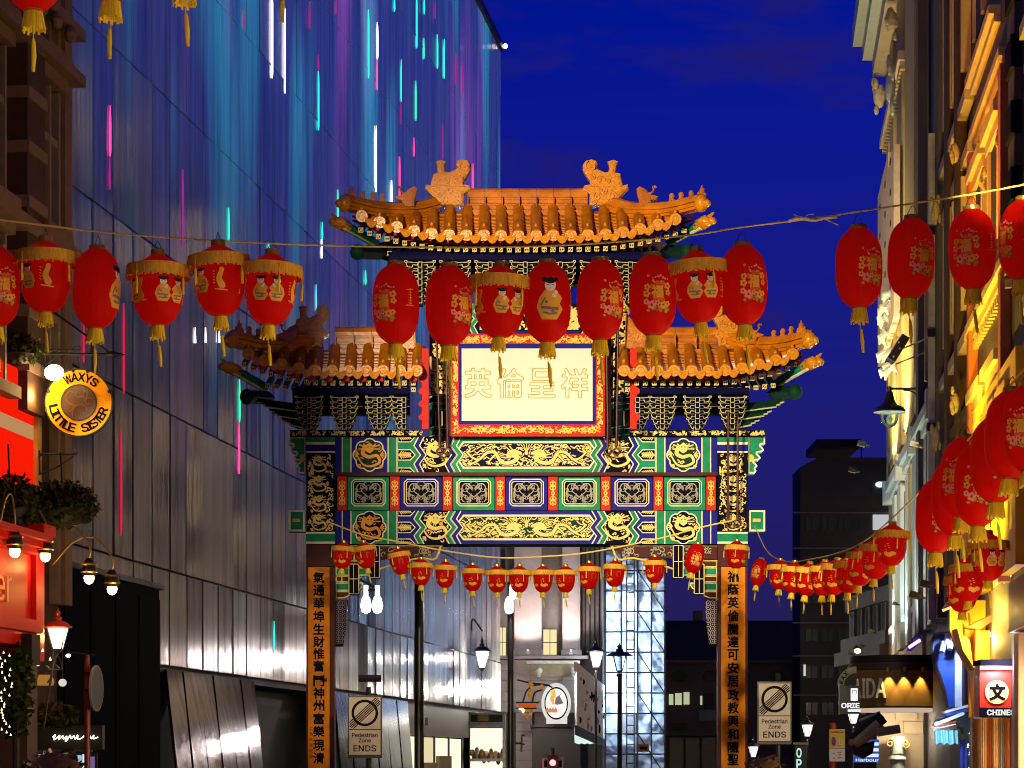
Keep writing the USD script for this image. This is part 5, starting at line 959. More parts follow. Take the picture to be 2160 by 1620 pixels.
for px, top, Y, s, w in ((2085, 1118, 21.6, .74, 'fringed lantern with gold print in front of the yellow lit wall'), (2042, 1170, 22.3, .7, 'fringed lantern behind and left of another, before the yellow wall'), (2030, 1195, 22.8, .7, 'lowest fringed lantern before the yellow wall, above the brown lamp shade')): place_lantern('B' if px == 2085 else 'C', hang(px, top, Y, 20, 0, 0, s), w, 'lanterns by the yellow wall')
# strings
cord = mat('cord_yellow', (.85, .66, .14), .7); cord2 = mat('cord_pale', (.80, .68, .42), .7)
def string(label, pts, mt, r, group=None):
    s = spline(pts, 8); t = obj('lantern_string', MB().tube(s, r, 5), mt); tag(t, label, 'string', group); return t
st = string('pale cord carrying the near row of lanterns right across the street', [P(x, y, YN) for x, y in ((-560, 420), (-200, 445), (0, 464), (230, 491), (460, 508), (700, 518), (960, 522), (1200, 517), (1440, 498), (1560, 480), (1710, 461), (1880, 436), (2049, 410), (2200, 382), (2290, 366))], cord, .0075)
kp = P(1710, 461, YN - .02); obj('knot', MB().tube(spline([kp + [-.17, 0, -.02], kp + [-.08, -.01, .0], kp + [.02, 0, -.012], kp + [.1, 0, .004], kp + [.2, 0, .015]], 5), .014, 6).tube([kp + [-.08, 0, 0], kp + [-.13, 0, .035]], .006, 5).tube([kp + [-.06, 0, 0], kp + [-.02, 0, .03], kp + [.03, 0, .035]], .004, 5).tube([kp + [.1, 0, 0], kp + [.21, 0, -.05]], .006, 5), cord2, st)
string('thin cord of the small lanterns sagging between the gate pillars', [P(x, y, Y2) for x, y in ((690, 1100), (766, 1128), (838, 1142), (940, 1162), (1048, 1176), (1145, 1174), (1243, 1165), (1381, 1138), (1480, 1112), (1545, 1098))], cord, .010)
string('cord of lanterns running along the right-hand houses towards the camera', [np.array([XS, Y, EYE + (HY - y) * Y / F]) for Y, y in ((36.4, 1110), (34.5, 1165), (32, 1185), (29.6, 1180), (27, 1166), (25, 1140), (23.2, 1092), (21, 1010), (19.5, 935), (18.3, 860), (17, 765), (14, 600))], cord, .008)
string('cord of the lanterns above the top edge of the picture', [P(x, y, 14.7) for x, y in ((-900, -420), (0, -300), (300, -330), (700, -380), (1400, -500))], cord, .006)
# ================================================================ street furniture and shops
brass = mat('brass', (.55, .40, .12), .3, metal=.8); warm = (1., .72, .36)
def disc(c, r, w0, w1, mb=None): m = mb or MB(); return m.ext(Point(0, 0).buffer(r, 24), lambda x, y, d: (c[0] + x, c[1] - d, c[2] + y), w1, w0)
def plate(px0, y0, px1, y1, Y, w0, w1): return fbox(MB(), px0, y0, px1, y1, Y, w0, w1)
def words(par, text, px0, y0, px1, y1, Y, w, mt, cjk=False, bold=0, name='lettering'):
    g = fit(glyphs(text, cjk, bold), px0, y1, px1, y0); fn = lambda x, y, d: (P(x, y, Y)[0], Y - d, P(x, y, Y)[2]); return obj(name, MB().ext(g, fn, w + .006, w - .004), mt, par)
# pedestrian zone signs
sgn = mat('sign_beige', (.52, .42, .36), .45, var=.08); sdk = mat('sign_brown_black', (.010, .007, .007), .7, spec=.05)
def zone_sign(px, y, Y, label, lamp_hood):
    t = thing('pedestrian_zone_sign', label, 'road sign', group='pedestrian zone signs on the gate'); 
    obj('backing_board', plate(px - 36, y - 4, px + 36, y + 128, Y, 0, .04), dark_iron, t); obj('post', MB().tube([P(px + 8, 1640, Y + .08), P(px + 8, y - 22, Y + .08)], .04, 8), dark_iron, t)
    a = obj('symbol_plate', plate(px - 33, y, px + 33, y + 67, Y, .042, .055), sgn, t); fn = lambda x, yy, d: (P(x, yy, Y)[0], Y - d, P(x, yy, Y)[2])
    c = Point(px, y + 33); obj('ring', MB().ext(c.buffer(28).difference(c.buffer(22.5)), fn, .06, .05), sdk, a)
    for k in range(5): o = (k - 2) * 2.6; obj('diagonal_bar', MB().ext(LineString([(px - 31 + o, y + 62 + o), (px + 29 + o, y + 6 + o)]).buffer(1.05).intersection(sbox(px - 32, y + 1, px + 32, y + 66)), fn, .059, .05), sdk, a)
    b = obj('text_plate', plate(px - 33, y + 69, px + 33, y + 121, Y, .042, .055), sgn, t)
    for tx, x0, x1, a0, a1 in (('Pedestrian', -27, 27, 75, 84), ('Zone', -13, 13, 87, 95), ('ENDS', -24, 24, 101, 114)): words(b, tx, px + x0, y + a0, px + x1, y + a1, Y, .056, sdk, False, 1)
    if lamp_hood: obj('lamp_hood', MB().tube([P(px - 14, y - 40, Y - .1), P(px + 34, y - 40, Y - .1)], .05, 8), dark_iron, t)
zone_sign(770, 1471, 37.3, 'Pedestrian Zone ENDS sign with a lamp hood on top, right of the left pillar', True); zone_sign(1633, 1442, 37.3, 'Pedestrian Zone ENDS sign without hood, right of the right pillar', False)
# poles and lamps beyond the gate
def lantern_head(t, c, s, lit, col=(1., .86, .62), power=20, hat=.26, roof=None):
    """four-sided tapered street lantern, c = middle of its glass"""
    def ring(z, r): return [np.array([c[0] + r * math.cos(a), c[1] + r * math.sin(a), c[2] + z]) for a in (.785, 2.356, 3.927, 5.498)]
    lo, hi = ring(-.24 * s, .13 * s), ring(.2 * s, .27 * s)
    for k in range(4):
        j = (k + 1) % 4; m = MB(); q = [lo[k], lo[j], hi[j], hi[k]]; o = np.array([0, 0, 0]); m.add(np.array(q) * .97 + np.array(c) * .03, [[0, 1, 2, 3]]); obj('glass_pane', m, glow('lamp_glass_%d' % int(lit * 100), col, lit) if lit else window_glass(), t)
    for k in range(4): obj('lantern_bar', MB().tube([lo[k], hi[k]], .014 * s, 5), dark_iron, t)
    obj('lantern_base', MB().lathe([(0, -.34 * s), (.05 * s, -.32 * s), (.13 * s, -.26 * s), (.15 * s, -.24 * s), (0, -.235 * s)], c, 4, a0=.785, a1=.785 + 6.2831853), dark_iron, t)
    obj('lantern_roof', MB().lathe([(0, .205 * s), (hat * s, .205 * s), (hat * s, .23 * s), (hat * .55 * s, .33 * s), (hat * .25 * s, .36 * s), (hat * .3 * s, .42 * s), (hat * .12 * s, .45 * s), (hat * .2 * s, .51 * s), (.015 * s, .58 * s), (0, .66 * s)], c, 12), roof or dark_iron, t, 40)
    if lit and power: lamp(t, np.array(c) + [0, -.4 * s, -.0], power, col, .06)
def post_lamp(label, px, py, Y, s, lit, thick=.05, power=20, col=(1., .86, .7)):
    t = thing('street_lamp', label, 'street lamp', group='lantern street lamps beyond the gate'); c = P(px, py, Y); lantern_head(t, c, s, lit, col, power, .26 if lit else .42)
    obj('post', MB().lathe([(thick * 2.2, 0), (thick * 2.2, .6), (thick * 1.3, .7), (thick, 1.4), (thick * .8, c[2] - .45 * s), (thick * 1.4, c[2] - .4 * s), (thick, c[2] - .34 * s)], (c[0], c[1], 0), 12), dark_iron, t, 40); return t
post_lamp('lit lantern street lamp on a slim black post left of the scaffold', 1257, 1390, 74, 1., 2.2, .04, 260, (1., .86, .84)); post_lamp('unlit lantern street lamp with wide hat on a black post before the scaffold', 1307, 1398, 60, .75, 0, .06)
post_lamp('low lit lantern lamp right of the right pillar at the bottom edge', 1589, 1585, 66, .62, 1.8, .03, 12, (1., .8, .9)); post_lamp('lit lantern lamp before the dark tower block', 1703, 1540, 64, .66, 2., .03, 15); post_lamp('lit lantern lamp under the projecting shop sign on the right', 1800, 1512, 50, .55, 2., .03, 10)
t = thing('hanging_lantern_lamp', 'lit street lantern on a wall bracket at the end of the glass building', 'street lamp'); c = P(1017, 1390, 82); lantern_head(t, c, 1.15, 2.2, (1., .9, .75), 160); obj('bracket', MB().tube(spline([GW(83.5, c[2] + .9, .0), (c[0] - .3, 82.5, c[2] + 1.3), (c[0], 82, c[2] + .9)], 6), .03, 6), dark_iron, t)
def pole(label, px, Y, r, ztop, bulbs):
    t = thing('lamp_pole', label, 'pole'); x = P(px, HY, Y)[0]; obj('post', MB().lathe([(r * 1.4, 0), (r * 1.4, 1.2), (r, 1.3), (r * .92, ztop), (0, ztop)], (x, Y, 0), 16), dark_iron, t, 40)
    for bx, by in bulbs:
        c = P(bx, by, Y - .25); obj('lamp_globe', MB().lathe([(0, -.16), (.08, -.13), (.10, 0), (.08, .14), (.03, .2), (0, .21)], c, 12), glow('globe', (1., .97, .88), 1.6), t, 40); obj('lamp_arm', MB().tube([c + [0, 0, .2], [x, Y, c[2] + .5]], .03, 6), dark_iron, t); lamp(t, c + np.array([0, -.3, 0]), 90, (1., .9, .75), .08)
    return t
p_ = pole('thick black pole standing behind the fourth small lantern', 884, 46, .088, 7., []); obj('junction_box', plate(897, 1514, 903, 1530, 46, 0, .1), dark_iron, p_); pole('slim black pole with a white globe lamp in front of the pale pilaster', 1077, 52, .065, 5.3, [(1074, 1279), (1084, 1248)])
t = thing('lamp_reflection_pair', 'pair of white glowing globes made up for a street lamp reflected in the glass beside the left bracket', 'lamp');  # street lamp reflections, built as made-up glowing globes on an arm
for bx in (772, 796): c = P(bx, 1278, 62); obj('lamp_globe', MB().lathe([(0, -.2), (.1, -.15), (.14, 0), (.1, .18), (.05, .26), (0, .27)], c, 12), glow('globe', (1, 1, 1), 3.), t, 40); obj('reflection_streak', MB().tube([c + [0, 0, .26], c + [0, 0, .5]], .06, 6), glow('reflection_dim', (1, 1, 1), 1.2), t)
obj('arm', MB().tube([P(768, 1245, 62), P(800, 1245, 62), GW(64, 6.2, 0)], .03, 6), dark_iron, t)
# oval pub sign and hanging sign
t = thing('oval_sign', 'white oval lit sign with a golden bird on the stone building', 'sign'); YO = 97.5; fn = lambda x, y, d: (P(x, y, YO)[0], YO - d, P(x, y, YO)[2])
ov = lambda k: affinity.scale(Point(1173, 1484).buffer(1, 24), 31 * k, 43 * k)
obj('rim', MB().ext(unary_union([ov(1), sbox(1152, 1512, 1196, 1527)]), fn, .3, 0), glow('oval_rim', (1., .98, .9), .75), t); obj('ring', MB().ext(ov(.80).difference(ov(.72)), fn, .33, .1), g_black, t); f = obj('face', MB().ext(ov(.72), fn, .32, .1), glow('oval_face', (1., .98, .93), .95), t)
obj('bird_body', MB().ext(Polygon([(1160, 1457), (1170, 1454), (1172, 1468), (1168, 1476), (1170, 1486), (1164, 1486), (1160, 1474), (1163, 1466)]), fn, .345, .3), g_gold, f); obj('bird_wing', MB().ext(Polygon([(1170, 1486), (1172, 1472), (1186, 1462), (1180, 1468), (1188, 1484), (1176, 1487)]), fn, .343, .3), mat('bird_grey', (.12, .10, .08), .5), f)
obj('crown', MB().ext(unary_union([sbox(1151, 1497, 1175, 1503)] + [Polygon([(1151 + 6 * k, 1497), (1154 + 6 * k, 1492), (1157 + 6 * k, 1497)]) for k in range(4)]), fn, .345, .3), mat('crown_orange', (.6, .22, .04), .5), f)
lamp(t, P(1173, 1440, 96), 25, (1., .95, .8), .1)
t = thing('scrolled_hanging_sign', 'ornate gilded hanging sign with an orange name board left of the oval sign', 'sign'); YO2 = 95
obj('name_board', plate(1093, 1483, 1131, 1493, YO2, 0, .08), glow('orange_board', (1., .16, .03), .5), t)
for k, pts in enumerate(([(1091, 1434), (1120, 1441), (1150, 1444), (1165, 1450)], [(1103, 1480), (1112, 1456), (1130, 1445), (1160, 1446)], [(1123, 1480), (1128, 1462), (1145, 1454)], [(1088, 1482), (1136, 1482)], [(1088, 1494), (1132, 1494)])): obj('bracket_rod', MB().tube(spline([P(x, y, YO2) for x, y in pts], 5), .035, 6), dark_iron, t)
for x, y in ((1119, 1442), (1120, 1459), (1122, 1450), (1143, 1449), (1118, 1468)): obj('gilt_leaf', MB().sphere(P(x, y, YO2 - .06), (.09, .03, .1), 5), g_amber, t)
obj('scroll_pendant', MB().ext(Polygon([(1100, 1497), (1126, 1497), (1122, 1508), (1113, 1516), (1105, 1508)]).difference(Polygon([(1106, 1500), (1120, 1500), (1113, 1511)])), lambda x, y, d: (P(x, y, YO2)[0], YO2 - d, P(x, y, YO2)[2]), .05, 0), g_amber, t)
t = thing('crossing_signal', 'traffic signal with a glowing red light and white backing board at the bottom edge', 'traffic light'); YX = 80
obj('backing_board', plate(1144, 1598, 1188, 1640, YX, 0, .03), white_paint, t); obj('signal_head', plate(1155, 1593, 1178, 1640, YX, .035, .2), dark_iron, t); c = P(1166, 1609, YX - .22); obj('red_light', MB().sphere(c, (.1, .06, .1), 8), glow('signal_red', (1., .25, .25), 3.), t); obj('hood', MB().lathe([(.13, -.06), (.17, 0), (.13, .08)], c, 12, a0=.2, a1=2.9), mat('signal_hood', (.4, .01, .01), .4), t); obj('post', MB().tube([(c[0], YX + .1, 0), (c[0], YX + .1, 2)], .06, 8), dark_iron, t)
for x0, mt in ((1148, 0), (1179, 1)): obj('sign_letters', plate(x0, 1604, x0 + 6, 1618, YX, .032, .036), g_black, t)
lamp(t, c + np.array([0, -.25, 0]), 6, (1., .05, .05), .05)
t = thing('wall_cross_bracket', 'black iron bar bracket on the pink stone beside the slim pole', 'bracket'); obj('arm', MB().tube([P(1086, 1568, 94), P(1102, 1568, 94)], .04, 6), dark_iron, t); obj('bar', MB().tube([P(1101, 1550, 94), P(1100, 1586, 94)], .035, 6).tube([P(1101, 1550, 94), P(1107, 1552, 94)], .035, 6).tube([P(1100, 1569, 94), P(1107, 1570, 94)], .035, 6), dark_iron, t)
# ---------------------------------------------------------------- left: round sign, pub front, lamps, baskets
t = thing('round_hanging_sign', 'round yellow and orange sign reading WAXYS LITTLE SISTER hung from a spear bracket', 'sign'); YW = 26.6; c = P(167, 850, YW); R_ = 70 * YW / F
disc(c, R_, -.02, .02); fc = lambda x, y, d: (c[0] + x, c[1] - d, c[2] + y); ring_ = Point(0, 0).buffer(R_, 32)
obj('disc', MB().ext(ring_, fc, .02, -.02), mat('sign_orange', (.92, .36, .008), .65, var=.05, spec=.1), t); obj('rim', MB().ext(Point(0, 0).buffer(R_ * 1.02, 32).difference(Point(0, 0).buffer(R_ * .985, 32)), fc, .03, -.03), dk, t)
obj('centre', MB().ext(Point(0, 0).buffer(R_ * .54, 32), fc, .026, 0), mat('sign_centre', (.07, .025, .01), .5), t); obj('centre_rim', MB().ext(Point(0, 0).buffer(R_ * .55, 32).difference(Point(0, 0).buffer(R_ * .51, 32)), fc, .031, 0), dk, t)
sw = unary_union([LineString(spiral(.03 * math.cos(k * 1.7) * R_ * 10, .03 * math.sin(k * 1.7) * R_ * 10, R_ * (.2 + .05 * k), .8, k * 1.3, (-1) ** k)).buffer(R_ * .016) for k in range(6)]).intersection(Point(0, 0).buffer(R_ * .48)); obj('swirl', MB().ext(sw, fc, .029, .01), mat('sign_swirl', (.16, .06, .025), .5), t)
def arc_text(par, text, a0, a1, rad, h, inward=False):
    for k, ch in enumerate(text):
        if ch == ' ': continue
        a = a0 + (a1 - a0) * (k + .5) / len(text); g = affinity.scale(fit(glyphs(ch, False, 2), -h * .42, -h / 2, h * .42, h / 2), 1, 1)
        g = affinity.rotate(g, math.degrees(a) - 90 + (180 if inward else 0), origin=(0, 0)); g = affinity.translate(g, rad * math.cos(a), rad * math.sin(a)); obj('letter', MB().ext(g, fc, .027, .0), g_ink, par)
arc_text(t, 'WAXYS', 2.15, .78, R_ * .77, R_ * .26); arc_text(t, 'LITTLE', 3.25, 4.55, R_ * .77, R_ * .27, True); arc_text(t, 'SISTER', 4.85, 6.05, R_ * .77, R_ * .27, True)
for a in (.35, 1.3, 1.75, 2.8): obj('rim_bolt', MB().sphere(c + np.array([R_ * .97 * math.cos(a), -.03, R_ * .97 * math.sin(a)]), .018, 5), dk, t)
b = obj('spear_bracket', MB().tube([P(-60, 744, YW), P(225, 748, YW)], .016, 6), dk, t); obj('spear_head', MB().lathe([(.016, 0), (.03, .02), (.04, .06), (.0, .2)], (0, 0, 0), 8).moved(lambda q: P(225, 748, YW) + np.array([q[2], q[0], q[1]])), dk, b)
obj('stay', MB().tube([P(60, 620, YW + .4), P(228, 741, YW)], .012, 6), dk, b)
for pts in ([(95, 738), (165, 738), (163, 730), (140, 745)], [(85, 760), (88, 772), (110, 760), (120, 748)], [(140, 752), (140, 785)], [(205, 752), (205, 786)], [(163, 752), (168, 776)]): obj('scroll_rod', MB().tube(spline([P(x, y, YW) for x, y in pts], 5), .006, 5), dk, b)
t = thing('sign_lamp', 'glowing white oval lamp beside the top left of the round sign', 'lamp'); c2 = P(114, 786, YW - .1); obj('lamp_face', MB().sphere(c2, (.105, .05, .085), 10), glow('lamp_face', (1., .92, .7), 4.), t, True); obj('arm', MB().tube([c2 + [0, .03, 0], P(92, 770, YW), P(96, 745, YW)], .01, 5), dk, t); lamp(t, c2 + np.array([.13, -.28, .0]), 8, (1., .74, .28), .06); lamp(t, c2 + np.array([-.12, -.1, -.25]), 14, (1., .6, .2), .06)
t = thing('scrolled_wall_bracket', 'empty black scrolled iron bracket below the round sign', 'bracket')
for pts in ([(80, 957), (158, 958), (157, 950), (152, 955)], [(82, 1000), (120, 985), (156, 962)], [(83, 950), (84, 1002)], [(50, 985), (95, 955)]): obj('rod', MB().tube(spline([P(x, y, 26.8) for x, y in pts], 6), .009, 5), dk, t)
t = thing('red_light_box', 'tall glowing red panel with a cream band on the brick house at the left edge', 'sign'); redl = glow('red_glow', (1., .012, .002), .95)
for z0, z1, mt in ((4.42, 4.95, redl), (4.955, 5.10, glow('cream_glow', (1., .5, .2), .5)), (5.105, 5.62, redl)): m = MB(); wbox(m, LW, 25.2, 26.78, z0, z1, .08, .12); obj('panel', m, mt, t)
m = MB(); wbox(m, LW, 26.79, 26.93, 4.3, 5.7, .08, .16); obj('frame', m, mat('ochre_frame', (.5, .25, .05), .5), t)
# the red pub fascia, its goosenecks
KX = 1.25; pf = thing('red_pub_front', 'bright red pub fascia with gilt lettering and moulded cornice at the left edge', 'shopfront'); rp = mat('pub_red', (.55, .006, .003), .45, var=.1, spec=.2); 
def V(name, mt, Y0, Y1, z0, z1, w0, w1, par=pf): m = MB(); wbox(m, LW, Y0, Y1, z0, z1, w0, w1); return obj(name, m, mt, par)
fb = V('fascia_board', rp, 12, 23.05, 2.86, 3.44, 0, KX)
for z0, z1, w in ((3.442, 3.50, .06), (3.502, 3.56, .12), (3.562, 3.62, .18), (2.80, 2.858, .06), (2.74, 2.798, .10), (2.62, 2.738, .02)): V('moulding', rp, 12, 23.05 + w * .4, z0, z1, 0, KX + w)
V('end_console', rp, 23.06, 23.3, 2.5, 3.5, 0, KX + .05); V('end_console_cap', rp, 23.0, 23.36, 3.625, 3.72, 0, KX + .14); V('end_pilaster', mat('pub_wood', (.06, .03, .02), .5), 22.95, 23.25, 0, 2.49, .6, KX); V('black_bracket', dk, 22.7, 22.95, 2.45, 2.72, KX, KX + .12)
g = fit(glyphs('Sister', False), 0, 0, 1.25, .30); obj('lettering', MB().ext(g, lambda x, y, d: LW(21.2 + x, 2.98 + y, KX + d), .02, -.005), mat('gilt_letter', (.55, .18, .06), .4), fb)
def gooseneck(label, Y, w0, reach, z, aim):
    t = thing('gooseneck_lamp', label, 'lamp', group='brass gooseneck lamps over the red fascia'); q = [LW(Y, z, w0), LW(Y + .05, z + .22, w0 + reach * .35), LW(Y + .1, z + .26, w0 + reach * .7), LW(Y + .1, z + .08, w0 + reach), LW(Y + .1, z - .06, w0 + reach)]
    obj('arm', MB().tube(spline(q, 6), .011, 6), brass, t, True); c = q[-1]; obj('shade', MB().lathe([(.03, .02), (.045, -.01), (.06, -.05), (.075, -.1), (.06, -.14), (.0, -.13)], c, 14), dark_iron, t, 40)
    for zz_ in (-.035, -.105): obj('brass_ring', MB().lathe([(.066, .012), (.08, .0), (.066, -.012)], c + [0, 0, zz_], 14), brass, t)
    obj('bulb', MB().sphere(c + [.0, .0, -.16], (.05, .05, .06), 7), glow('bulb', (1., .75, .3), 4.), t); lamp(t, c + np.array([.02, -.02, -.26]), aim, (1., .5, .12), .04); return t
gooseneck('brass gooseneck lamp at the very left edge over the red fascia', 22.02, 1.3, .1, 3.62, 3); gooseneck('tall arched gooseneck lamp over the end of the red fascia', 23.0, .95, .42, 3.66, 3.5); gooseneck('gooseneck lamp reaching out right past the red fascia', 23.6, 1.05, .55, 3.50, 4); gooseneck('farthest of the gooseneck lamps right of the red fascia', 24.2, 1.1, .55, 3.44, 3)
# hanging lantern lamp by the pub
t = thing('pub_lantern', 'lit four-sided lantern with red lit roof and finial on the pub wall', 'lamp'); c = P(122, 1345, 23.6); lantern_head(t, c, .44, 2., (1., .66, .24), 16, .30, mat('roof_red_light', (.25, .02, .008), .35)); obj('bracket', MB().tube(spline([LW(23.6, 1.9, 1.2), c + np.array([-.05, 0, -.3]), c + np.array([0, 0, -.14])], 6), .012, 6), dark_iron, t)  # red light falling on the roof is put into its paint colour
for pts in ([(75, 1425), (95, 1405), (112, 1420), (100, 1440)], [(100, 1412), (128, 1412), (130, 1400), (120, 1380)], [(112, 1370), (112, 1395), (126, 1410)]): obj('scroll', MB().tube(spline([P(x, y, 23.7) for x, y in pts], 6), .008, 5), dark_iron, t)
leafm = sheet('leaf', (.035, .05, .015), (.05, .08, .02), .25); leaf2 = sheet('leaf_warm_lit', (.11, .06, .02), (.12, .06, .02), .25)  # orange leaf tone has the red-orange light on the planters painted in
def leaves(c, r, n, seed, s=.05):
    rg = np.random.default_rng(seed); d = rg.normal(size=(n, 3)); d /= np.linalg.norm(d, axis=1, keepdims=True); q = np.array(c) + d * (rg.uniform(.35, 1.12, (n, 1)) ** .6) * np.array(r)
    a = rg.normal(size=(n, 3)); a /= np.linalg.norm(a, axis=1, keepdims=True); b = np.cross(a, rg.normal(size=(n, 3))); b /= np.linalg.norm(b, axis=1, keepdims=True); k = s * rg.uniform(.6, 1.3, (n, 1))
    v = np.stack([q - a * k, q + b * k * .45, q + a * k, q - b * k * .45], 1).reshape(-1, 3); f = np.arange(4 * n).reshape(n, 4); m = MB(); m.add(v, f); return m
def basket(label, px, py, Y, rx, rz, n, seed, group='planted baskets on the left houses'):
    t = thing('flower_basket', label, 'flower basket', group=group); c = P(px, py, Y); obj('basket', MB().lathe([(0, -rz * .9), (rx * .5, -rz * .8), (rx * .75, -rz * .35), (rx * .8, -rz * .2), (0, -rz * .2)], c, 14), dk, t, 40)
    obj('foliage', leaves(c, (rx, rx * .8, rz), n, seed, .042), leafm, t, kind='stuff'); obj('flowers', leaves(c + np.array([0, -.02, rz * .25]), (rx, rx * .8, rz * .85), n // 3, seed + 1, .04), leaf2, t, kind='stuff'); obj('hook', MB().tube([c + np.array([0, 0, rz * .3]), c + np.array([-.05, .15, rz + .3])], .008, 5), dk, t)
basket('large planted basket with warm lit leaf colour between red fascia and glass building', 133, 1066, 23.4, .31, .2, 1100, 1); basket('planted basket above the red fascia at the left edge', 22, 1062, 22.6, .24, .24, 700, 2); basket('dark planted window box above the bracket at the left edge', 30, 742, 26.2, .3, .16, 600, 3); basket('small planted basket by the red post at street level', 118, 1510, 24.4, .2, .12, 400, 4)
t = thing('light_column', 'column of greenery hung with small white triangular lights at the lower left', 'plant'); c = P(34, 1460, 22.4); obj('foliage', leaves(c, (.15, .15, .42), 700, 9, .045), leafm, t, kind='stuff')
rr = random.Random(8)
for k in range(30): q = P(rr.choice((3, 8, 12, 22, 6)) + rr.uniform(-3, 4), 1376 + k * 6.0, 22.1); obj('fairy_light', MB().lathe([(.010, -.010), (.0, .016)], q, 5), glow('fairy', (1., .85, .5), 2.2), t)
for x, y in ((90, 1372), (78, 1374), (106, 1390), (80, 1402), (64, 1425), (22, 1405)): obj('fairy_light', MB().lathe([(.014, -.012), (.0, .022)], P(x, y, 23), 5), glow('fairy', (1, 1, 1), 4.), t)
obj('stem', MB().tube([(c[0], c[1], 0), (c[0], c[1], c[2])], .03, 6), dk, t)
t = thing('red_post', 'dark red post carrying a round black sign seen edge-on', 'post'); c = P(184, 1500, 24.8); obj('post', MB().lathe([(.03, 0), (.03, 2.5), (.024, 2.62), (0, 2.63)], (c[0], c[1], 0), 12), mat('post_red', (.20, .02, .015), .35), t, 40)
dd = P(203, 1452, 24.7); obj('round_sign', MB().ext(Point(0, 0).buffer(.215, 24), lambda x, y, d: (dd[0] + x * .12 + d * .99, dd[1] + x * .99 - d * .12, dd[2] + y), .006, -.006), dark_iron, t); obj('sign_rim', MB().ext(Point(0, 0).buffer(.222, 24).difference(Point(0, 0).buffer(.205, 24)), lambda x, y, d: (dd[0] + x * .12 + d * .99, dd[1] + x * .99 - d * .12, dd[2] + y), .01, -.01), mat('rim_grey', (.2, .2, .22), .3), t)
for y in (1420, 1455): obj('clamp', MB().tube([P(180, y, 24.75), P(200, y, 24.7)], .012, 6), dark_iron, t)
t = thing('hanging_pub_sign', 'small amber hanging sign under scrolled iron by the lower left lamp', 'sign'); q = P(96, 1437, 24); obj('board', MB().ext(Polygon([(-.07, -.04), (.07, -.04), (.08, 0), (.06, .06), (-.06, .06), (-.08, 0)]), lambda x, y, d: (q[0] + x, q[1] - d, q[2] + y), .02, -.02), glow('amber_sign', (1., .45, .08), .35), t); obj('hanger', MB().tube([q + [0, 0, .06], q + [0, 0, .12], q + [-.2, 0, .14]], .01, 5), dk, t)
t = thing('small_cream_sign', 'small oval cream sign beside the pub lantern', 'sign'); q = P(132, 1440, 24.6); obj('face', MB().sphere(q, (.04, .015, .038), 8), glow('cream_face', (1., .95, .75), .7), t); obj('rod', MB().tube([q, q + [.0, 0, .3]], .005, 5), dk, t)
t = thing('small_spotlight', 'small white spotlight on a thin arm next to the pub lantern', 'lamp'); q = P(144, 1383, 24.4); obj('head', MB().sphere(q, (.026, .03, .018), 7), glow('spot_white', (.8, .85, 1.), 3.), t); obj('arm', MB().tube([q + [.0, 0, .015], q + [.05, 0, .03], P(200, 1382, 24.6)], .007, 5), dk, t)
t = thing('script_neon_sign', 'cream neon script sign on the dark shop at the lower left', 'sign'); sx = [(111, 1555), (117, 1550), (113, 1560), (121, 1556), (126, 1551), (124, 1560), (133, 1552), (134, 1559), (141, 1553), (138, 1564), (145, 1556), (148, 1551), (151, 1558), (156, 1552), (159, 1559), (164, 1550), (164, 1559), (172, 1557), (186, 1546), (185, 1558), (190, 1552), (193, 1558), (198, 1551), (197, 1558), (207, 1555)]
obj('tube', MB().tube(spline([P(x, y, 27.2) for x, y in sx], 5), .007, 5), glow('neon_cream', (1., .9, .62), 2.2), t); obj('backing', plate(76, 1530, 220, 1582, 27.3, 0, .05), dk, t); obj('edge_light', plate(88, 1583, 198, 1585, 27.3, .05, .08), mat('chrome', (.6, .6, .6), .2, metal=1.), t); obj('end_bar', plate(218, 1530, 222, 1580, 27.3, .05, .07), mat('grey_bar', (.2, .19, .18), .5), t)
t = thing('lit_shop_window', 'blue white lit shop window low at the left, behind a head', 'shopfront'); obj('frame', plate(74, 1587, 206, 1660, 27.4, 0, .05), dk, t)
for k in range(9): obj('pane', plate(78 + 14 * k, 1591 + (k * 5) % 7, 90 + 14 * k, 1655, 27.4, .055, .07), glow('cold_pane_%d' % (k % 3), ((.5, .8, 1.), (.8, .95, 1.), (.4, .3, .7))[k % 3], (.7, .9, .35)[k % 3]), t)
# ---------------------------------------------------------------- right: wall lamp, projecting signs, shops
t = thing('wall_lamp', 'black wall lamp with wide shade and clear globe on the cream building', 'lamp'); c = P(1876, 870, 36.6)
obj('shade', MB().lathe([(.23, .0), (.235, .02), (.2, .07), (.12, .1), (.075, .17), (.05, .28), (.03, .3), (.035, .36), (0, .38)], c, 24), dark_iron, t, 40); obj('reflector', MB().lathe([(.225, .002), (.13, .05), (0, .06)], c, 24), white_paint, t, 40)
obj('globe', MB().lathe([(.13, .0), (.132, -.06), (.12, -.13), (.08, -.19), (.03, -.215), (0, -.22)], c, 20), window_glass('lamp_globe_glass', (.8, .92, .85)), t, True); obj('bulb', MB().sphere(c + [0, 0, -.1], (.05, .05, .06), 7), white_paint, t); ar = RW(36.6, c[2] + .34, .0); obj('arm', MB().tube([c + [0, 0, .34], ar], .018, 6).tube(spline([ar + [0, 0, -.2], (c + ar) / 2 + [.1, 0, .12], c + np.array([.2, 0, .32])], 5), .012, 6), dark_iron, t); obj('wall_plate', MB().tube([ar + [0, 0, -.25], ar + [0, 0, .1]], .03, 6), dark_iron, t)
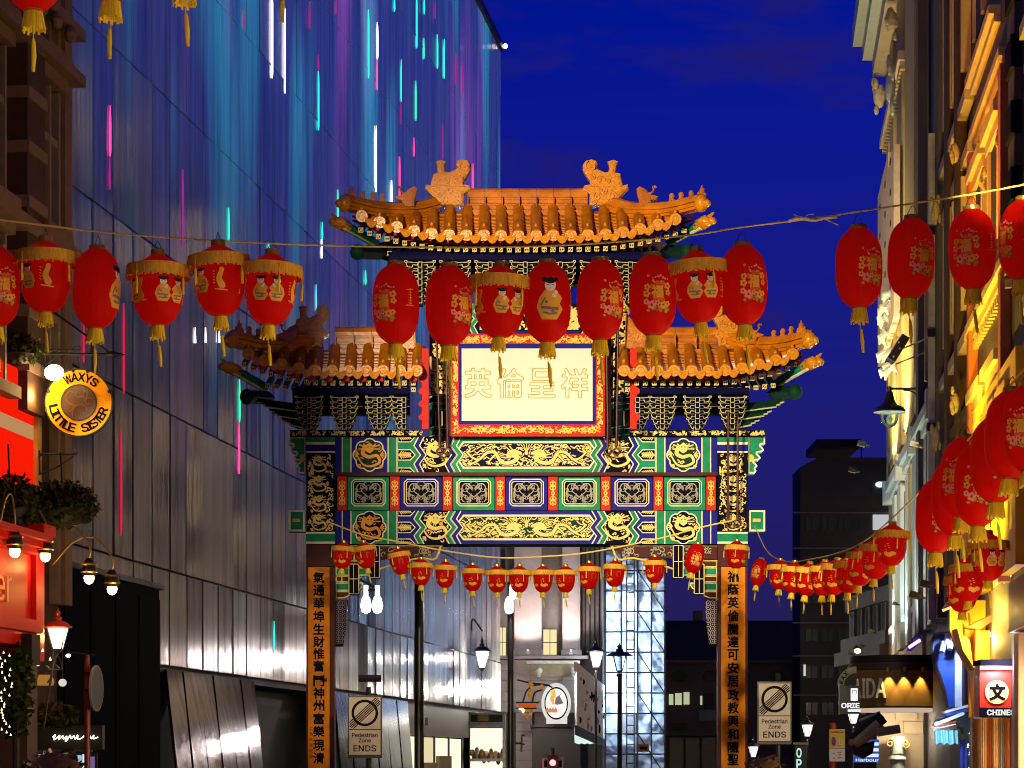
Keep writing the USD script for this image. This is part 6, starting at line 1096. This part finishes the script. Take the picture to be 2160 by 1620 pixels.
t = thing('bracket_sign', 'dark tilted sign board with pale spots held by two rods off the cream building', 'sign'); q = P(1893, 737, 36.5); b = obj('board', MB().ext(affinity.rotate(sbox(-.06, -.2, .06, .2), -32), lambda x, y, d: (q[0] + x, q[1] - d, q[2] + y), .15, -.15), mat('board_brown', (.035, .015, .012), .5), t)
for x, y in ((1893, 712), (1898, 735), (1885, 752), (1896, 722)): obj('spot', MB().sphere(P(x, y, 36.34), .014, 5), white_paint, b)
for y in (741, 768): obj('rod', MB().tube([P(1890, y, 36.5), RW(35., zz(y - 6, 36), .0)], .011, 5), dark_iron, t)
t = thing('drainpipe', 'pale rainwater pipe running down the dark house front', 'pipe'); m = MB(); wbox(m, RW, 32.6, 32.7, 3.4, 9.6, .12, .2); obj('pipe', m, mat('pipe_pale', (.45, .47, .5), .4), t)
for z in (4.5, 5.8, 7., 8.3): m = MB(); wbox(m, RW, 32.55, 32.75, z, z + .1, .0, .22); obj('collar', m, dark_iron, t)
# bronze bay with letters
YB = 35.9; bz = thing('bronze_canopy', 'curved bronze canopy with big pale letters and downlights at the lower right', 'shopfront'); bm_ = mat('bronze_sheet', (.20, .12, .045), .5, metal=.2, var=.3, scale=3); cb = np.array([P(1890, HY, YB)[0], YB, 0.]); rb_ = 98 / F * (YB - .3)
def drum(name, r, z0, z1, mt, par=bz): return obj(name, MB().lathe([(0, z0), (r, z0), (r, z1), (0, z1)], cb, 48), mt, par, 40)
zb = lambda y: EYE + (HY - y) / F * (YB - .64)
drum('fascia', rb_, zb(1489), zb(1412), bm_); drum('cap', rb_ * 1.03, zb(1411), zb(1396), mat('bronze_dark', (.05, .025, .02), .5)); drum('top', rb_ * 1.0, zb(1395), zb(1381), dk); drum('light_rim', rb_ * 1.01, zb(1500), zb(1493), glow('rim_light', (1., .75, .55), .55)); drum('soffit', rb_ * .94, zb(1492.5), zb(1489.5), dk)
lt = lambda a, y, d: (cb[0] + (rb_ + d) * math.sin(a), cb[1] - (rb_ + d) * math.cos(a), zb(y))
for ch, a0, a1 in (('A', -1.22, -1.0), ('I', -.93, -.86), ('D', -.81, -.60), ('A', -.58, -.36)): obj('letter', MB().ext(fit(glyphs(ch, False, 1), a0, 1472, a1, 1430), lt, .02, -.01), white_paint, bz)
for a in (-.30, .02, .40, .95): c = np.array(lt(a, 1414, .06)); obj('downlight', MB().lathe([(.0, .05), (.03, .04), (.035, -.02), (0, -.015)], c, 8), brass, bz); spot(bz, c + np.array([0, 0, -.03]), np.array(lt(a, 1490, .012)), 45, (1., .62, .14), 34, .5, .015)
t = thing('arched_sign', 'dark arched sign with pale lettering left of the bronze canopy', 'sign'); YA = 34.9; fa = lambda x, y, d: (P(x, y, YA)[0], YA - d, P(x, y, YA)[2])
obj('arch', MB().ext(Point(1806, 1446).buffer(40).difference(Point(1806, 1446).buffer(26)).intersection(sbox(1760, 1400, 1806, 1446)), fa, .03, 0), mat('olive_arch', (.22, .22, .13), .5), t); obj('field', MB().ext(Point(1806, 1446).buffer(26).intersection(sbox(1760, 1400, 1806, 1446)), fa, .025, 0), dk, t)
for k, ch in enumerate('WAX'):
    a = 2.95 - .32 * k; gq = affinity.translate(affinity.rotate(affinity.scale(fit(glyphs(ch, False, 2), -4, -5, 4, 5), 1, -1), -(math.degrees(a) - 90), origin=(0, 0)), 1806 + 33 * math.cos(a), 1446 - 33 * math.sin(a)); obj('letter', MB().ext(gq, fa, .036, .02), g_ink, t)
t = thing('blade_sign', 'dark blue blade sign with white symbol and letters ORIE left of the bronze canopy', 'sign'); obj('board', plate(1770, 1447, 1812, 1506, 34.8, 0, .06), mat('navy_board', (.008, .012, .035), .4), t)
fa2 = lambda x, y, d: (P(x, y, 34.74)[0], 34.74 - d, P(x, y, 34.74)[2]); obj('symbol', MB().ext(sbox(1796, 1453, 1808, 1477).buffer(1.5).difference(sbox(1797, 1456, 1807, 1463).difference(sbox(1798.2, 1457, 1805.8, 1463))), fa2, .008, 0), glow('sign_white', (1., 1., 1.), .9), t)
words(t, 'ORIE', 1773, 1483, 1812, 1494, 34.8, .062, glow('sign_white', (1, 1, 1), .9), False, 3); obj('underline', plate(1787, 1496, 1814, 1502, 34.8, .062, .07), glow('sign_white', (1, 1, 1), .9), t); obj('edge', plate(1768, 1440, 1770, 1508, 34.8, 0, .07), mat('grey_bar', (0, 0, 0)), t)
# parking notice on red post
t = thing('parking_sign', 'yellow and cream no waiting sign on a red post at the lower right', 'road sign'); YP = 31; c = P(1758, 1600, YP); obj('post', MB().lathe([(.045, 0), (.045, EYE + 78 * YP / F), (.03, EYE + 81 * YP / F), (0, EYE + 81 * YP / F)], (c[0], c[1] + .07, 0), 12), mat('red_post', (.55, .04, .02), .4), t, 40)
y_ = obj('yellow_plate', plate(1749, 1538, 1782, 1578, YP, 0, .02), mat('sign_yellow', (.75, .42, .02), .5, var=.05), t); w_ = obj('cream_plate', plate(1749, 1579, 1782, 1606, YP, 0, .02), mat('sign_cream', (.75, .62, .42), .5, var=.05), t)
words(y_, 'Pedestrian Zone', 1752, 1541, 1779, 1546, YP, .021, mat('dull_letter', (.35, .16, .01), .5)); obj('disc', MB().ext(affinity.scale(Point(1758, 1564).buffer(1, 12), 4.5, 10), lambda x, y, d: (P(x, y, YP)[0], YP - d, P(x, y, YP)[2]), .026, .01), mat('disc_purple', (.16, .02, .14), .5), y_); words(y_, '11', 1768, 1558, 1777, 1572, YP, .021, mat('sign_cream', (0, 0, 0)), False, 2)
for x, y, u in ((1756, 1588, 4), (1766, 1586, 8), (1768, 1591, 6), (1756, 1598, 5), (1766, 1597, 9)): obj('small_print', plate(x, y, x + u, y + 2.4, YP, .021, .025), mat('dull_print', (.35, .25, .08), .5), w_)
# folded awning, blue menu board, column front
t = thing('folded_awning', 'dark striped awning leaning out over the blue menu board', 'awning'); YF = 33.5
for k, (x0, y0, x1, y1, mt, w) in enumerate(((1796, 1566, 1862, 1512, 'dk', .09), (1800, 1569, 1852, 1524, 'gr', .05), (1804, 1573, 1866, 1535, 'br', .04), (1850, 1545, 1898, 1537, 'gr', .06))):
    obj('awning_slat', MB().tube([P(x0, y0, YF - .1 * k), P(x1, y1, YF - .1 * k)], w, 5), {'dk': dk, 'gr': mat('awning_grey', (.45, .45, .32), .5), 'br': mat('awning_tan', (.45, .28, .12), .5)}[mt], t)
obj('top_bar', MB().tube([P(1812, 1520, YF), P(1856, 1502, YF)], .018, 6), mat('bar_blue', (.3, .45, .55), .3), t); obj('end_roller', MB().sphere(P(1797, 1566, YF - .1), .045, 7), mat('awning_tan', (0, 0, 0)), t); obj('scallop', MB().ext(Polygon([(1797, 1575), (1842, 1565), (1838, 1588), (1820, 1598), (1801, 1590)]).buffer(2), lambda x, y, d: (P(x, y, YF)[0], YF - d, P(x, y, YF)[2]), .05, 0), dk, t)
t = thing('menu_board', 'blue and white lit menu board with white words under the awning', 'sign'); obj('board', plate(1800, 1560, 1853, 1608, 34, 0, .05), glow('menu_blue', (.05, .16, .75), .5), t)
for k in range(3): obj('stripe', plate(1830 - 4 * k, 1566 + 12 * k, 1852, 1573 + 12 * k, 34, .055, .06), glow('menu_white', (.85, .92, 1.), .9), t)
words(t, 'Harbour', 1804, 1600, 1852, 1606.5, 34, .056, glow('menu_white', (1, 1, 1), .9), False, 1)
t = thing('column_shopfront', 'cream shopfront with white scrolled column under the bronze canopy', 'shopfront'); YC = 36.6; cl_ = mat('cream_front', (.62, .48, .30), .5, var=.15)
obj('wall', plate(1850, 1501, 1958, 1660, YC, -.05, 0), cl_, t); 
for x0, y0, x1, y1 in ((1888, 1504, 1934, 1519), (1905, 1523, 1946, 1548), (1852, 1504, 1884, 1530)): obj('panel', plate(x0, y0, x1, y1, YC, .003, .05), cl_, t)
obj('jamb', plate(1948, 1502, 1954, 1660, YC, .003, .1), dk, t); obj('jamb', plate(1955, 1502, 1968, 1660, YC, .003, .06), mat('jamb_wood', (.2, .11, .05), .5), t)
cc = P(1893, 1600, YC - .4); co = obj('column', MB().lathe([(.11, 0), (.10, cc[2] - .03), (.13, cc[2] - .01), (.12, cc[2] + .02), (.09, cc[2] + .04)], (cc[0], cc[1], 0), 20), wht, t, 40); obj('capital', MB().lathe([(.10, 0), (.11, .1), (.12, .22), (.1, .24)], P(1893, 1590, YC - .4), 16), wht, co, 40)
for s, x in ((1, 1911), (-1, 1877)): obj('volute', MB().tube([P(x + 9 * u * math.cos(a), 1568 + 11 * u * math.sin(a), YC - .52) for a, u in [(k * .5 * s, 1 - k / 22) for k in range(20)]], .014, 6), mat('volute_gold', (.45, .26, .09), .4), co)
lamp(t, P(1905, 1540, YC - .7), 24, (1., .85, .6), .05)
# blue and white ogee gable
t = thing('ogee_gable', 'tall curved blue and white gable sign lit by lamps on top', 'shopfront'); YO3 = 30.2; fo = lambda x, y, d: (P(x, y, YO3)[0], YO3 - d, P(x, y, YO3)[2])
left = spline([(1975, 1336), (1967, 1362), (1971, 1395), (1984, 1425), (1994, 1460), (2000, 1492)], 6); right = spline([(2017, 1330), (2020, 1360), (2036, 1385), (2050, 1410), (2056, 1440), (2057, 1488)], 6)
body = Polygon(list(map(tuple, left)) + list(map(tuple, right[::-1]))); obj('blue_face', MB().ext(body.intersection(sbox(1900, 1300, 2012, 1500)), fo, .05, 0), mat('gable_blue', (.03, .09, .42), .4), t); obj('white_face', MB().ext(body.intersection(sbox(2012.5, 1300, 2100, 1500)), fo, .06, 0), mat('gable_white', (.72, .75, .8), .45), t)
obj('edge', MB().tube(np.array([fo(x - 2, y, .03) for x, y in left]), .022, 6), mat('edge_brown', (.04, .02, .015), .5), t); obj('edge', MB().tube(np.array([fo(x + 3, y, .03) for x, y in right]), .035, 6), mat('edge_brown', (0, 0, 0)), t)
fx = obj('lamp_cluster', MB().tube([fo(1968, 1316, .2), fo(1990, 1322, .25), fo(2006, 1328, .2)], .012, 5).tube([fo(1945, 1338, .1), fo(2005, 1336, .2)], .012, 5), mat('chrome', (0, 0, 0)), t)
for x, y in ((1981, 1366), (1997, 1360), (2008, 1352), (1990, 1350), (2003, 1326)): obj('floodlamp', MB().tube([fo(x - 3, y + 12, .3), fo(x + 3, y - 10, .24)], .034, 7), mat('lamp_silver', (.6, .62, .66), .3, metal=.6), t)
spot(t, np.array(fo(2030, 1345, .5)), np.array(fo(2030, 1450, .0)), 120, (.85, .9, 1.), 50, .5, .04); spot(t, np.array(fo(1990, 1352, .5)), np.array(fo(1988, 1440, .0)), 60, (.45, .6, 1.), 45, .5, .04)
t = thing('striped_awning', 'curved white, blue and red awning with pale blue frill below the blue gable', 'awning'); YW2 = 29.2; fw = lambda x, y, d: (P(x, y, YW2)[0], YW2 - d, P(x, y, YW2)[2])
for k, (pts, w, mt) in enumerate((([(1987, 1503), (2010, 1496), (2036, 1490), (2056, 1487)], 5, 'w'), ([(1992, 1508), (2030, 1499), (2052, 1493)], 5, 'b'), ([(1968, 1528), (2000, 1516), (2025, 1506)], 7, 'w'), ([(1975, 1520), (2010, 1510), (2030, 1502)], 6, 'b'), ([(1968, 1532), (1995, 1527), (2012, 1522)], 3, 'r'), ([(1968, 1537), (1990, 1533), (2012, 1528)], 2.4, 'w'))): obj('stripe', MB().ext(stroke(pts, w), fw, .25 - .03 * k, .05), {'w': mat('awn_white', (.72, .72, .78), .4), 'b': mat('awn_blue', (.04, .06, .40), .4), 'r': mat('awn_red', (.5, .05, .03), .4)}[mt], t)
U = np.linspace(0, 1, 33); fr = np.array([[np.array(fw(1966 + 48 * u - 1.5 * (1 - v), 1541 + 28 * v + 2 * math.sin(u * 20) * v, .2 + .03 * math.sin(u * 26))) for v in (0, .5, 1)] for u in U]); obj('frill', MB().grid(fr), sheet('frill_blue', (.25, .55, .75), (.3, .6, .8), .4), t, True); obj('hood', MB().ext(Polygon([(2014, 1522), (2040, 1500), (2060, 1510), (2060, 1545), (2030, 1548)]), fw, .1, 0), dk, t); obj('side_bracket', MB().ext(Polygon([(2032, 1490), (2050, 1484), (2060, 1492), (2061, 1520), (2056, 1506), (2044, 1498)]), fw, .13, .1), g_amber, t)
for k in range(2): obj('post', MB().tube([P(2028 + 10 * k, 1560, YW2), P(2028 + 10 * k, 1660, YW2)], .02, 6), mat('awn_blue', (0, 0, 0)), t)
rr = random.Random(3)
for k in range(16): obj('crystal_light', MB().lathe([(.013, -.01), (0, .02)], P(2045 + rr.uniform(-4, 14), 1546 + k * 5, YW2 - .1), 5), glow('crystal', (.7, .85, 1.), 2.5), t)
lamp(t, P(1992, 1555, YW2 - .5), 16, (.6, .85, 1.), .04)
t = thing('yellow_entrance', 'glaring yellow lit entrance with brown ogee edge behind the red sign', 'shopfront'); YE = 26.4; fe_ = lambda x, y, d: (P(x, y, YE)[0], YE - d, P(x, y, YE)[2]); yl = mat('entrance_yellow', (.75, .38, .008), .45, var=.1)
obj('back_wall', MB().ext(Polygon([(2016, 1262), (2092, 1262), (2092, 1400), (2066, 1404), (2066, 1512), (2058, 1512), (2056, 1415), (2040, 1385), (2022, 1345), (2016, 1326)]), fe_, -.35, -.42), yl, t); obj('left_reveal', MB().ext(Polygon([(2018, 1326), (2044, 1352), (2050, 1396), (2064, 1412), (2066, 1500), (2060, 1500), (2055, 1412), (2030, 1372)]), fe_, .04, -.3), yl, t); obj('right_reveal', plate(2058, 1330, 2104, 1400, YE, -.1, 0), yl, t); obj('canopy', MB().ext(Polygon([(2028, 1326), (2090, 1296), (2094, 1306), (2056, 1330)]), fe_, .3, 0), mat('canopy_brown', (.12, .06, .03), .5), t)
og = spline([(2088, 1290), (2100, 1318), (2122, 1340), (2136, 1370), (2142, 1398)], 6); obj('ogee_board', MB().ext(Polygon([(2088, 1290)] + [tuple(q) for q in og] + [(2108, 1398), (2108, 1340), (2094, 1312)]), fe_, .12, .05), mat('canopy_brown', (0, 0, 0)), t); obj('upper_wall', plate(2092, 1214, 2230, 1400, YE, -.06, .02), mat('beige_render', (.42, .26, .11), .55), t)
obj('glow_tube', plate(2083, 1336, 2098, 1344, YE, .1, .16), glow('tube_lilac', (1., .85, 1.), 3.), t); lamp(t, P(2076, 1350, YE - .35), 30, (1., .66, .16), .05); lamp(t, P(2034, 1290, YE - .5), 70, (1., .62, .08), .05)
t = thing('shade_lamp', 'brown slanted lamp shade over the yellow entrance', 'lamp'); obj('shade', MB().ext(Polygon([(1986, 1286), (1994, 1272), (2012, 1256), (2033, 1258), (2032, 1268)]), lambda x, y, d: (P(x, y, 26)[0], 26 - d, P(x, y, 26)[2]), .14, 0), mat('shade_brown', (.09, .03, .02), .4), t); obj('lit_rim', MB().tube([P(1988, 1288, 25.9), P(2031, 1270, 25.9)], .016, 6), glow('shade_rim', (1., .6, .2), 1.5), t)
t = thing('tube_light', 'slanted white fluorescent tube light at the right edge', 'lamp'); obj('tube', MB().tube([P(2118, 1224, 24.5), P(2175, 1186, 23.6)], .03, 8), glow('tube_white', (1., .93, 1.), 2.6), t); obj('housing', MB().tube([P(2112, 1212, 24.6), P(2175, 1172, 23.7)], .04, 4), mat('housing_ochre', (.4, .25, .06), .5), t)
t = thing('black_wall_lamp', 'black dome lamp at the right edge beside the beige wall', 'lamp'); obj('dome', MB().lathe([(.0, .07), (.06, .05), (.1, 0), (.0, -.01)], P(2158, 1288, 25.5), 14), dark_iron, t, 40); obj('arm', MB().tube([P(2158, 1275, 25.5), P(2168, 1240, 26.3)], .012, 5), dark_iron, t)
t = thing('red_chinese_sign', 'red sign box with cream discs, Chinese characters and the word CHINESE', 'sign'); YR2 = 24.2; obj('box', plate(2067, 1404, 2250, 1512, YR2, -.3, 0), mat('sign_red', (.62, .03, .01), .4, var=.05), t); obj('top_bar', plate(2064, 1392, 2250, 1403, YR2, -.3, .12), g_black, t); obj('light_tube', MB().tube([P(2068, 1409, YR2 - .1), P(2250, 1409, YR2 - .1)], .018, 6), glow('tube_violet', (.85, .55, 1.), 3.5), t)
obj('bottom_strip', plate(2066, 1493, 2250, 1513, YR2, .003, .04), g_black, t); words(t, 'CHINESE', 2080, 1497, 2148, 1509, YR2, .041, glow('sign_white', (1, 1, 1), .9), False, 3)
for x, ch in ((2102, '文'), (2158, '興'), (2214, '樓')): q = P(x, 1460, YR2); dsc = obj('cream_disc', disc(q, 25 * YR2 / F, .003, .02), mat('disc_cream', (.82, .60, .26), .45, var=.05), t); words(dsc, ch, x - 16, 1443, x + 18, 1478, YR2, .022, g_ink, True, 3, 'character')
lamp(t, P(2120, 1402, YR2 - .3), 26, (1., .8, .9), .03)
t = thing('curtained_window', 'warm lit window with orange curtains under the red Chinese sign', 'shopfront'); obj('back', plate(2068, 1514, 2250, 1660, YR2, -.45, -.4), mat('booth_wall', (.45, .25, .10), .5), t)
for x0, x1, mt in ((2074, 2086, 'c'), (2088, 2098, 'o'), (2099, 2110, 'c'), (2112, 2122, 'g'), (2124, 2140, 'o'), (2144, 2147, 'k'), (2149, 2250, 'c')): fr = np.array([[np.array([P(x, 0, YR2)[0], YR2 + .1 + .02 * math.sin(x * 1.3), z]) for z in (.3, zz(1514, YR2))] for x in np.linspace(x0, x1, 13)]); obj('curtain', MB().grid(fr), {'c': mat('curtain_cream', (.62, .42, .2), .6), 'o': mat('curtain_rust', (.35, .10, .03), .6), 'g': mat('curtain_grey', (.2, .18, .16), .5), 'k': g_black}[mt], t)
obj('sill', plate(2066, 1655, 2250, 1665, YR2, -.1, .1), g_black, t); lamp(t, P(2115, 1600, YR2 - .5), 22, (1., .62, .25), .05)
t = thing('vertical_letter_sign', 'dark vertical sign with turquoise letters O P at the lower right', 'sign'); obj('board', plate(1676, 1572, 1700, 1660, 40, 0, .05), dk, t)
for ch, y0, y1 in (('O', 1578, 1598), ('P', 1601, 1621)): words(t, ch, 1679, y0, 1690, y1, 40, .052, glow('teal_letter', (.55, .95, .85), .9), False, 2)
obj('cap', plate(1672, 1566, 1704, 1571, 40, 0, .1), gm, t)
t = thing('street_clutter_light', 'violet tube light above the bronze canopy', 'lamp'); obj('tube', MB().tube([P(1917, 1366, 35), P(1941, 1350, 35)], .022, 7), glow('violet', (.62, .35, 1.), 3.), t); obj('housing', MB().ext(Polygon([(1912, 1372), (1930, 1346), (1940, 1340), (1944, 1352), (1922, 1374)]), lambda x, y, d: (P(x, y, 35.06)[0], 35.06 - d, P(x, y, 35.06)[2]), .02, -.02), mat('housing_violet', (.10, .02, .35), .5), t)
t = thing('corner_downlight', 'small orange glowing lamp under the timber oriel', 'lamp'); q = P(1809, 1373, 44.5); obj('bulb', MB().sphere(q, (.06, .05, .045), 7), glow('bulb', (1, .7, .3), 4.), t); obj('shade', MB().lathe([(.1, .04), (.05, .09), (0, .1)], q, 10), dark_iron, t); lamp(t, q + np.array([0, -.2, -.1]), 14, (1., .6, .25), .04)
# ---------------------------------------------------------------- people, only the crowns of their heads in view
import manifold3d as m3
skin = mat('skin', (.42, .26, .18), .5, var=.08); hair_m = mat('hair', (.06, .03, .014), .45, var=.3, scale=40); coat_m = mat('coat_dark', (.02, .022, .03), .8, var=.2)
def ball(c, r, n=20): return m3.Manifold.sphere(r, n).translate(tuple(map(float, c)))
def bone(a, ra, b, rb_): return m3.Manifold.batch_hull([ball(a, ra), ball(b, rb_)])
def chain(pts): return sum([bone(a, ra, b, rb_) for (a, ra), (b, rb_) in zip(pts[:-1], pts[1:])], m3.Manifold())
def tm(man, k=.02, it=12):
    mm = man.refine_to_length(k).to_mesh(); t = trimesh.Trimesh(mm.vert_properties[:, :3], mm.tri_verts, process=True); trimesh.smoothing.filter_taubin(t, iterations=it); return t
def person(label, loc, rz, H, group=None):
    """standing, arms down, facing -y before the turn"""
    k = H / 1.7; v = lambda x, y, z: np.array([x, y, z]) * k; t = thing('person', label, 'person', xf(loc, rz), group)
    body = chain([(v(0, 0, .98), .13 * k), (v(0, .01, 1.2), .125 * k), (v(0, .01, 1.36), .10 * k), (v(0, .0, 1.46), .055 * k), (v(0, -.01, 1.52), .055 * k)])
    body += m3.Manifold.batch_hull([ball(v(s * .15, .01, 1.37), .06 * k) for s in (-1, 1)] + [ball(v(s * .08, 0, 1.05), .1 * k) for s in (-1, 1)])
    head = m3.Manifold.batch_hull([ball(v(0, .012, 1.60), .088 * k), ball(v(0, -.02, 1.575), .07 * k), ball(v(0, -.045, 1.50), .035 * k)]) + bone(v(0, -.095, 1.58), .008 * k, v(0, -.112, 1.555), .013 * k)
    for s in (-1, 1):
        body += chain([(v(s * .17, .01, 1.36), .058 * k), (v(s * .21, .03, 1.1), .045 * k), (v(s * .21, -.02, .86), .033 * k), (v(s * .21, -.03, .80), .03 * k)])
        for i, L_ in enumerate((.075, .085, .08, .065)): body += chain([(v(s * .21, -.055 + .018 * i, .78), .010 * k), (v(s * .208, -.06 + .02 * i, .78 - L_ * .6), .009 * k), (v(s * .20, -.06 + .02 * i, .78 - L_), .008 * k)])
        body += chain([(v(s * .205, -.05, .80), .012 * k), (v(s * .195, -.075, .75), .010 * k)])
        body += chain([(v(s * .09, 0, .95), .095 * k), (v(s * .1, -.01, .5), .06 * k), (v(s * .1, .02, .09), .042 * k)]) + bone(v(s * .1, .03, .045), .045 * k, v(s * .11, -.12, .035), .035 * k)
        head += bone(v(s * .088, .01, 1.585), .014 * k, v(s * .09, .012, 1.56), .010 * k)
    obj('body', tm(body + head, .022 * k), skin, t, True)
    hair = m3.Manifold.batch_hull([ball(v(0, .02, 1.615), .097 * k), ball(v(0, .04, 1.57), .09 * k)]) - m3.Manifold.cube((.4 * k, .3 * k, .5 * k)).translate(tuple(v(-.2, -.345, 1.2)))
    obj('hair', tm(hair, .018 * k, 6), hair_m, t, True)
    obj('hair_strands', MB().add(*((lambda q: (q.v[0], q.f[0]))(leaves(v(0, .02, 1.63), v(.1, .1, .085), 260, 5, .02)))), hair_m, t, kind='stuff')
    c = chain([(v(0, .01, 1.38), .12 * k), (v(0, .01, 1.1), .16 * k), (v(0, .01, .75), .19 * k)])
    for s in (-1, 1): c += chain([(v(s * .165, .01, 1.37), .075 * k), (v(s * .212, .03, 1.1), .062 * k), (v(s * .212, -.02, .88), .052 * k)])
    obj('coat', tm(c, .025 * k), coat_m, t, True)
    for s in (-1, 1): obj('eye', MB().sphere(v(s * .033, -.082, 1.59), .011 * k, 6), white_paint, t)
    obj('mouth', MB().sphere(v(0, -.083, 1.525), (.022 * k, .01 * k, .006 * k), 6), mat('lips', (.35, .12, .1), .5), t)
    return t
pp = person('person in a dark coat, hair at the bottom edge before the right pillar', P(1610, HY, 11.2) * [1, 1, 0], 180, 1.7 * 1.617 / 1.712)
copy(pp, xf(P(118, HY, 7.2) * [1, 1, 0], 175, s=1.625 / 1.617), 'person at the lower left, top of a dark head before the lit window', 'person')
# ================================================================ floodlights
def flood(label, pos, aim, power, col, angle, soft, group='floodlights on the house fronts'):
    t = thing('floodlight', label, 'floodlight', group=group); p, a = np.array(pos, float), np.array(aim, float); d = (a - p) / np.linalg.norm(a - p); s = np.cross(d, [0, 0, 1.]); s /= np.linalg.norm(s); u = np.cross(s, d); q = power ** .5 / 130 + .1
    m = MB(); m.hexa([p + d * i * q + s * j * q * .26 + u * k * q * .2 for i in (-.5, -.26) for j in (-1, 1) for k in (-1, 1)]); obj('housing', m, dark_iron, t); obj('stirrup', MB().tube([p - d * .4 * q + s * .3 * q, p - d * .4 * q + s * .3 * q - u * .4 * q, p - d * .4 * q - s * .3 * q - u * .4 * q, p - d * .4 * q - s * .3 * q], .012 * q + .004, 6), dark_iron, t)
    spot(t, p, a, power, col, angle, soft, .2 * q); return t
flood('floodlight high on the left house lighting the gate', (-4.75, 21.2, 8.4), (1.7, 38.3, 7.9), 20000, (1., .82, .50), 15, .7)
flood('floodlight on the right house lighting the gate from low down', (3.6, 16.0, 7.6), (1.0, 38.4, 3.4), 11000, (1., .82, .50), 12.5, .7)
flood('added unseen floodlight on the right house brightening the right couplet board', (3.9, 15.2, 6.6), (3.05, 38.3, 3.3), 6500, (1., .78, .42), 4.6, .6)  # extra spot, added only to brighten this board
flood('added unseen floodlight on the left house brightening the left couplet board', (-4.7, 20.3, 5.6), (-2.95, 38.3, 3.2), 2600, (1., .78, .42), 5.5, .6)  # likewise an added spot to lift the left board
for k, (Y, z, pw, col) in enumerate(((42.5, 6.55, 700, (1., .78, .32)), (39.0, 6.55, 700, (1., .78, .32)), (43.5, 3.5, 200, (.70, .95, 1.)), (40.0, 3.5, 200, (.70, .95, 1.)), (36.0, 3.5, 200, (.85, 1., .8)), (30.0, 3.5, 30, (1., .75, .5)), (26.8, 6.55, 150, (1., .36, .02)), (25.0, 6.55, 140, (1., .36, .02)), (26.4, 4.95, 230, (1., .50, .02)), (24.6, 3.4, 480, (1., .66, .03)), (26.2, 3.4, 480, (1., .66, .03)))):
    flood(('small lamp throwing pale cream light up the far end of the cream building', 'small lamp lighting the near part of the cream building from its upper ledge', 'small lamp over the shopfronts at the far corner of the cream building', 'small lamp over the shopfronts in the middle of the cream building', 'small lamp over the bronze canopy lighting the dark pipe bay', 'small lamp over the blue gable lighting the brown brick house', 'small orange lamp on the upper ledge at the far end of the mauve building', 'small orange lamp on the upper ledge near the right edge of the picture', 'small orange lamp above the yellow wall panel', 'small yellow lamp at the near end of the yellow wall panel', 'small yellow lamp at the far end of the yellow wall panel')[k], RW(Y, z, .75), RW(Y, z + 3, -.1), pw, col, 75, .6, 'uplighters on the right-hand houses')
